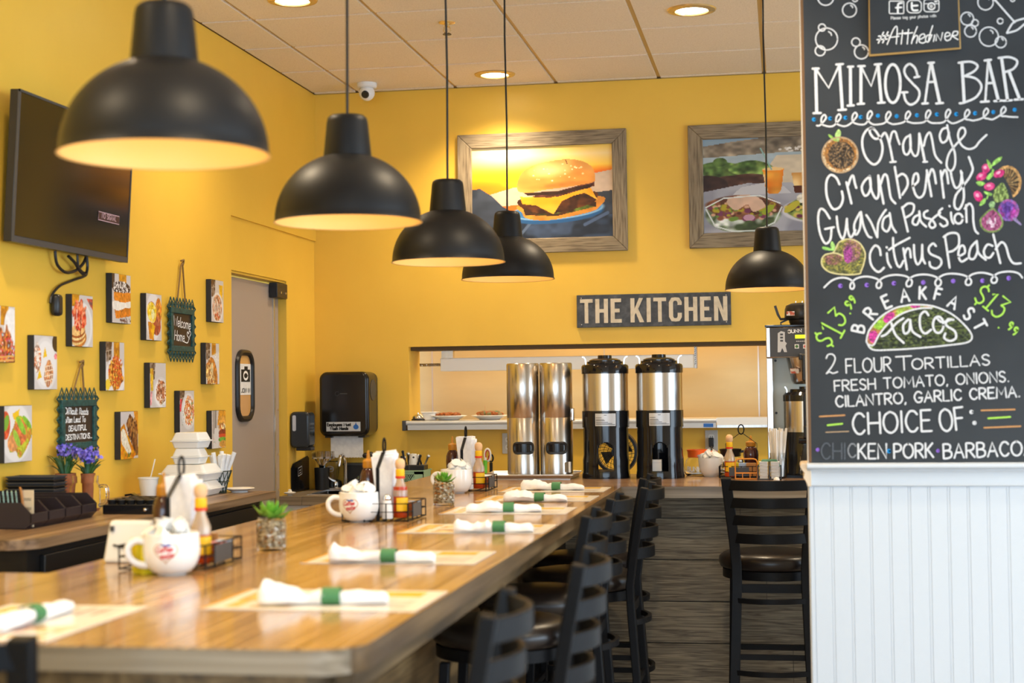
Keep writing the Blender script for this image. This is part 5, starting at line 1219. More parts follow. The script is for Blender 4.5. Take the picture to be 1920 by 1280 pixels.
# desk fan behind the urns
p = PY(1156, 857, 7.58)
t = thing('desk_fan', 'small round black desk fan behind the coffee urns', 'fan', (p.x, 7.58, BT))
zc = max(.113, p.z - BT)
fm = MB(); fm.at((0, 0, zc), (math.radians(90), 0, 0))
fm.lathe([(.092, -.025), (.105, -.03), (.110, 0), (.105, .03), (.092, .03), (.092, -.025)], n=36); fm.build('housing', 'black', t)
gr = MB(); gr.at((0, 0, zc), (math.radians(90), 0, 0))
for k in range(28):
    a = 2 * math.pi * k / 28; gr.tube([(.022 * math.cos(a), .022 * math.sin(a), .030), (.06 * math.cos(a + .25), .06 * math.sin(a + .25), .036), (.095 * math.cos(a + .4), .095 * math.sin(a + .4), .026)], .0013, 5)
for q in (.04, .06, .08): gr.tube([(q * math.cos(a), q * math.sin(a), .034) for a in [2 * math.pi * k / 28 for k in range(28)]], .0012, 5, closed=True)
gr.lathe([(0, .03), (.022, .03), (.022, .037), (0, .038)], n=16); gr.build('grille', 'black', t)
bl = MB(); bl.at((0, 0, zc), (math.radians(90), 0, 0))
for k in range(4):
    a = math.pi / 2 * k; bl.poly([(.02 * math.cos(a), .02 * math.sin(a), -.006), (.08 * math.cos(a), .08 * math.sin(a), -.012), (.08 * math.cos(a + .9), .08 * math.sin(a + .9), .012), (.02 * math.cos(a + .9), .02 * math.sin(a + .9), .006)])
bl.build('blades', 'darkgrey', t, recalc=False)
MB().lathe([(0, 0), (.06, 0), (.06, .01), (.014, .018), (.012, zc - .105), (0, zc - .105)], n=20).build('stand', 'black', t)
# glass carafes lying behind the creamer bowl
def carafe(label, px, py, Y, mat, word):
    p = PY(px, py, Y)
    t = thing('coffee_carafe', label, 'carafe', (p.x, Y, BT), 0, 'coffee carafes behind the creamer bowl')
    MB().lathe([(0, 0), (.055, 0), (.066, .012), (.068, .04), (.058, .075), (.042, .092), (.040, .092), (.056, .074), (.065, .04), (.063, .013), (.053, .003), (0, .003)], n=32).build('glass_body', 'glass', t)
    MB().lathe([(.043, .088), (.050, .090), (.050, .112), (.054, .122), (.054, .126), (.046, .126), (.044, .092)], n=28).build('collar', mat, t)
    hd = MB().bar([(.046, 0, .112), (.085, 0, .116), (.100, 0, .100), (.096, 0, .05), (.088, 0, .03)], .022, .012, (0, 1, 0)); hd.build('handle', mat, t, bevel=.003)
    if word:
        wb = MB(); a0 = -math.pi / 2 - .25; cu = lambda u, z: (.0700 * math.cos(a0 + u / .068), .0700 * math.sin(a0 + u / .068), z)
        write(wb, 'BUNN', cu, -.034, .024, .034, .024, .021, .0055); wb.build('lettering', 'white_ink', t, recalc=False)
    return t
carafe('glass coffee carafe with an orange collar behind the creamer bowl', 1309, 870, 7.50, 'orange', True)
carafe('glass coffee carafe with a black collar below the wall outlet', 1370, 870, 7.57, 'black', False)
# white creamer bowl
p = onret(1332, 894)
t = thing('creamer_mug', 'white mug heaped with creamer cups on the far counter', 'mug', (p.x, p.y + .04, BT), 0)
MB().lathe([(0, 0), (.030, 0), (.034, .004), (.048, .022), (.056, .045), (.0585, .075), (.0585, .090), (.055, .090), (.054, .07), (.05, .045), (.04, .022), (0, .012)], n=40).build('bowl', 'porc', t)
MB().tube([(r_ , .0, z) for r_, z in crom([(.055, .072), (.07, .075), (.080, .062), (.078, .042), (.062, .030)], 4)], .006, 8).build('handle', 'porc', t)
pods(p.x, p.y + .04, BT + .072, .042, 'mug on the far counter', 11, 9)
# condiment caddy on the far counter: seen face on
cx = PY(1390, 860, 7.27)
place(rack0, (cx.x, 7.30, BT), -math.pi / 2, scale_=(.62, .82, .92), label='black wire condiment caddy on the far counter, behind the single stool')
z = BT + .010; wh = 'far counter caddy'
place(hot0, (PY(1368, 850, 7.26).x, 7.255, z), math.radians(-75), 'hot sauce bottle with wooden cap in the ' + wh)
place(syr0, (PY(1408, 850, 7.33).x, 7.335, z), 0, 'dark syrup bottle with gold cap in the ' + wh)
place(shk0, (PY(1388, 850, 7.33).x, 7.335, z), 0, 'salt shaker with chrome top in the ' + wh)
packets(cx.x + .01, 7.275, z, 0, 'small pale blue sweetener packet in the ' + wh, 'bluep', 4)
packets(cx.x - .035, 7.285, z, 0, 'small yellow sweetener packet in the ' + wh, 'yellowp', 3)
packets(cx.x + .045, 7.27, z, 0, 'small brown sugar packet in the ' + wh, 'brownp', 4)
t = thing('wire_holder', 'orange wire packet holder with a tall loop in front of the syrup bottle', 'holder', (PY(1400, 890, 7.22).x, 7.17, BT))
mb = MB(); mb.tube([(-.05, 0, .003), (-.05, 0, .082), (-.044, 0, .092), (-.034, 0, .095), (.034, 0, .095), (.044, 0, .092), (.05, 0, .082), (.05, 0, .003)], .0032, 8); mb.build('loop', 'orangewire', t)
mb = MB()
for q in (.004, .03): mb.tube([(-.05, -.02, q), (.05, -.02, q), (.05, .02, q), (-.05, .02, q)], .0022, 6, closed=True)
for q in (-.05, -.017, .017, .05):
    mb.tube([(q, -.02, .004), (q, -.02, .03)], .0022, 6)
mb.build('tray', 'orangewire', t)
# creamer tub holder and straw jar
p = onret(1443, 899)
t = thing('tub_holder', 'black holder with two stacks of creamer tubs and a green hoop', 'holder', (p.x, p.y + .0, BT))
mb = MB()
for q in (-.052, 0, .052): mb.box(q - .003, q + .003, -.022, .024, 0, .066)
mb.box(-.055, .055, -.022, .024, 0, .004).build('frame', 'black', t)
MB().tube([(-.046, .0, .06), (-.03, 0, .088), (.03, 0, .088), (.046, 0, .06)], .006, 8).build('hoop', 'leafgrey', t)
jelly_stack(p.x - .026, p.y, BT + .005, 'small grey tub in the left stack of the black holder', 5, ('greyplastic', 'paper'), .036)
jelly_stack(p.x + .026, p.y, BT + .005, 'small grey tub in the right stack of the black holder', 5, ('greyplastic', 'paper'), .036)
p = PY(1458, 860, 7.27)
t = thing('straw_jar', 'clear glass jar packed with white straws beside the coffee brewer', 'jar', (p.x, 7.27, BT))
MB().lathe([(0, 0), (.038, 0), (.042, .008), (.042, .085), (.034, .10), (.036, .118), (.033, .118), (.031, .10), (.039, .084), (.039, .009), (0, .004)], n=28).build('jar', 'glass', t)
for k in range(16):
    a = k * 2.4; q = .026 * math.sqrt(k / 16); e = Vector((q * math.cos(a) * 1.85, q * math.sin(a) * 1.85, .225 + .008 * math.sin(k * 3)))
    o = MB().tube([(q * .8 * math.cos(a), q * .8 * math.sin(a), .010), tuple(e)], .0058, 8).build('drinking_straw', 'straw', None); o.location = (p.x, 7.27, BT)
    tag(o, 'white drinking straw standing in the glass jar on the far counter', 'straw', 'white straws in the glass jar')
p = onret(1456, 900)
o = MB().lathe([(0, 0), (.014, 0), (.013, .006), (.005, .013), (0, .015)], n=14).build('creamer_cup', 'foam', None); o.location = (p.x, p.y, BT + .0005); tag(o, 'single white creamer cup lying in front of the straw jar', 'creamer')
# coffee brewer with server
x0 = PY(1437, 700, 7.30).x; hx = .125
t = thing('coffee_brewer', 'tall black and steel coffee brewer half hidden by the chalkboard', 'coffee maker', (x0 + hx, 7.42, BT))
zt = PY(1470, 610, 7.30).z - BT; zh = PY(1470, 670, 7.30).z - BT
MB().box(-hx, hx, -.10, .20, zh, zt - .006).build('head', 'steel', t, bevel=.004)
MB().box(-hx - .004, hx + .004, -.106, .204, zt - .006, zt + .004).build('top_cover', 'blackgloss', t, bevel=.002)
MB().box(-hx + .018, hx - .004, -.103, -.10, zh + .004, zt - .010).build('control_panel', 'darkgrey', t)
f = lambda px, py: PY(px, py, 7.296)
def fl(px, py, y=-.1042): q = f(px, py); return (q.x - x0 - hx, y, q.z - BT)
mb = MB(); write(mb, 'BUNN', lambda a, b: (a, -.1045, b), fl(1478, 624)[0], fl(1478, 624)[2], fl(1503, 622)[0], fl(1503, 622)[2], .014, .0042); mb.build('lettering', 'white_ink', t, recalc=False)
a, b = fl(1491, 634), fl(1515, 627); MB().box(a[0], b[0], -.1055, -.103, a[2], b[2]).build('display', 'displayglow', t)
a = fl(1458, 660); b = fl(1475, 620)
ic = MB(); zz = lambda k: a[2] + (b[2] - a[2]) * k; xx = lambda k: a[0] + (b[0] - a[0]) * k
ic.prism([(xx(0), zz(0)), (xx(.3), zz(0)), (xx(.5), zz(.2)), (xx(.7), zz(0)), (xx(1), zz(0)), (xx(.85), zz(.3)), (xx(1), zz(.42)), (xx(.8), zz(.5)), (xx(.8), zz(.95)), (xx(.4), zz(1)), (xx(.05), zz(.9))], -.1048, -.103, 0, 'y')
for k in (.5, .65, .8): ic.box(xx(.3), xx(.6), -.1056, -.1047, zz(k), zz(k + .08), 1)
ic.build('server_icon', ['greyplastic', 'darkgrey'], t)
for q, mt in ((1494, 'leaf'), (1510, 'red_ink')):
    bt = MB(); c = fl(q, 649); bt.box(c[0] - .010, c[0] + .010, -.1052, -.103, c[2] - .010, c[2] + .010, 0); bt.at((c[0], -.1052, c[2]), (math.radians(90), 0, 0)).cyl((0, 0, 0), .007, .0012, 14, 1); bt.build('button', ['foam', mt], t)
mb = MB()
for k in range(6): mb.box(fl(1493, 640)[0] + k * .0085, fl(1493, 640)[0] + k * .0085 + .006, -.1050, -.103, fl(1493, 640)[2], fl(1493, 640)[2] + .003)
mb.build('caption', 'white_ink', t)
MB().box(-hx, -hx + .030, -.06, .20, 0, zh).build('side_column', 'alu', t, bevel=.003)
MB().box(-hx + .030, hx, .05, .20, 0, zh).build('splash_panel', 'mintpanel', t)

MB().box(-hx, hx, -.10, .20, 0, .012).build('base', 'black', t)
xc = .055
fn = MB(); fn.at((xc, -.03, 0)).lathe([(0, zh - .125), (.055, zh - .125), (.065, zh - .11), (.088, zh), (0, zh)], n=36); fn.build('brew_funnel', 'steel', t)
MB().box(xc - .016, xc + .016, -.145, -.10, zh - .11, zh + .012).build('funnel_handle', 'black', t, bevel=.005)
MB().box(xc - .03, xc + .04, -.125, -.09, zh - .012, zh + .016).build('handle_bracket', 'black', t, bevel=.004)
wl = MB(); wl.box(xc - .070, xc - .030, -.112, -.105, zh - .075, zh - .052); wl.build('warning_label', 'warning', t); MB().box(xc + .030, xc + .062, -.112, -.105, zh - .07, zh - .052).build('warning_label', 'white_ink', t)
for q in (.30, .55): MB().at((-hx + .042, .0495, q), (math.radians(90), 0, 0)).cyl((0, 0, 0), .006, .004, 10).build('screw', 'black', t)
s = thing('coffee_server', 'black and steel coffee server standing inside the brewer', 'urn', (x0 + hx + xc, 7.36, BT + .013)); r = .105
MB().lathe([(0, 0), (r + .003, 0), (r + .003, .01), (r, .014), (r, .20), (0, .20)], n=44).build('base_housing', 'blackgloss', s)
MB().lathe([(0, .199), (r - .002, .199), (r - .002, .345), (0, .345)], n=44).build('steel_body', 'steel', s)
MB().lathe([(0, .344), (r + .001, .344), (r + .001, .372), (r - .012, .386), (.075, .388), (.072, .40), (.03, .402), (.03, .412), (0, .412)], n=44).build('top_collar', 'blackgloss', s)
MB().bar([(-.085, -.03, .375), (-.088, -.03, .40), (-.096, -.03, .412)], .014, .005, (0, 1, 0)).build('wire_handle', 'chrome', s)
mb = MB().box(-.014, .014, -.118, -.098, .21, .38); mb.build('sight_gauge', 'blackgloss', s, bevel=.003)
tp = MB(); tp.box(-.015, .015, -.150, -.10, .175, .232); tp.at((0, -.125, .165), (0, math.pi / 2, 0)).cyl((0, 0, -.038), .016, .076, 16); tp.build('tap', 'blackgloss', s, bevel=.004)
MB().box(.0, .05, -.111, -.104, .05, .13).build('cup_guard', 'greyplastic', s, bevel=.004)
# lid and handled part stored on top of the brewer
t = thing('spare_brew_basket', 'black spare brew basket with a raised handle on top of the brewer', 'brew basket', (x0 + hx + .045, 7.40, BT + zt + .005))
MB().lathe([(0, 0), (.055, 0), (.06, .012), (.062, .022), (.078, .030), (.082, .038), (.080, .075), (.074, .092), (.05, .102), (0, .106)], n=36).build('basket', 'black', t)
MB().bar([(-.06, -.01, .030), (-.10, -.02, .028), (-.112, -.02, .05), (-.125, -.02, .092)], .018, .012, (0, 1, 0)).build('handle', 'black', t)
MB().bar([(-.06, 0, .03), (-.10, 0, .012), (-.098, 0, .0)], .016, .008, (0, 1, 0)).build('latch', 'black', t)
mb = MB()
for k in (-.03, .0, .035): mb.tube([(k, -.02, .100), (k + .002, -.02, .112)], .0022, 6)
mb.build('pin', 'chrome', t)
MB().box(-.072, -.035, -.078, -.0745, .042, .062).build('label', 'warning', t)
# ------------------------------------------------------------------ things on the left back counter
def onct(px, py): return PZ(px, py, CT)
BINS = 'dark storage bins in a row on the left counter'
bx = onct(62, 993); by0 = bx.y; bw = .118
def make_bin(label, y):
    t = thing('storage_bin', label, 'bin', (-2.375, y, CT), 0, BINS)
    pr = [(-.34, .002), (-.020, .002), (.0, .022), (.0, .050), (-.036, .086), (-.34, .086)]
    for s in (.0, bw - .005): MB().prism(pr, s, s + .003, 0, 'y').build('side_panel', 'bin', t)
    MB().box(-.34, -.02, 0, bw - .002, .0, .004).build('bottom', 'bin', t)
    mb = MB().add([(-.02, 0, .001), (-.02, bw - .002, .001), (.0, bw - .002, .022), (.0, 0, .022), (-.003, 0, .022), (-.003, bw - .002, .022)], [(0, 1, 2, 3)])
    mb.box(-.004, .0, 0, bw - .002, .021, .050); mb.build('front_lip', 'bin', t, bevel=.001, seg=1)
    MB().box(-.343, -.340, 0, bw - .002, 0, .095).build('back_panel', 'bin', t)
    return t
for k, nm in enumerate(('dark storage bin nearest the camera, filled with tea packets', 'second dark storage bin in the row, empty behind the tea bin', 'third dark storage bin in the row, next but one to the tea bin', 'last dark storage bin in the row, beside the glass jar mug')):
    make_bin(nm, by0 + .004 + k * (bw + .002))
for k in range(13):
    o = MB().box(-.0022, .0022, -.034, .034, 0, .112).build('tea_packet', 'teapack', None, bevel=.001, seg=1)
    o.location = (-2.625 + .0150 * k, by0 + .06, CT + .008); o.rotation_euler = (0, -.10, math.radians(28)); tag(o, 'pale teal tea packet standing in the nearest storage bin', 'packet', 'tea packets in the nearest bin')
o = MB().box(-.003, .003, -.036, .036, 0, .125).build('tea_packet', 'brownp', None, bevel=.001, seg=1); o.location = (-2.425, by0 + .06, CT + .007); o.rotation_euler = (0, -.12, math.radians(30)); tag(o, 'brown paper packet behind the cream card in the nearest bin', 'packet')
t = thing('label_card', 'cream card with handwriting standing at the front of the tea bin', 'card', (-2.402, by0 + .035, CT + .006)); 
MB().box(-.020, .020, -.001, .001, 0, .118).build('card', 'card', t, bevel=.0005, seg=1)
mb = MB()
for z in (.09, .085, .06, .055, .035): ribbon(mb, [(-.014 + .005 * k, z + .002 * (k % 2)) for k in range(6)], .0018, lambda a, b: (a, -.0016, b))
mb.build('handwriting', 'black_ink', t, recalc=False)
tr = PY(60, 893, 5.08); y0 = 5.08; x0 = PY(11, 905, y0).x; x1 = PY(101, 905, y0).x
for k in range(12):
    t = thing('black_tray', 'black plastic tray in the stack behind the storage bins', 'tray', ((x0 + x1) / 2, y0 + .05, CT + .001 + k * .0112), 0, 'stacked black trays behind the bins')
    w = (x1 - x0) / 2; d = .05
    mb = MB().box(-w + .01, w - .01, -d + .01, d - .01, 0, .003)
    for a in (-1, 1):
        mb.add([(a * (w - .01), -d + .01, 0), (a * (w - .01), d - .01, 0), (a * w, d, .0150), (a * w, -d, .0150)], [(0, 1, 2, 3)]); mb.add([(-w + .01, a * (d - .01), 0), (w - .01, a * (d - .01), 0), (w, a * d, .0150), (-w, a * d, .0150)], [(0, 1, 2, 3)])
    mb.tube([(-w, -d, .0150), (w, -d, .0150), (w, d, .0150), (-w, d, .0150)], .0022, 6, closed=True); mb.build('tray', 'darkgrey' if k % 2 else 'black', t)
p = PY(160, 960, 5.34)
t = thing('jar_mug', 'clear glass jar mug with a handle behind the storage bins', 'jar', (p.x, 5.34, CT)); r = .056
MB().lathe([(0, 0), (r - .006, 0), (r, .008), (r, .088), (r - .010, .104), (r - .008, .108), (r - .008, .128), (r - .012, .128), (r - .014, .104), (r - .004, .087), (r - .004, .01), (0, .006)], n=36).build('jar', 'thinglass', t)
MB().tube([(q, -.0, z) for q, z in crom([(r - .002, .09), (r + .026, .09), (r + .032, .07), (r + .030, .04), (r + .016, .022), (r - .003, .02)], 4)], .0065, 8).build('handle', 'glass', t)
def pot(label, px, Y, rr, seed, hh):
    rng = random.Random(seed); p = PY(px, 887, Y); z = p.z
    t = thing('flower_pot', label, 'plant', (p.x, Y, CT), 0, 'purple flowers in terracotta pots'); H = z - CT
    MB().lathe([(0, 0), (rr * .68, 0), (rr * .88, H * .72), (rr, H * .72), (rr * 1.02, H), (rr * .9, H), (rr * .85, H * .9), (0, H * .9)], n=26).build('pot', 'terracotta', t)
    MB().lathe([(0, H * .9), (rr * .86, H * .91), (0, H * .93)], n=16).build('soil', 'soil', t)
    lf = MB()
    for k in range(15):
        a = rng.uniform(0, 6.28); ln = hh * rng.uniform(.5, .95); sp = rng.uniform(.25, 1.0) * .075; w_ = rng.uniform(.005, .010)
        d = Vector((math.cos(a), math.sin(a), 0)); s = Vector((-math.sin(a), math.cos(a), 0)); b = Vector((0, 0, H * .9)) + d * rr * .3; pts = []
        c = [b, b + d * sp * .35 + Vector((0, 0, ln * .55)), b + d * sp * .8 + Vector((0, 0, ln * .85)), b + d * sp * 1.3 + Vector((0, 0, ln * (.8 if k % 2 else 1.0)))]
        lf.add([c[0] - s * w_ * .5, c[0] + s * w_ * .5, c[1] + s * w_, c[2] + s * w_ * .8, c[3], c[2] - s * w_ * .8, c[1] - s * w_, c[1] + d * w_ * .4, c[2] + d * w_ * .4], [(0, 1, 2, 7), (0, 7, 6), (7, 2, 3, 8), (6, 7, 8, 5), (8, 3, 4), (5, 8, 4)], k % 2)
    lf.build('leaves', ['leaf', 'leafgrey'], t, recalc=False)
    fl_ = MB(); st = MB()
    for k in range(10):
        a = rng.uniform(0, 6.28); q = rng.uniform(.006, .042); top = Vector((q * math.cos(a), q * math.sin(a), H + hh * rng.uniform(.78, 1.0)))
        st.tube([(0, 0, H * .9), tuple(top * .6 + Vector((0, 0, H * .3))), tuple(top)], .0016, 5)
        for j in range(13):
            c = top + Vector((rng.uniform(-.017, .017), rng.uniform(-.017, .017), rng.uniform(-.026, .014)))
            n_ = Vector((rng.uniform(-1, 1), rng.uniform(-1, 1), rng.uniform(-.2, 1))).normalized(); x, y = frame_z(n_); s = rng.uniform(.005, .009)
            for m in range(5):
                b = 1.257 * m; u = x * math.cos(b) + y * math.sin(b); v = n_.cross(u)
                fl_.add([c, c + u * s * .6 + v * s * .4, c + u * s * 1.1 + n_ * s * .2, c + u * s * .6 - v * s * .4], [(0, 1, 2, 3)])
    st.build('stems', 'leaf', t); o = fl_.build('petals', 'purple', t, recalc=False); o['kind'] = 'stuff'
pot('purple flowers in the left terracotta pot below the lower chalk sign', 123, 5.46, .038, 3, .10)
pot('purple flowers in the right terracotta pot, right of the first pot', 165, 5.48, .027, 5, .085)
# coffee pod drawer
p0 = onct(192, 964); p1 = onct(287, 964); yd = (p0.y + p1.y) / 2
t = thing('pod_drawer', 'low black drawer with rows of round pods on the left counter', 'drawer', ((p0.x + p1.x) / 2, yd, CT)); w = (p1.x - p0.x) / 2
MB().box(-w, w, .006, .26, 0, .034).build('body', 'black', t, bevel=.002)
MB().box(-w, w, 0, .006, .001, .033).build('drawer_front', 'blackgloss', t, bevel=.001)
MB().ball((w * .72, -.006, .017), .007, 10).build('knob', 'chrome', t)
for i in range(5):
    for j in range(4):
        o = MB().lathe([(0, 0), (.014, 0), (.0165, .012), (.0178, .0135), (.0178, .0155), (0, .0158)], n=18).build('coffee_pod', 'black', None)
        o.location = ((p0.x + p1.x) / 2 - w + .022 + i * (2 * w - .044) / 4, yd + .03 + j * .062, CT + .0345); tag(o, 'black round coffee pod on the low drawer', 'coffee pod', 'coffee pods on the low drawer')
p = PY(246, 932, yd + .36)
t = thing('kettle_lid', 'small black lid with a spout standing behind the pod drawer', 'lid', (p.x, yd + .36, CT)); H = p.z - CT
MB().lathe([(0, 0), (.016, 0), (.014, H), (.006, H + .005), (0, H + .005)], n=20).build('stem', 'chrome', t)
MB().bar([(-.020, 0, H + .008), (.005, 0, H + .012), (.022, 0, H + .004), (.030, 0, H - .016)], .03, .008, (0, 1, 0)).build('spout', 'blackgloss', t)
p = onct(273, 931)
t = thing('foam_cup', 'white foam cup on the left counter', 'cup', (p.x, p.y + .03, CT))
MB().lathe([(0, 0), (.031, 0), (.041, .072), (.0435, .073), (.0435, .079), (.040, .079), (.0395, .072), (.030, .004), (0, .004)], n=32).build('cup', 'foam', t)
o = MB().tube([(-.008, 0, .008), (.028, .004, .155)], .0028, 8).build('drinking_straw', 'straw', None); o.location = (p.x, p.y + .03, CT); tag(o, 'white straw leaning in the foam cup', 'straw')
# takeout boxes
def clamshell(label, px, Y, z, w, h, tw=0):
    p = PY(px, 880, Y)
    t = thing('takeout_box', label, 'takeout box', (p.x, Y, z), tw, 'white foam takeout boxes on the left counter'); a, b = w / 2, w / 2 * .82
    def fr(z0, a0, z1, a1, nm, lidz):
        mb = MB(); r = lambda q: [(c[0], c[1]) for c in rrect(-q, q, -q * .95, q * .95, q * .18, 4)]
        n = len(r(1)); vs = [(x, y, z0) for x, y in r(a0)] + [(x, y, z1) for x, y in r(a1)]
        mb.add(vs, [(k, (k + 1) % n, n + (k + 1) % n, n + k) for k in range(n)] + [list(range(n))[::-1], list(range(n, 2 * n))]); return mb.build(nm, 'foam', t, bevel=.003)
    m = h * .46
    fr(0, b, m - .003, a * .95, 'base', 0); fr(m + .003, a * .95, h, b * .92, 'lid', 1)
    MB().prism([(c[0], c[1]) for c in rrect(-a * 1.02, a * 1.02, -a * .97, a * .97, a * .12, 4)], m - .003, m + .003).build('rim', 'foam', t, bevel=.0015)
YB_ = 6.17; sc_ = YB_ / F
zs = CT + .001
clamshell('bottom white takeout box of the stack on the left counter', 364, YB_, zs, .205, .060, .05)
clamshell('large white takeout box, second from the bottom of the stack', 360, YB_, zs + .061, .215, .068, -.04)
clamshell('small white takeout box, second from the top of the stack', 357, YB_ - .01, zs + .131, .132, .065, .1)
clamshell('small white takeout box on top of the stack', 359, YB_, zs + .197, .136, .066, -.06)
p = PY(411, 915, 6.28)
t = thing('wire_basket', 'dark green wire basket of paper rolls beside the takeout boxes', 'basket', (p.x, 6.28, CT))
mb = MB(); n = 14
for k in range(n):
    a = 2 * math.pi * k / n; b = 2 * math.pi * (k + 2) / n
    for q in (a, b):
        pass
    mb.tube([(.030 * math.cos(a), .030 * math.sin(a), .002), (.054 * math.cos(b), .054 * math.sin(b), .095)], .0018, 5); mb.tube([(.030 * math.cos(b), .030 * math.sin(b), .002), (.054 * math.cos(a), .054 * math.sin(a), .095)], .0018, 5)
for r_, z in ((.030, .003), (.054, .095), (.042, .05)): mb.tube([(r_ * math.cos(a), r_ * math.sin(a), z) for a in [2 * math.pi * k / 24 for k in range(24)]], .0024, 6, closed=True)
mb.build('wire_frame', 'wiregreen', t)
rng = random.Random(4)
for k in range(12):
    a = k * 2.4; q = math.sqrt((k + .5) / 12); e = Vector((.066 * q * math.cos(a) + .012, .05 * q * math.sin(a), .165 + rng.uniform(-.01, .014)))
    o = MB().tube([(.02 * q * math.cos(a), .02 * q * math.sin(a), .012), tuple(e * .6), tuple(e)], [.0085, .010, .0095], 8).build('paper_roll', 'paper', None); o.location = (p.x, 6.28, CT); tag(o, 'white paper-wrapped roll standing in the green wire basket', 'paper roll', 'paper rolls in the wire basket')
p = PY(449, 917, 6.345)
t = thing('saucer_plate', 'small white plate at the far end of the left counter', 'plate', (p.x, 6.345, CT))
MB().lathe([(0, 0), (.036, 0), (.038, .005), (.060, .013), (.066, .016), (.064, .018), (.04, .010), (0, .008)], n=40).build('plate', 'porc', t)

# ------------------------------------------------------------------ far left corner: sink, dispensers, utensils
t = thing('paper_towel_dispenser', 'black paper towel dispenser on the back wall with a wash hands notice', 'dispenser', (0, YB, 0))
yf = 8.63; l = PY(598, 760, yf).x; r = PY(691, 760, yf).x; zt = PY(645, 697, 8.7).z; zb = PY(645, 818, yf).z
mb = MB().prism(rrect(l, r, zb, zt, .045, 6), yf - YB, -.03, 0, 'y'); mb.build('cover', 'towelblack', t, bevel=.018, seg=3)
MB().prism(rrect(l + .006, r - .004, zb + .01, zt - .004, .04, 6), -.034, -.001, 0, 'y').build('back_case', 'black', t)
mb = MB(); cxs = r + .0015; mb.at((r - .002, -.12, (zt + zb) / 2 + .08), (0, math.pi / 2, 0)).lathe([(0, 0), (.06, 0), (.062, .004), (0, .005)], n=30); mb.build('side_disc', 'darkgrey', t)
a = PY(612, 791, yf); b = PY(676, 808, yf); q = yf - YB
nl = MB().box(a.x, b.x, q - .0025, q - .0005, b.z, a.z).build('notice_label', 'alu2', t)
lw = MB(); put = lambda x, z: (x, q - .003, z); w_ = b.x - a.x; h_ = a.z - b.z
write(lw, 'Employees Must', put, a.x + w_ * .03, b.z + h_ * .56, a.x + w_ * .72, b.z + h_ * .58, h_ * .30, .0052, 0); write(lw, 'Wash Hands', put, a.x + w_ * .12, b.z + h_ * .14, a.x + w_ * .64, b.z + h_ * .16, h_ * .30, .0052, 0)
lw.build('lettering', 'black_ink', nl, recalc=False)
hb = MB(); cx_, cz_ = a.x + w_ * .87, b.z + h_ * .45
hb.prism([(cx_ + w_ * .08 * c, cz_ + h_ * .26 * s) for c, s in [(math.cos(k * .4488), math.sin(k * .4488)) for k in range(14)]], q - .0034, q - .0026, 0, 'y'); hb.prism([(cx_ - w_ * .03, cz_ + h_ * .2), (cx_ + .0, cz_ + h_ * .52), (cx_ + w_ * .03, cz_ + h_ * .2)], q - .0034, q - .0026, 0, 'y'); hb.build('hand_icon', 'blue_ink', nl)
lg = MB(); c0 = PY(632, 738, yf); ribbon(lg, circ(c0.x, c0.z, .012, .012, 16)[2:], .0016, lambda x, z: (x, q - .0012, z)); ribbon(lg, [(c0.x + .018, c0.z), (c0.x + .06, c0.z)], .004, lambda x, z: (x, q - .0012, z)); lg.build('maker_mark', 'darkgrey', t, recalc=False)
a = PY(620, 818, yf + .06); b = PY(681, 858, yf + .06)
n = 22; pts = [(a.x, zb + .02), (b.x, zb + .02)] + [(b.x + (a.x - b.x) * k / n, b.z + (.004 if k % 2 else 0)) for k in range(n + 1)]
MB().prism(pts, yf + .06 - YB, yf + .062 - YB, 0, 'y').build('paper_sheet', 'paper', t)
for s in (-1, 1): MB().box((l + r) / 2 + s * .10 - .02, (l + r) / 2 + s * .10 + .02, q + .02, q + .12, zb - .008, zb + .01).build('foot', 'black', t)
ya = 8.235; a = PX(547, 770, XL); zt = PX(556, 772, -2.70).z; zb = PX(556, 842, -2.70).z
t = thing('soap_dispenser', 'black soap dispenser on the left wall beside the door', 'dispenser', (XL - .012, 8.36, 0))
MB().prism(rrect(0, .115, zb + .004, zt, .028, 5), .0, .115, 0, 'y').build('cover', 'towelsmoke', t, bevel=.012, seg=3)
MB().prism(rrect(.018, .038, zb + .10, zt - .02, .008, 4), -.003, .002, 0, 'y').build('sight_window', 'alu', t)
MB().box(.03, .118, .02, .095, zb - .012, zb + .01).build('push_bar', 'black', t, bevel=.004)
q0 = PX(547, 925, XL); 
t = thing('splash_guard', 'glossy black splash panel at the left end of the sink', 'panel', (XL - .012, 8.37, SZ))
MB().prism([(0, .001), (.33, .001), (.33, .185), (.30, .20), (.03, .165), (0, .140)], .002, .006, 0, 'x').build('panel', 'blackgloss', t)
mb = MB(); put = lambda a_, b_: (.0068, a_, b_); ribbon(mb, [(.12, .09), (.19, .10), (.19, .145), (.12, .135), (.12, .09)], .004, put); ribbon(mb, [(.14, .105), (.17, .11)], .004, put); ribbon(mb, [(.14, .12), (.17, .125)], .004, put); mb.build('maker_mark', 'greyplastic', t, recalc=False)
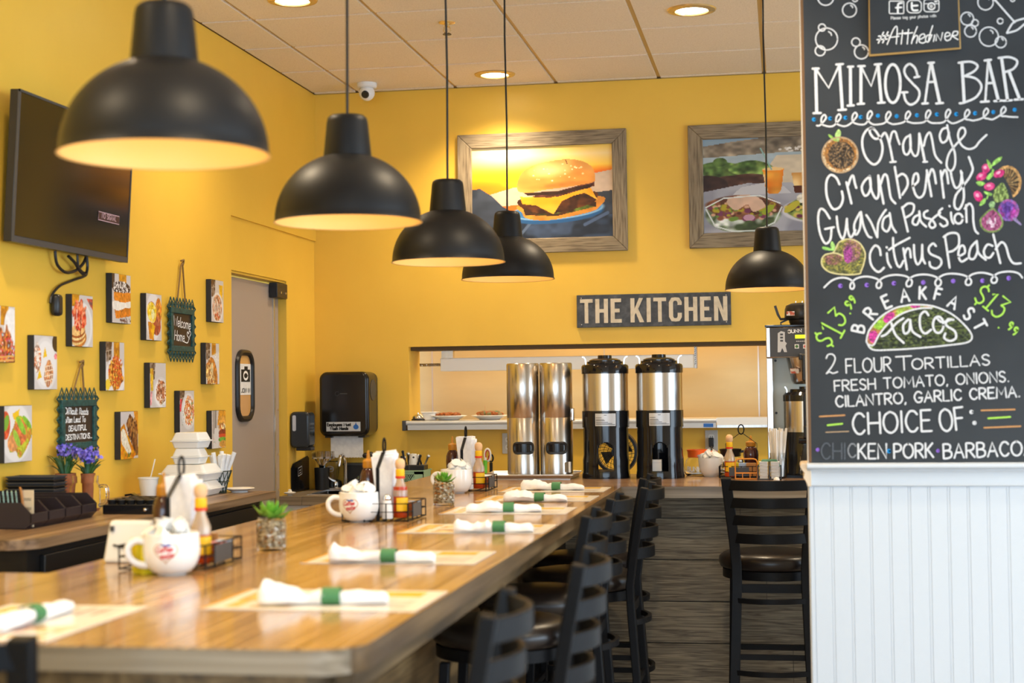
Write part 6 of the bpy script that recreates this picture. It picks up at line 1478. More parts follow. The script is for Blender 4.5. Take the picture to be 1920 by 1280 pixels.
# faucet
t = thing('faucet', 'chrome gooseneck faucet with two handles behind the sink', 'faucet', (PY(648, 905, 8.7).x, 8.70, SZ))
zt = PY(646, 850, 8.7).z - SZ
MB().box(-.10, .10, -.03, .03, 0, .012).build('base_plate', 'alu', t, bevel=.003)
MB().tube(crom([(0, .01), (0, zt * .6), (-.0, zt * .9)], 3) and [(0, 0, .01), (0, 0, zt * .72), (-.003, -.012, zt * .90), (-.007, -.035, zt * .985), (-.012, -.06, zt * .94), (-.014, -.072, zt * .80), (-.015, -.074, zt * .66)], [.011, .010, .010, .010, .010, .010, .009], 12).build('spout', 'chrome', t)
for s in (-1, 1):
    h = MB().lathe([(0, .01), (.016, .01), (.018, .03), (.014, .045), (0, .05)], (s * .058, -.005, 0), 16).build('valve', 'chrome', t)
    MB().bar([(s * .058, -.005, .046), (s * .058 + .02 * s, -.03, .06), (s * .058 + .034 * s, -.05, .075)], .012, .007, (0, 0, 1)).build('lever', 'chrome', h)
p = PZ(605, 912, SZ + .01); t = thing('sink_stopper', 'white sink stopper on the corner of the sink basin', 'stopper', (p.x, 8.19, SZ))
MB().lathe([(0, 0), (.012, 0), (.014, .006), (.030, .012), (.034, .018), (.012, .022), (.008, .034), (0, .036)], n=20).build('stopper', 'foam', t)
def holder(label, px, py, Y, r, h, mat, cat='holder', name='utensil_holder'):
    p = PY(px, py, Y); t = thing(name, label, cat, (p.x, Y, SZ))
    MB().lathe([(0, 0), (r * .9, 0), (r, h), (r - .004, h), (r * .88, .004), (0, .004)], n=24).build('cup', mat, t); return t
holder('black cup of upright forks beside the sink faucet', 604, 900, 8.66, .045, .13, 'black')
fx = PY(604, 900, 8.66).x
for k in range(9):
    a = k * 2.4; q = .030 * math.sqrt((k + .5) / 9); mb = MB()
    mb.bar([(0, 0, .006), (q * .6 * math.cos(a), q * .6 * math.sin(a), .14), (q * 2.2 * math.cos(a), q * 1.6 * math.sin(a), .185)], .010, .002, (1, 0, 0))
    tx, ty = q * 2.2 * math.cos(a), q * 1.6 * math.sin(a)
    for m in (-.009, -.003, .003, .009): mb.bar([(tx + m, ty, .184), (tx + m * 1.1, ty - .004, .222)], .003, .002, (1, 0, 0))
    mb.box(tx - .0115, tx + .0115, ty - .001, ty + .001, .178, .190)
    o = mb.build('fork', 'chrome', None); o.location = (fx, 8.66, SZ + .004); tag(o, 'steel fork standing in the black cup by the sink', 'fork', 'forks in the black cup')
p = PY(624, 900, 8.78)
t = thing('glass_blender', 'small clear glass jug with a black base behind the sink', 'jug', (p.x, 8.78, SZ))
MB().lathe([(0, 0), (.055, 0), (.058, .012), (.05, .045), (.03, .055), (0, .055)], n=24).build('base', 'black', t)
MB().lathe([(.03, .054), (.046, .16), (.050, .165), (.043, .16), (.027, .056)], n=24).build('glass_jug', 'glass', t)
mb = MB(); put = lambda a_, b_: (a_, -.0525, b_); mb.at((0, 0, 0)); ribbon(mb, circ(0, .118, .022, .016), .003, put); write(mb, 'fresh', put, -.015, .114, .015, .116, .010, .003); mb.build('oval_label', 'alu2', t, recalc=False)
p = PY(672, 900, 8.78)
t = thing('black_crate', 'black plastic crate behind the faucet under the paper towel', 'crate', (p.x, 8.80, SZ)); MB().box(-.085, .085, -.042, .042, 0, .145).build('crate', 'black', t, bevel=.004)
MB().box(-.088, .088, -.045, .045, .138, .150).build('rim', 'darkgrey', t, bevel=.002)
for i, (px, py) in enumerate(((684, 850), (693, 848))):
    p = PY(px, py, 8.6); t = thing('black_ladle', 'black-handled utensil leaning behind the syrup bottle, %s' % ('left one' if i == 0 else 'right one'), 'utensil', (p.x, 8.62, SZ + 0.0)); H = p.z - SZ
    MB().tube([(0, 0, .002), (0, 0, H - .03)], .004, 8).build('shaft', 'chrome', t); MB().ball((0, 0, H - .012), .02, 10, sz=.8).build('handle', 'black', t)
# mint basket with utensils and cups
a = PY(738, 900, 8.5); b = PY(801, 900, 8.5); zt = PY(770, 880, 8.5).z - SZ; w = (b.x - a.x) / 2
t = thing('plastic_basket', 'mint green lattice basket of utensils behind the bar', 'basket', ((a.x + b.x) / 2, 8.5, SZ)); d = .09
mb = MB().box(-w, w, -d, d, 0, .004).box(-w, w, -d, -d + .004, zt - .022, zt).box(-w, w, d - .004, d, 0, zt).box(-w, -w + .004, -d, d, 0, zt).box(w - .004, w, -d, d, 0, zt).box(-w, w, -d, -d + .004, 0, .03)
mb.box(-w - .006, w + .006, -d - .006, -d + .004, zt - .006, zt).box(-w - .006, w + .006, d - .004, d + .006, zt - .006, zt); n = 12
mb.box(w * .45, w, -d, -d + .004, 0, zt)
for k in range(n + 1):
    x = -w + (1.45 * w) * k / n
    for s in (-1, 1): mb.bar([(x, -d + .002, .028), (max(-w, min(w * .5, x + s * .05)), -d + .002, zt - .02)], .0045, .003, (1, 0, 0))
mb.build('lattice_basket', 'mint', t)
bxx = (a.x + b.x) / 2
t = thing('black_divider', 'black utensil divider box standing in the mint basket', 'box', (bxx, 8.525, SZ + .005)); MB().box(-w + .012, w - .012, -.05, .05, 0, zt + .02).build('box', 'black', t, bevel=.003); MB().box(-.003, .003, -.052, .05, .05, zt + .022).build('partition', 'darkgrey', t)
rng = random.Random(8)
for k in range(12):
    x = -w + .03 + (2 * w - .06) * k / 11; t = thing('teaspoon', 'teaspoon or knife handle upright in the mint basket', 'cutlery', (bxx + x, 8.50 + .04 * (k % 3), SZ + zt + .026), 0, 'cutlery in the mint basket'); H = rng.uniform(.035, .075); tl_ = rng.uniform(-.02, .02)
    if k % 3: MB().bar([(0, 0, 0), (tl_ * .6, 0, H * .6), (tl_, -.006, H)], .012, .003, (1, 0, 0)).build('stem', 'chrome', t); MB().ball((tl_, -.006, H), .011, 8, sy=.4).build('spoon_bowl', 'chrome', t)
    else: MB().tube([(0, 0, 0), (tl_, 0, H)], .007, 8).build('stem', 'black', t); MB().ball((tl_, 0, H), .0085, 8).build('handle_tip', 'black', t)
for k in range(2):
    o = MB().lathe([(0, 0), (.026, 0), (.020, .050), (.018, .051), (0, .051)], n=24).build('foam_cup', 'foam', None)
    o.location = (PY(776, 880, 8.525).x, 8.515, SZ + .005 + zt + .0225 + k * .010); tag(o, 'white cup in the upside-down stack above the mint basket', 'cup', 'upside-down white cups')
# scissors cup
t = holder('small dark cup with scissors on the counter behind the bar', 905, 895, 8.5, .040, .10, 'black', 'cup', 'scissors_cup')
p = PY(902, 852, 8.5); H = p.z - SZ
s_ = thing('scissors', 'scissors with white and red handles standing in a cup', 'scissors', (PY(904, 880, 8.5).x, 8.5, SZ + .01))
for k, sg in enumerate((-1, 1)):
    MB().tube([(sg * .028 + .022 * math.cos(a_) * .75 + sg * .004, 0, H - .012 + .034 * math.sin(a_)) for a_ in [2 * math.pi * j / 20 for j in range(20)]], .006, 8, closed=True).build('handle', 'foam', s_)
    MB().tube([(sg * .028 + .016 * math.cos(a_) * .75 + sg * .004, -.002, H - .012 + .027 * math.sin(a_)) for a_ in [2 * math.pi * j / 20 for j in range(20)]], .0035, 6, closed=True).build('handle_lining', 'red_ink', s_)
    MB().bar([(sg * .02, .001 * sg, H - .045), (-sg * .004, .001 * sg, H - .10), (-sg * .010, .001 * sg, .0)], .012, .002, (0, 1, 0)).build('blade', 'chrome', s_)
t = thing('green_marker', 'bright green handled tool in the scissors cup', 'tool', (PY(908, 880, 8.46).x, 8.47, SZ + .008)); MB().tube([(0, 0, 0), (.004, 0, .17)], .012, 10).build('handle', 'greentool', t); MB().tube([(.004, 0, .17), (.0045, 0, .185)], .008, 10).build('cap', 'foam', t)
t = thing('black_peeler', 'black ring-handled tool beside the scissors', 'tool', (PY(919, 880, 8.5).x, 8.53, SZ + .002)); MB().tube([(0, 0, 0), (0, 0, .16)], .009, 8).build('shaft', 'black', t); MB().tube([(.012 * math.cos(a_), 0, .185 + .02 * math.sin(a_)) for a_ in [2 * math.pi * j / 18 for j in range(18)]], .005, 8, closed=True).build('ring', 'black', t)
# outlets on the back wall
def outlet(label, px, py, plug=False):
    p = PY(px, py, YB - .005); t = thing('wall_outlet', label, 'outlet', (p.x, YB, p.z), 0, 'outlets on the back wall below the hatch')
    MB().box(-.036, .036, -.007, -.0005, -.06, .06).build('cover_plate', 'greyplate', t, bevel=.002)
    for s in (-1, 1):
        s2 = MB().prism(rrect(-.016, .016, s * .022 - .014, s * .022 + .014, .008, 4), -.009, -.006, 0, 'y').build('socket', 'foam', t); MB().box(-.007, -.004, -.0095, -.0088, s * .022 - .004, s * .022 + .006).box(.004, .007, -.0095, -.0088, s * .022 - .004, s * .022 + .006).build('slots', 'black', s2)
    return t
outlet('wall outlet below the hatch, partly behind the steel dispensers', 953, 831)
t = outlet('wall outlet below the hatch with a black plug in it', 1334, 826)
p = PY(1334, 826, YB)
t = thing('power_plug', 'black plug and cord in the right wall outlet', 'plug', (p.x, YB - .009, p.z)); MB().box(-.014, .014, -.03, 0, -.035, .018).build('plug', 'black', t, bevel=.004)
MB().tube([(0, -.025, -.03), (.01, -.04, -.06), (.03, -.06, -.10), (.05, -.08, -.15), (.07, -.1, -.20)], .007, 8).build('cord', 'black', t)

# ------------------------------------------------------------------ serving hatch
sx0, sx1 = -2.195, PY(1343, 790, 8.74).x; zt = 1.322; zb = 1.268
t = thing('pass_shelf', 'aluminium pass shelf along the bottom of the serving hatch', 'shelf', (-1.2, 8.85, zb))
mb = MB().box(sx0 + 1.2, .40 + 1.2, -.10, .27, .03, zt - zb - .002); mb.build('shelf_top', 'alu', t)
mb = MB().box(sx0 + .028 + 1.2, sx1 + 1.2, -.118, -.10, .0, .030, 0); mb.tube([(sx0 + .02 + 1.2, -.112, .040), (sx1 + 1.2, -.112, .040)], .013, 12); mb.build('front_rail', 'alu2', t)
MB().box(sx0 + 1.2 - .004, sx0 + .018 + 1.2, -.125, -.02, -.004, .055).build('end_bracket', 'darkgrey', t, bevel=.003)
MB().box(sx1 + .004 + 1.2, .3 + 1.2, -.125, -.10, .014, .057, 0).box(sx1 + .004 + 1.2, .3 + 1.2, -.121, -.10, .0, .014, 1).build('end_panel', ['whitepanel', 'steel'], t)
a = PY(1319, 800, 8.73); MB().box(a.x + 1.2, a.x + .055 + 1.2, -.1195, -.1175, .004, .024).build('blue_sticker', 'blue_ink', t)
HY = 8.98; a = PY(829, 668, HY); b = PY(1303, 684, HY)
t = thing('heat_lamp_strip', 'long white heat lamp bar hanging inside the serving hatch', 'heat lamp', ((a.x + b.x) / 2, HY, 1.61)); w = (b.x - a.x) / 2
MB().box(-w, w, -.05, .05, 0, .078).build('housing', 'whitepanel', t, bevel=.003)
MB().box(-w, -w + .07, -.02, .03, .078, HZ1 - 1.634).build('post', 'steel', t); MB().box(w, w + .012, -.055, .05, -.002, HZ1 - 1.634).build('end_bracket', 'alu2', t)
mb = MB()
for k in range(9): ribbon(mb, [(w + .002 + .003 * (k % 2), .02 + .012 * k), (w + .009, .026 + .012 * k)], .003, lambda x, z: (x, -.0556, z))
mb.build('pen_marks', 'black_ink', t, recalc=False)
a = PY(787, 676, HY); x0 = a.x - (PY(829, 668, HY).x + b.x) / 2; mb = MB()
pts = []
for k in range(140):
    u = k / 139; pts.append((x0 + (-w - x0) * u, .009 * math.cos(u * 88), .04 + .009 * math.sin(u * 88)))
mb.tube(pts, .0022, 5); mb.tube([(x0, 0, .04), (-w, 0, .04)], .008, 8); mb.build('flexible_conduit', 'steel', t)
def onshelf(px, Y=8.86): return PY(px, 785, Y).x
t = thing('call_bell', 'chrome call bell on the left end of the pass shelf', 'bell', (onshelf(784, 8.83), 8.83, zt))
MB().lathe([(0, 0), (.040, 0), (.040, .006), (.034, .010), (0, .010)], n=28).build('bell_base', 'black', t); MB().lathe([(.036, .011), (.034, .022), (.022, .034), (.006, .038), (0, .038)], n=28).build('dome', 'chrome', t); MB().cyl((0, 0, .037), .004, .009, 10).build('button', 'chrome', t)
t = thing('white_ramekin', 'square white ramekin next to the call bell', 'ramekin', (onshelf(807, 8.93), 8.93, zt)); mb = MB()
MB().prism(rrect(-.045, .045, -.045, .045, .012, 4), 0, .043).build('body', 'porc', t, bevel=.004); MB().prism(rrect(-.050, .050, -.050, .050, .014, 4), .043, .049).build('rim', 'porc', t, bevel=.002)
for i, (px, lab) in enumerate(((842, 'white plate with a fried dish on the pass shelf, left of the two'), (918, 'white plate with a topped sandwich on the pass shelf, next to the steel dispensers'))):
    x = onshelf(px, 8.88)
    t = thing('dinner_plate', lab, 'plate', (x, 8.88, zt), 0, 'plates of food on the pass shelf'); R_ = .108
    MB().lathe([(0, 0), (.060, 0), (.066, .005), (.098, .020), (R_, .024), (R_ - .003, .027), (.062, .010), (0, .009)], n=44).build('plate', 'porc', t)
    rng = random.Random(20 + i); mb = MB()
    for k in range(26 if i == 0 else 34):
        a_ = rng.uniform(0, 6.28); q = .062 * math.sqrt(rng.random()); s = rng.uniform(.010, .018)
        mb.ball((q * math.cos(a_) * 1.15, q * math.sin(a_) * .7, .022 + rng.uniform(0, .010 + .006 * i)), s, 6, k % 2 if i else 0, sx=1.5, sz=.7)
    f_ = mb.build('food', ['food1', 'food2'], None); f_.location = (x, 8.88, zt + .004); tag(f_, 'golden fried food on the left plate of the pass shelf' if i == 0 else 'topped sandwich and bites on the right plate of the pass shelf', 'food')
    if i:
        s_ = MB().tube([(-.03, 0, .03), (-.026, 0, .078)], .0015, 6).build('food_pick', 'woodcap', None); s_.location = (x, 8.88, zt + .004); tag(s_, 'wooden pick standing in the sandwich on the pass shelf', 'pick'); 
M_done = 1
# ------------------------------------------------------------------ chalkboard on the partition
YC = PYF + .001
bt = thing('chalkboard', 'tall chalkboard menu with Mimosa Bar and Breakfast Tacos lettering on the partition', 'chalkboard', (PX0 + .003, PYF + .022, 1.2445))
bo = Vector(bt.location)
MB().box(.009, 2.4, -.021, -.001, 0, CEIL - 1.2445 - .002).build('board', 'board', bt)
MB().box(.0, .009, -.021, -.001, 0, CEIL - 1.2445 - .002).build('edge_strip', 'boardedge', bt)
def mk(ox, oy, s):
    def put(x, y):
        p = PY(ox + x / s, oy + y / s, YC - (.0006 if STROKE[0] < 0 else .0014 + (STROKE[0] % 30) * .00006)) - bo
        return (p.x, p.y, p.z)
    return put
R5, R6, R7, R8, R0 = mk(1510, 90, 4.683), mk(1510, 320, 4.683), mk(1510, 520, 4.683), mk(1510, 650, 4.683), mk(1500, 0, 2.9095)
def lines(name, txt, put, w, mat='chalk', label=None):
    mb = MB()
    for t_ in (txt if isinstance(txt, list) else [txt]):
        if isinstance(t_, tuple): t_, ww = t_
        else: ww = w
        for st in (strokes(t_) if isinstance(t_, str) else [t_]): ribbon(mb, st, ww, put)
    o = mb.build(name, mat, bt, recalc=False)
    if label: o['label'] = label
    return o
thick = '90,180 100,565|300,145 325,540|395,165 398,500|488,160 488,485|638,145 668,475|1105,130 1180,480|1375,125 1395,478|1605,105 1695,460|1722,85 1775,455|1790,210 1880,445'
thin = '90,180 205,350 300,145|488,160 578,335 638,145|~1100,130 1075,300 1050,480|1070,300 1145,295|~985,250 965,180 915,140 872,180 880,240 940,310 1000,380 985,460 925,497 880,460 865,395|~1345,130 1450,120 1512,155 1480,205 1400,245|~1400,245 1500,270 1547,340 1500,430 1395,478 1355,485|1605,105 1580,465|1590,310 1655,305|~1695,88 1790,80 1860,115 1830,180 1750,212'
serif = '62,182 118,180|70,572 137,570|270,145 332,140|288,545 358,540|373,165 422,163|370,506 426,503|463,160 522,158|458,492 517,488|608,145 667,140|636,482 698,478|957,258 1002,250|846,390 897,388|1078,132 1130,128|1026,488 1077,485|1148,487 1210,482|1573,110 1632,103|1540,473 1612,468|1658,466 1728,461|1738,463 1814,458|1836,453 1912,449'
lines('chalk_lettering', [(thick, 27), (thin, 20), (serif, 20), ([(768 + 66 * math.cos(a), 312 + 168 * math.sin(a)) for a in [2 * math.pi * k / 40 for k in range(41)]], 24)], R5, 20, label='Mimosa Bar heading in tall white chalk serif letters')
def garland(cs, first, last, up, k=1.0):
    pts = [first]
    for i, (c, yt, yb) in enumerate(cs):
        if up: pts += [(c - 34, yb - 6), (c + 10, yt + 48), (c + 22, yt + 22), (c + 6, yt), (c - 18, yt + 30), (c - 16, yt + 80), (c + 20, yb - 2), (c + 60, yb + 4)]
        else: pts += [(c - 10, yb - 70), (c + 18, yb - 34), (c + 14, yb - 4), (c - 8, yb + 2), (c - 22, yb - 24), (c - 4, yb - 60)] + ([yt] if isinstance(yt, tuple) else [])
    return crom(pts + [last], 5)
cs = [(160, 585, 685), (290, 580, 682), (432, 566, 668), (565, 552, 668), (728, 558, 664), (900, 555, 655), (1078, 545, 655), (1252, 538, 655), (1420, 540, 632), (1585, 530, 622), (1738, 515, 600)]
lines('chalk_border', [garland(cs, (100, 680), (1865, 606), True)], R5, 15, label='looped white chalk border')
dots = lambda L, r: [circ(x, y, r * .5, r * .5, 10) for x, y in L]
lines('chalk_dots', dots([(75, 627), (217, 618), (352, 612), (486, 606), (637, 594), (802, 598), (980, 590), (1155, 582), (1325, 580), (1490, 572), (1650, 562), (1838, 542)], 18), R5, 18, 'chalkblue', 'blue chalk dots')
lines('chalk_lettering', [('~600,705 545,715 505,780 502,870 535,965 600,1022 655,980 678,880 655,790 610,720 572,700 568,745 610,795 660,785 700,745 735,830 770,1000', 20), ('~740,830 760,745 790,735 808,790 828,845', 18), ('745,1002 795,998', 18),
  ('~912,770 880,790 858,850 868,920 900,932 925,870 920,760', 19), ('~920,760 925,880 960,948 992,910 1000,750', 18), ('1000,750 1050,1000', 22), ('~1040,860 1060,780 1092,742 1112,800 1140,940 1195,1008', 19), ('1033,1000 1072,998', 16),
  ('~1250,700 1205,712 1180,770 1200,828 1240,810 1262,740', 19), ('~1245,675 1270,800 1312,920 1312,1030 1275,1080 1240,1030 1260,930 1320,850 1400,760 1395,705 1360,708 1340,770 1370,850 1430,886 1490,870 1530,820 1592,762', 18)], R5, 18, label='the word Orange in white chalk script')
lines('chalk_lettering', ['~300,120 270,60 220,38 185,100 190,230 240,332 300,320 330,250 320,180', '360,100 405,288', '~375,130 400,60 420,45 435,110 448,152', '~565,50 520,90 495,150 520,217 555,200 575,130 565,45', '~565,60 580,170 620,245 645,200 640,45', '640,40 687,290', '~660,120 690,38 718,50 735,150 752,240 792,288', '785,-35 832,240',
  '~800,60 850,28 890,60 897,130 850,212', '~945,135 990,90 985,28 955,38 943,120 970,212 1010,235 1048,180 1070,10', '1066,-5 1107,225', '~1080,60 1108,-12 1130,15 1147,112', '1188,0 1216,238', '~1195,60 1220,-2 1240,10 1255,112', '~1275,0 1290,80 1320,150 1360,120 1375,15', '~1365,0 1385,120 1390,250 1350,337 1310,310 1320,220 1380,140 1440,60 1470,-10 1458,-60 1435,-122'], R6, 20, label='the word Cranberry in white chalk script')
lines('chalk_lettering', ['~215,420 170,350 130,338 112,420 130,550 175,638 220,600 230,500', '172,512 252,495', '~275,400 290,520 325,597 350,540 365,420', '~480,365 430,470 442,562 480,500 488,360', '~365,420 372,520 400,585 440,520', '~488,360 510,480 550,570 582,587', '~535,388 580,460 632,585', '~632,585 640,460 680,380 708,342', '~745,385 690,420 678,500 720,532 750,460 740,370', '~740,370 760,480 797,542',
  '850,318 900,535', '~848,332 900,288 952,300 940,370 880,412', '~1000,385 955,410 943,460 980,472 1005,410 1000,355', '~1000,360 1012,440 1062,492', '~1075,350 1043,370 1050,410 1110,430 1142,480 1110,502 1088,470 1120,420 1185,368', '~1203,330 1173,360 1185,400 1235,430 1247,470 1210,488 1183,465', '~1278,365 1285,430 1302,465', '1264,308 1268,314', [(1345 + 36 * math.cos(a), 420 + 44 * math.sin(a)) for a in [2 * math.pi * k / 24 for k in range(25)]], '1410,300 1416,452', '~1398,335 1440,288 1470,330 1475,440 1490,520 1517,552'], R6, 19, label='the words Guava Passion in white chalk script')
lines('chalk_lettering', ['~662,742 650,680 610,658 568,730 580,830 640,888 692,850', '~715,722 725,800 752,850', '712,670 718,675', '~770,588 775,700 800,810 830,845 862,790', '~733,695 800,650 917,588', '860,680 892,868', '~870,740 890,688 915,690 926,762', '~953,650 960,760 985,822 1020,770 1026,648', '~1026,650 1030,760 1052,815', '~1147,662 1120,638 1083,680 1100,730 1182,770 1192,820 1150,857 1100,840 1090,800', '1225,570 1267,852', '~1213,582 1270,548 1340,558 1347,650 1300,700 1258,712',
  '~1343,752 1400,720 1390,660 1358,670 1343,740 1370,797 1422,770', '~1500,620 1450,680 1438,760 1480,772 1512,700 1505,615', '~1505,620 1520,720 1585,782', '~1645,660 1600,648 1568,700 1580,752 1620,762 1652,720', '1650,558 1712,812', '~1670,690 1720,628 1760,660 1790,760 1830,812 1892,812'], R6, 19, label='the words Citrus Peach in white chalk script')
g2 = [(165, 1025), (235, 962), (320, 938), (395, 955), (428, 1000), (420, 1035), (396, 1030), (400, 990), (450, 945), (540, 928), (630, 950), (668, 990), (655, 1028), (628, 1024), (630, 985), (690, 935), (780, 914), (880, 925), (935, 965), (925, 1010), (892, 1012), (892, 972), (950, 925), (1040, 910), (1130, 925), (1190, 965), (1180, 1008), (1148, 1008), (1145, 965), (1210, 915), (1300, 903), (1400, 920), (1455, 960), (1448, 998), (1415, 1000), (1410, 965), (1460, 912), (1550, 894), (1640, 915), (1682, 945), (1672, 980), (1642, 982), (1635, 950), (1690, 900), (1790, 884), (1870, 900), (1905, 940)]
lines('chalk_border', [crom(g2, 4)], R6, 16, label='second looped white chalk border')
lines('chalk_dots', dots([(308, 1010), (540, 1003), (778, 988), (1035, 980), (1298, 968), (1555, 965), (1785, 943)], 20), R6, 20, 'chalkpurple', 'purple chalk dots')
def glyph(ch, cx_, cy2, rot, h, sx=1.0):
    w, d = G[ch]; r = math.radians(rot); out = []
    for st in strokes(d):
        out.append([(cx_ + ((x - w / 2) * sx * h) * math.cos(r) - ((y - .5) * h) * math.sin(r), cy2 - (((x - w / 2) * sx * h) * math.sin(r) + ((y - .5) * h) * math.cos(r))) for x, y in st])
    return out
br = []
for ch, x, y, r, h in (('B', 465, 447, 78, 108), ('R', 570, 312, 52, 110), ('E', 712, 212, 24, 112), ('A', 872, 156, 8, 112), ('K', 1032, 136, -2, 106), ('F', 1165, 146, -14, 100), ('A', 1300, 216, -26, 108), ('S', 1437, 318, -38, 112), ('T', 1533, 418, -62, 108)): br += glyph(ch, x, y, r, h)
lines('chalk_lettering', br, R7, 20, label='the word Breakfast arched in white chalk capitals')
pr = []
for ch, x, y, r, h in (('$', 165, 545, 58, 150), ('1', 232, 448, 62, 215), ('3', 285, 345, 42, 165), ('.', 385, 300, 30, 40), ('9', 378, 245, 32, 78), ('9', 412, 195, 32, 70), ('$', 1552, 152, -32, 160), ('1', 1638, 208, -40, 170), ('3', 1715, 265, -38, 185), ('.', 1715, 420, -40, 60), ('9', 1800, 425, -32, 70), ('9', 1842, 470, -32, 70)): pr += glyph(ch, x, y, r, h)
lines('chalk_price', pr, R7, 16, 'chalkgreen', 'two 13.99 dollar prices in green chalk')
# coloured chalk drawings
def patch(name, put, x0, x1, y0, y1, fn, cells, seed, label=None, drop=.32):
    p = Pic(cells[0], cells[1], '303438', seed); p.al = np.zeros((p.h, p.w))
    fn(p, lambda x, y: ((x - x0) / (x1 - x0), (y - y0) / (y1 - y0)))
    al = p.al * ((p.rng.rand(p.h, p.w) > drop) | (p.al > 1.5))
    STROKE[0] = -1
    o = p.mesh(name, lambda u, v: put(x0 + u * (x1 - x0), y0 + v * (y1 - y0)), 'chalkpaint', al, bt)
    STROKE[0] = 0
    if label: o['label'] = label
def cell(p, mask, col, n=.25, col2=None, hard=False, k=20):
    p.put(np.clip(mask, 0, 1), col, n, k, col2); p.al = np.maximum(p.al, (mask > .5) * (2.0 if hard else 1.0))
def E_(p, T, cx_, cy2, rx, ry, rot=0):
    u, v = T(cx_, cy2); a, b = T(cx_ + rx, cy2 + ry); X = (p.X - u) * 1.0 / (a - u) * rx; Y = (p.Y - v) / (b - v) * ry; c, s = math.cos(rot), math.sin(rot)
    return ((np.hypot((X * c + Y * s) / rx, (-X * s + Y * c) / ry) < 1) * 1.0)
def P_(p, T, pts): return p.pm([T(*q) for q in (crom(pts, 5, True))])
def orange_d(p, T):
    cell(p, E_(p, T, 305, 938, 156, 154), 'c99a62', .3, 'e0c9a4'); cell(p, E_(p, T, 310, 930, 140, 138), 'a87640', .3); cell(p, E_(p, T, 315, 940, 115, 120), '8a7052', .7, '3c342c', k=34)
    cell(p, P_(p, T, [(270, 800), (262, 760), (290, 715), (312, 740), (300, 800), (285, 825)]), 'a4c47a', .3, hard=True); cell(p, P_(p, T, [(200, 760), (225, 765), (265, 800), (270, 820), (225, 795)]), '8fb85c', .3, hard=True)
patch('chalk_orange', R5, 140, 470, 700, 1100, orange_d, (92, 112), 3, 'orange drawn in brown and orange chalk')
lines('chalk_outline', [[(305 + 158 * math.cos(a), 938 + 156 * math.sin(a)) for a in [2 * math.pi * k / 40 for k in range(41)]]], R5, 10, 'chalktan')
hp = [(265, 690), (300, 625), (380, 600), (470, 630), (522, 710), (520, 790), (490, 880), (470, 905), (360, 912), (230, 895), (160, 850), (142, 790), (170, 740), (240, 720)]
def peach_d(p, T):
    cell(p, P_(p, T, hp), 'a09a4c', .5, '6f7048', k=30); cell(p, E_(p, T, 410, 700, 80, 105), '9a6a78', .5, 'a88a5c', k=26); cell(p, E_(p, T, 375, 735, 40, 75), 'a84f96', .4); cell(p, E_(p, T, 245, 775, 80, 55), '9c6a68', .5, '8f7a50', k=26)
    cell(p, P_(p, T, [(235, 620), (258, 650), (262, 700), (235, 690), (222, 650)]), 'a4d27a', .2, hard=True); cell(p, P_(p, T, [(150, 668), (200, 672), (250, 700), (220, 700), (160, 690)]), '8fc76a', .2, hard=True)
patch('chalk_peach', R6, 130, 535, 590, 920, peach_d, (110, 90), 4, 'heart-shaped peach drawn in coloured chalk')
lines('chalk_outline', [crom(hp + [hp[0]], 6), '~240,720 290,730 335,752'], R6, 11, 'chalkcream')
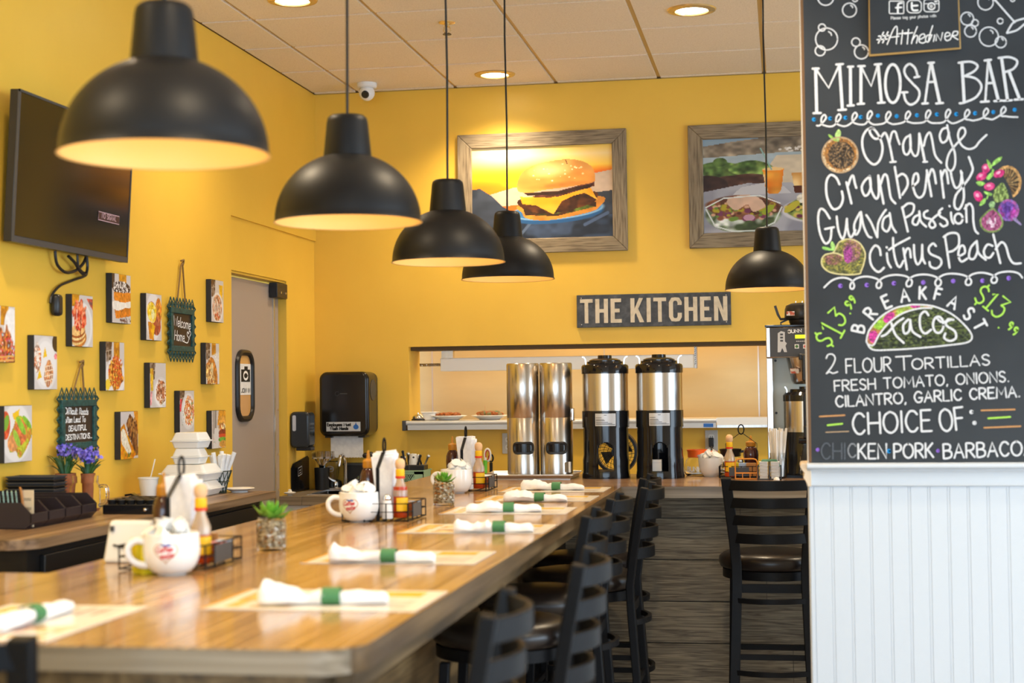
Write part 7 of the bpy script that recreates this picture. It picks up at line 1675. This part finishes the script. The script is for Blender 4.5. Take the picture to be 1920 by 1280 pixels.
def fruit_d(p, T):
    th = np.arctan2((p.Y - T(1770, 120)[1]), (p.X - T(1770, 120)[0]))
    m = E_(p, T, 1775, 100, 122, 145); m = m * (1 - p.pm([T(1640, -60), T(1740, 40), T(1790, 130), T(1830, 250), T(1640, 260)]))
    cell(p, m, 'c79a62', .3); m2 = E_(p, T, 1775, 100, 100, 122) * m; cell(p, m2 * (np.cos(th * 22) > -.2), '8a6c48', .3, 'a88c60'); cell(p, m2 * (np.cos(th * 22) <= -.2), '3c342c')
    cell(p, P_(p, T, [(1740, 110), (1690, 130), (1650, 200), (1660, 270), (1720, 270), (1790, 240)]), '9db36a', .3, '5f7040', k=30)
    cell(p, E_(p, T, 1785, 345, 92, 96), '7a62a8', .3, 'a85a9c'); cell(p, E_(p, T, 1780, 345, 72, 76), 'a8449a', .4, '6a4a9c', k=24); cell(p, E_(p, T, 1775, 335, 28, 30), '5a3a8c', .3); cell(p, P_(p, T, [(1820, 420), (1850, 415), (1895, 465), (1880, 470)]), '9a8ab8', .2)
    gp = [(1640, 325), (1590, 360), (1535, 420), (1535, 480), (1580, 530), (1640, 542), (1700, 525), (1738, 470), (1725, 400), (1680, 345)]
    cell(p, P_(p, T, gp), '7d9058', .3); cell(p, P_(p, T, [(1640 + (x - 1640) * .84, 440 + (y - 440) * .84) for x, y in gp]), 'a85c86', .4, '8a4468', k=30); cell(p, E_(p, T, 1640, 445, 50, 60) * (p.noise(26) > .62), 'e6c8dc')
    cell(p, P_(p, T, [(1640, 265), (1668, 285), (1655, 320), (1625, 320), (1612, 290)]), '9fc48a', .2)
    for x, y, rx, ry, r in ((1548, 50, 50, 34, -.5), (1700, 25, 50, 34, -.4), (1617, 138, 48, 34, -.2), (1518, 224, 36, 50, -.5), (1585, -20 - 0, 36, 42, .3)): cell(p, E_(p, T, x, y, rx, ry, r), 'cf4f86', .3, 'b5306c', hard=True); cell(p, E_(p, T, x - 6, y - 8, rx * .4, ry * .35, r), 'e99ab8', .2, hard=True)
    for pts in ([(1600, -60), (1595, -100), (1625, -70), (1640, -30), (1620, -15)], [(1640, -40), (1660, -90), (1725, -125), (1710, -85)], [(1500, 100), (1540, 92), (1580, 110), (1550, 132), (1520, 128)], [(1590, 60), (1640, 10), (1650, 40), (1610, 80)], [(1570, 180), (1640, 200), (1630, 220), (1585, 205)], [(1530, 310), (1545, 265), (1585, 240), (1575, 285)], [(1590, 240), (1606, 200), (1612, 205), (1598, 250)], [(1650, 30), (1655, -10), (1640, -10), (1636, 40)]): cell(p, P_(p, T, pts), '8fbf62', .3, hard=True)
patch('chalk_fruits', R6, 1465, 1905, -135, 560, fruit_d, (124, 196), 5, 'cranberries, citrus slice, guava and passion fruit in coloured chalk', .2)
tp = [(535, 560), (560, 465), (640, 365), (720, 305), (800, 265), (880, 248), (960, 238), (1120, 252), (1280, 318), (1400, 420), (1462, 510), (1425, 568), (1250, 595), (1000, 620), (750, 635), (590, 632)]
def taco_d(p, T):
    cell(p, P_(p, T, tp), '59633c', .6, '363c30', k=44); 
    inn = [(600, 585), (650, 500), (740, 392), (860, 312), (1000, 272), (1120, 268), (1280, 330), (1400, 430), (1462, 515), (1425, 570), (1250, 600), (1000, 625), (750, 640), (600, 640)]
    band_ = P_(p, T, tp) * (1 - P_(p, T, inn)); band_ *= (p.X < T(1130, 0)[0]); cell(p, band_, 'a9c452', .3, 'c98a5c', k=12)
    cell(p, P_(p, T, tp) * E_(p, T, 598, 520, 42, 52), 'd0479a', .3); cell(p, band_ * E_(p, T, 735, 350, 58, 34, -.7), 'd0479a', .3); cell(p, band_ * E_(p, T, 970, 255, 46, 16), 'd0479a', .3); cell(p, band_ * E_(p, T, 650, 420, 46, 40), '9fd04a', .3)
patch('chalk_taco', R7, 520, 1470, 230, 645, taco_d, (200, 92), 6, 'folded taco drawn in green and pink chalk', .22)
lines('chalk_outline', [crom(tp + [tp[0]], 6), '~560,590 600,590 650,500 740,392 860,312 1000,272 1110,268'], R7, 15)
lines('chalk_lettering', ['~668,517 720,490 800,400 862,358', '~755,400 790,500 865,575', '~905,368 860,420 870,490 910,470 922,375', '~920,370 940,470 1012,522', '~1082,332 1050,298 1008,340 1010,440 1050,492 1105,458', [(1167 + 46 * math.cos(a), 415 + 72 * math.sin(a)) for a in [2 * math.pi * k / 28 for k in range(29)]], '~1302,372 1250,368 1238,420 1310,470 1322,530 1270,557 1220,530 1230,490', '~1150,350 1200,392 1285,368'], R7, 20, label='the word Tacos in white chalk')
def wl(name, s, x0, y0, x1, y1, h, w, mat='chalk', label=None, sl=.0):
    mb = MB(); put = lambda x, y: R8(x, -y); write(mb, s, put, x0, -y0, x1, -y1, h, w, 0, sl); o = mb.build(name, mat, bt, recalc=False)
    if label: o['label'] = label
wl('chalk_lettering', '2', 185, 235, 280, 230, 170, 13); wl('chalk_lettering', 'FLOUR', 360, 230, 755, 212, 122, 13); wl('chalk_lettering', 'T', 800, 208, 938, 200, 120, 13); wl('chalk_lettering', 'ORTILLAS', 940, 198, 1620, 158, 92, 13, label='the words flour tortillas in white chalk')
wl('chalk_lettering', 'FRESH TOMATO, ONIONS.', 258, 390, 1790, 305, 92, 13, label='the line fresh tomato, onions in white chalk'); wl('chalk_lettering', 'CILANTRO, GARLIC CREMA.', 270, 528, 1885, 438, 94, 15, label='the line cilantro, garlic crema in white chalk')
wl('chalk_lettering', 'CHOICE', 420, 770, 1110, 738, 185, 19, label='the word Choice in white chalk'); wl('chalk_lettering', 'OF', 1190, 745, 1400, 722, 195, 19); lines('chalk_dots', dots([(1458, 572), (1485, 668)], 20), R8, 18)
wl('chalk_lettering', 'CHI', 140, 985, 350, 985, 140, 13, 'chalkfade', 'first letters of Chicken rubbed faint'); wl('chalk_lettering', 'C', 375, 970, 445, 970, 120, 13, 'chalkdim'); wl('chalk_lettering', 'KEN', 465, 982, 712, 980, 130, 16); wl('chalk_lettering', 'PORK', 780, 978, 1125, 970, 125, 17); wl('chalk_lettering', 'BARBACOA', 1215, 980, 2010, 948, 125, 17, label='the word Barbacoa in white chalk running off the photo')
lines('chalk_dots', dots([(733, 915)], 18), R8, 22, 'chalkblue'); lines('chalk_dots', dots([(1165, 912), (108, 903)], 16), R8, 18, 'chalkpurple')
lines('chalk_rule', ['125,612 345,600', '1545,558 1840,550', '1570,710 1890,697'], R8, 14, 'chalkorange', 'orange chalk rules'); lines('chalk_rule', ['180,750 380,742'], R8, 9, 'chalktan'); lines('chalk_rule', ['1605,628 1800,615', '195,688 325,675'], R8, 16, 'chalkgreen', 'green chalk rules')
bub = [(145, 213, 60), (120, 150, 19), (110, 277, 27), (270, 55, 38), (140, -15, 44), (335, 283, 38), (305, 230, 23), (912, 102, 35), (955, 125, 18), (930, 170, 32), (1030, 200, 52), (1095, 230, 30), (1092, 115, 15), (1012, 12, 42), (300, -5, 14), (1160, -4, 12)]
for k, (x, y, r) in enumerate(bub):
    lines('chalk_bubble', [circ(x, y, r, r, 28)] + ([[(x + r * .45 * math.cos(a), y - r * .4 + r * .3 * math.sin(a)) for a in (-1.2, -.5, .2)]] if r > 25 else []), R0, 7)
lines('chalk_glass', ['~1060,-5 1115,58 1172,122', '~1128,180 1165,122 1225,100', '~1128,180 1182,165 1225,130', '1050,-10 1068,6'], R0, 10, label='foot of a cocktail glass in white chalk')
# gilt-edged plaque hung on the board
pl = [(372, -160), (862, -168), (878, 268), (376, 309)]
def q3(x, y, lift): p = PY(1500 + x / 2.9095, y / 2.9095, YC - lift); return p
c0 = q3(620, 280, .03)
t = thing('social_plaque', 'black gilt-edged plaque with social media icons and a hashtag, on the chalkboard', 'sign', (c0.x, YC - .001, c0.z))
def pq(x, y, lift=.0225): p = q3(x, y, lift); return (p.x - c0.x, -lift + .001, p.z - c0.z)
def quad(pts, l0, l1, mat, nm):
    mb = MB(); a = [pq(x, y, l0) for x, y in pts]; b = [pq(x, y, l1) for x, y in pts]
    mb.add(a + b, [(3, 2, 1, 0), (4, 5, 6, 7)] + [(k, (k + 1) % 4, 4 + (k + 1) % 4, 4 + k) for k in range(4)]); return mb.build(nm, mat, t, bevel=.0015)
quad(pl, .0, .020, 'gold', 'gilt_edge'); quad([(378, -150), (856, -158), (871, 259), (384, 296)], .0195, .0215, 'board', 'panel')
tx = MB(); put = lambda x, y: pq(x, -y, .0222)
write(tx, 'Please tag your photos with', put, 497, -106, 742, -92, 15, 2.4); tx.build('caption', 'white_ink', t, recalc=False)
hs = MB(); write(hs, '#', put, 415, -236, 475, -232, 58, 7, 0, .2)
for st in ['~475,243 510,160 530,150 525,240', '485,205 540,198', '~560,165 552,240', '~535,185 585,178', '~592,160 585,240', '~570,185 615,178', '~640,145 618,200 608,238|~610,225 630,195 642,200 635,236', '~655,215 680,200 675,185 655,195 650,225 668,235 685,228', '~715,190 692,195 685,220 700,228 720,190|~724,140 708,190 700,228', '~735,190 728,226', '742,222 745,185 768,222 778,178', '~795,200 818,192 812,178 795,182 790,208 802,222 820,214', '820,215 838,172', '~838,172 860,172 855,192 832,196 862,216']:
    for s2 in strokes(st): ribbon(hs, s2, 6, lambda x, y: pq(x, y, .0222 + (STROKE[0] % 30) * .00005))
hs.build('hashtag', 'white_ink', t, recalc=False)
ic = MB(); P2 = lambda x, y: pq(x, y, .0222 + (STROKE[0] % 30) * .00005)
for x0, x1, y0, y1, r in ((487, 566, 6, 74, 6), (584, 662, 2, 70, 22), (676, 758, -4, 64, 16)): 
    rr2 = rrect(x0, x1, y0, y1, r, 5); ribbon(ic, rr2 + [rr2[0]], 5, P2)
ribbon(ic, crom([(556, 16), (538, 20), (534, 38), (534, 70)]), 10, P2); ribbon(ic, [(522, 42), (554, 40)], 9, P2)
ribbon(ic, crom([(610, 14), (610, 42), (618, 56), (642, 56)]), 10, P2); ribbon(ic, [(610, 32), (642, 30)], 10, P2)
ribbon(ic, circ(717, 34, 19, 18, 22), 7, P2); ribbon(ic, circ(717, 34, 6, 6, 12), 5, P2); ribbon(ic, [(735, 8), (746, 8)], 8, P2); ribbon(ic, [(680, 20), (698, 20)], 4, P2); ribbon(ic, [(736, 20), (754, 20)], 4, P2)
ic.build('social_icons', 'white_ink', t, recalc=False)
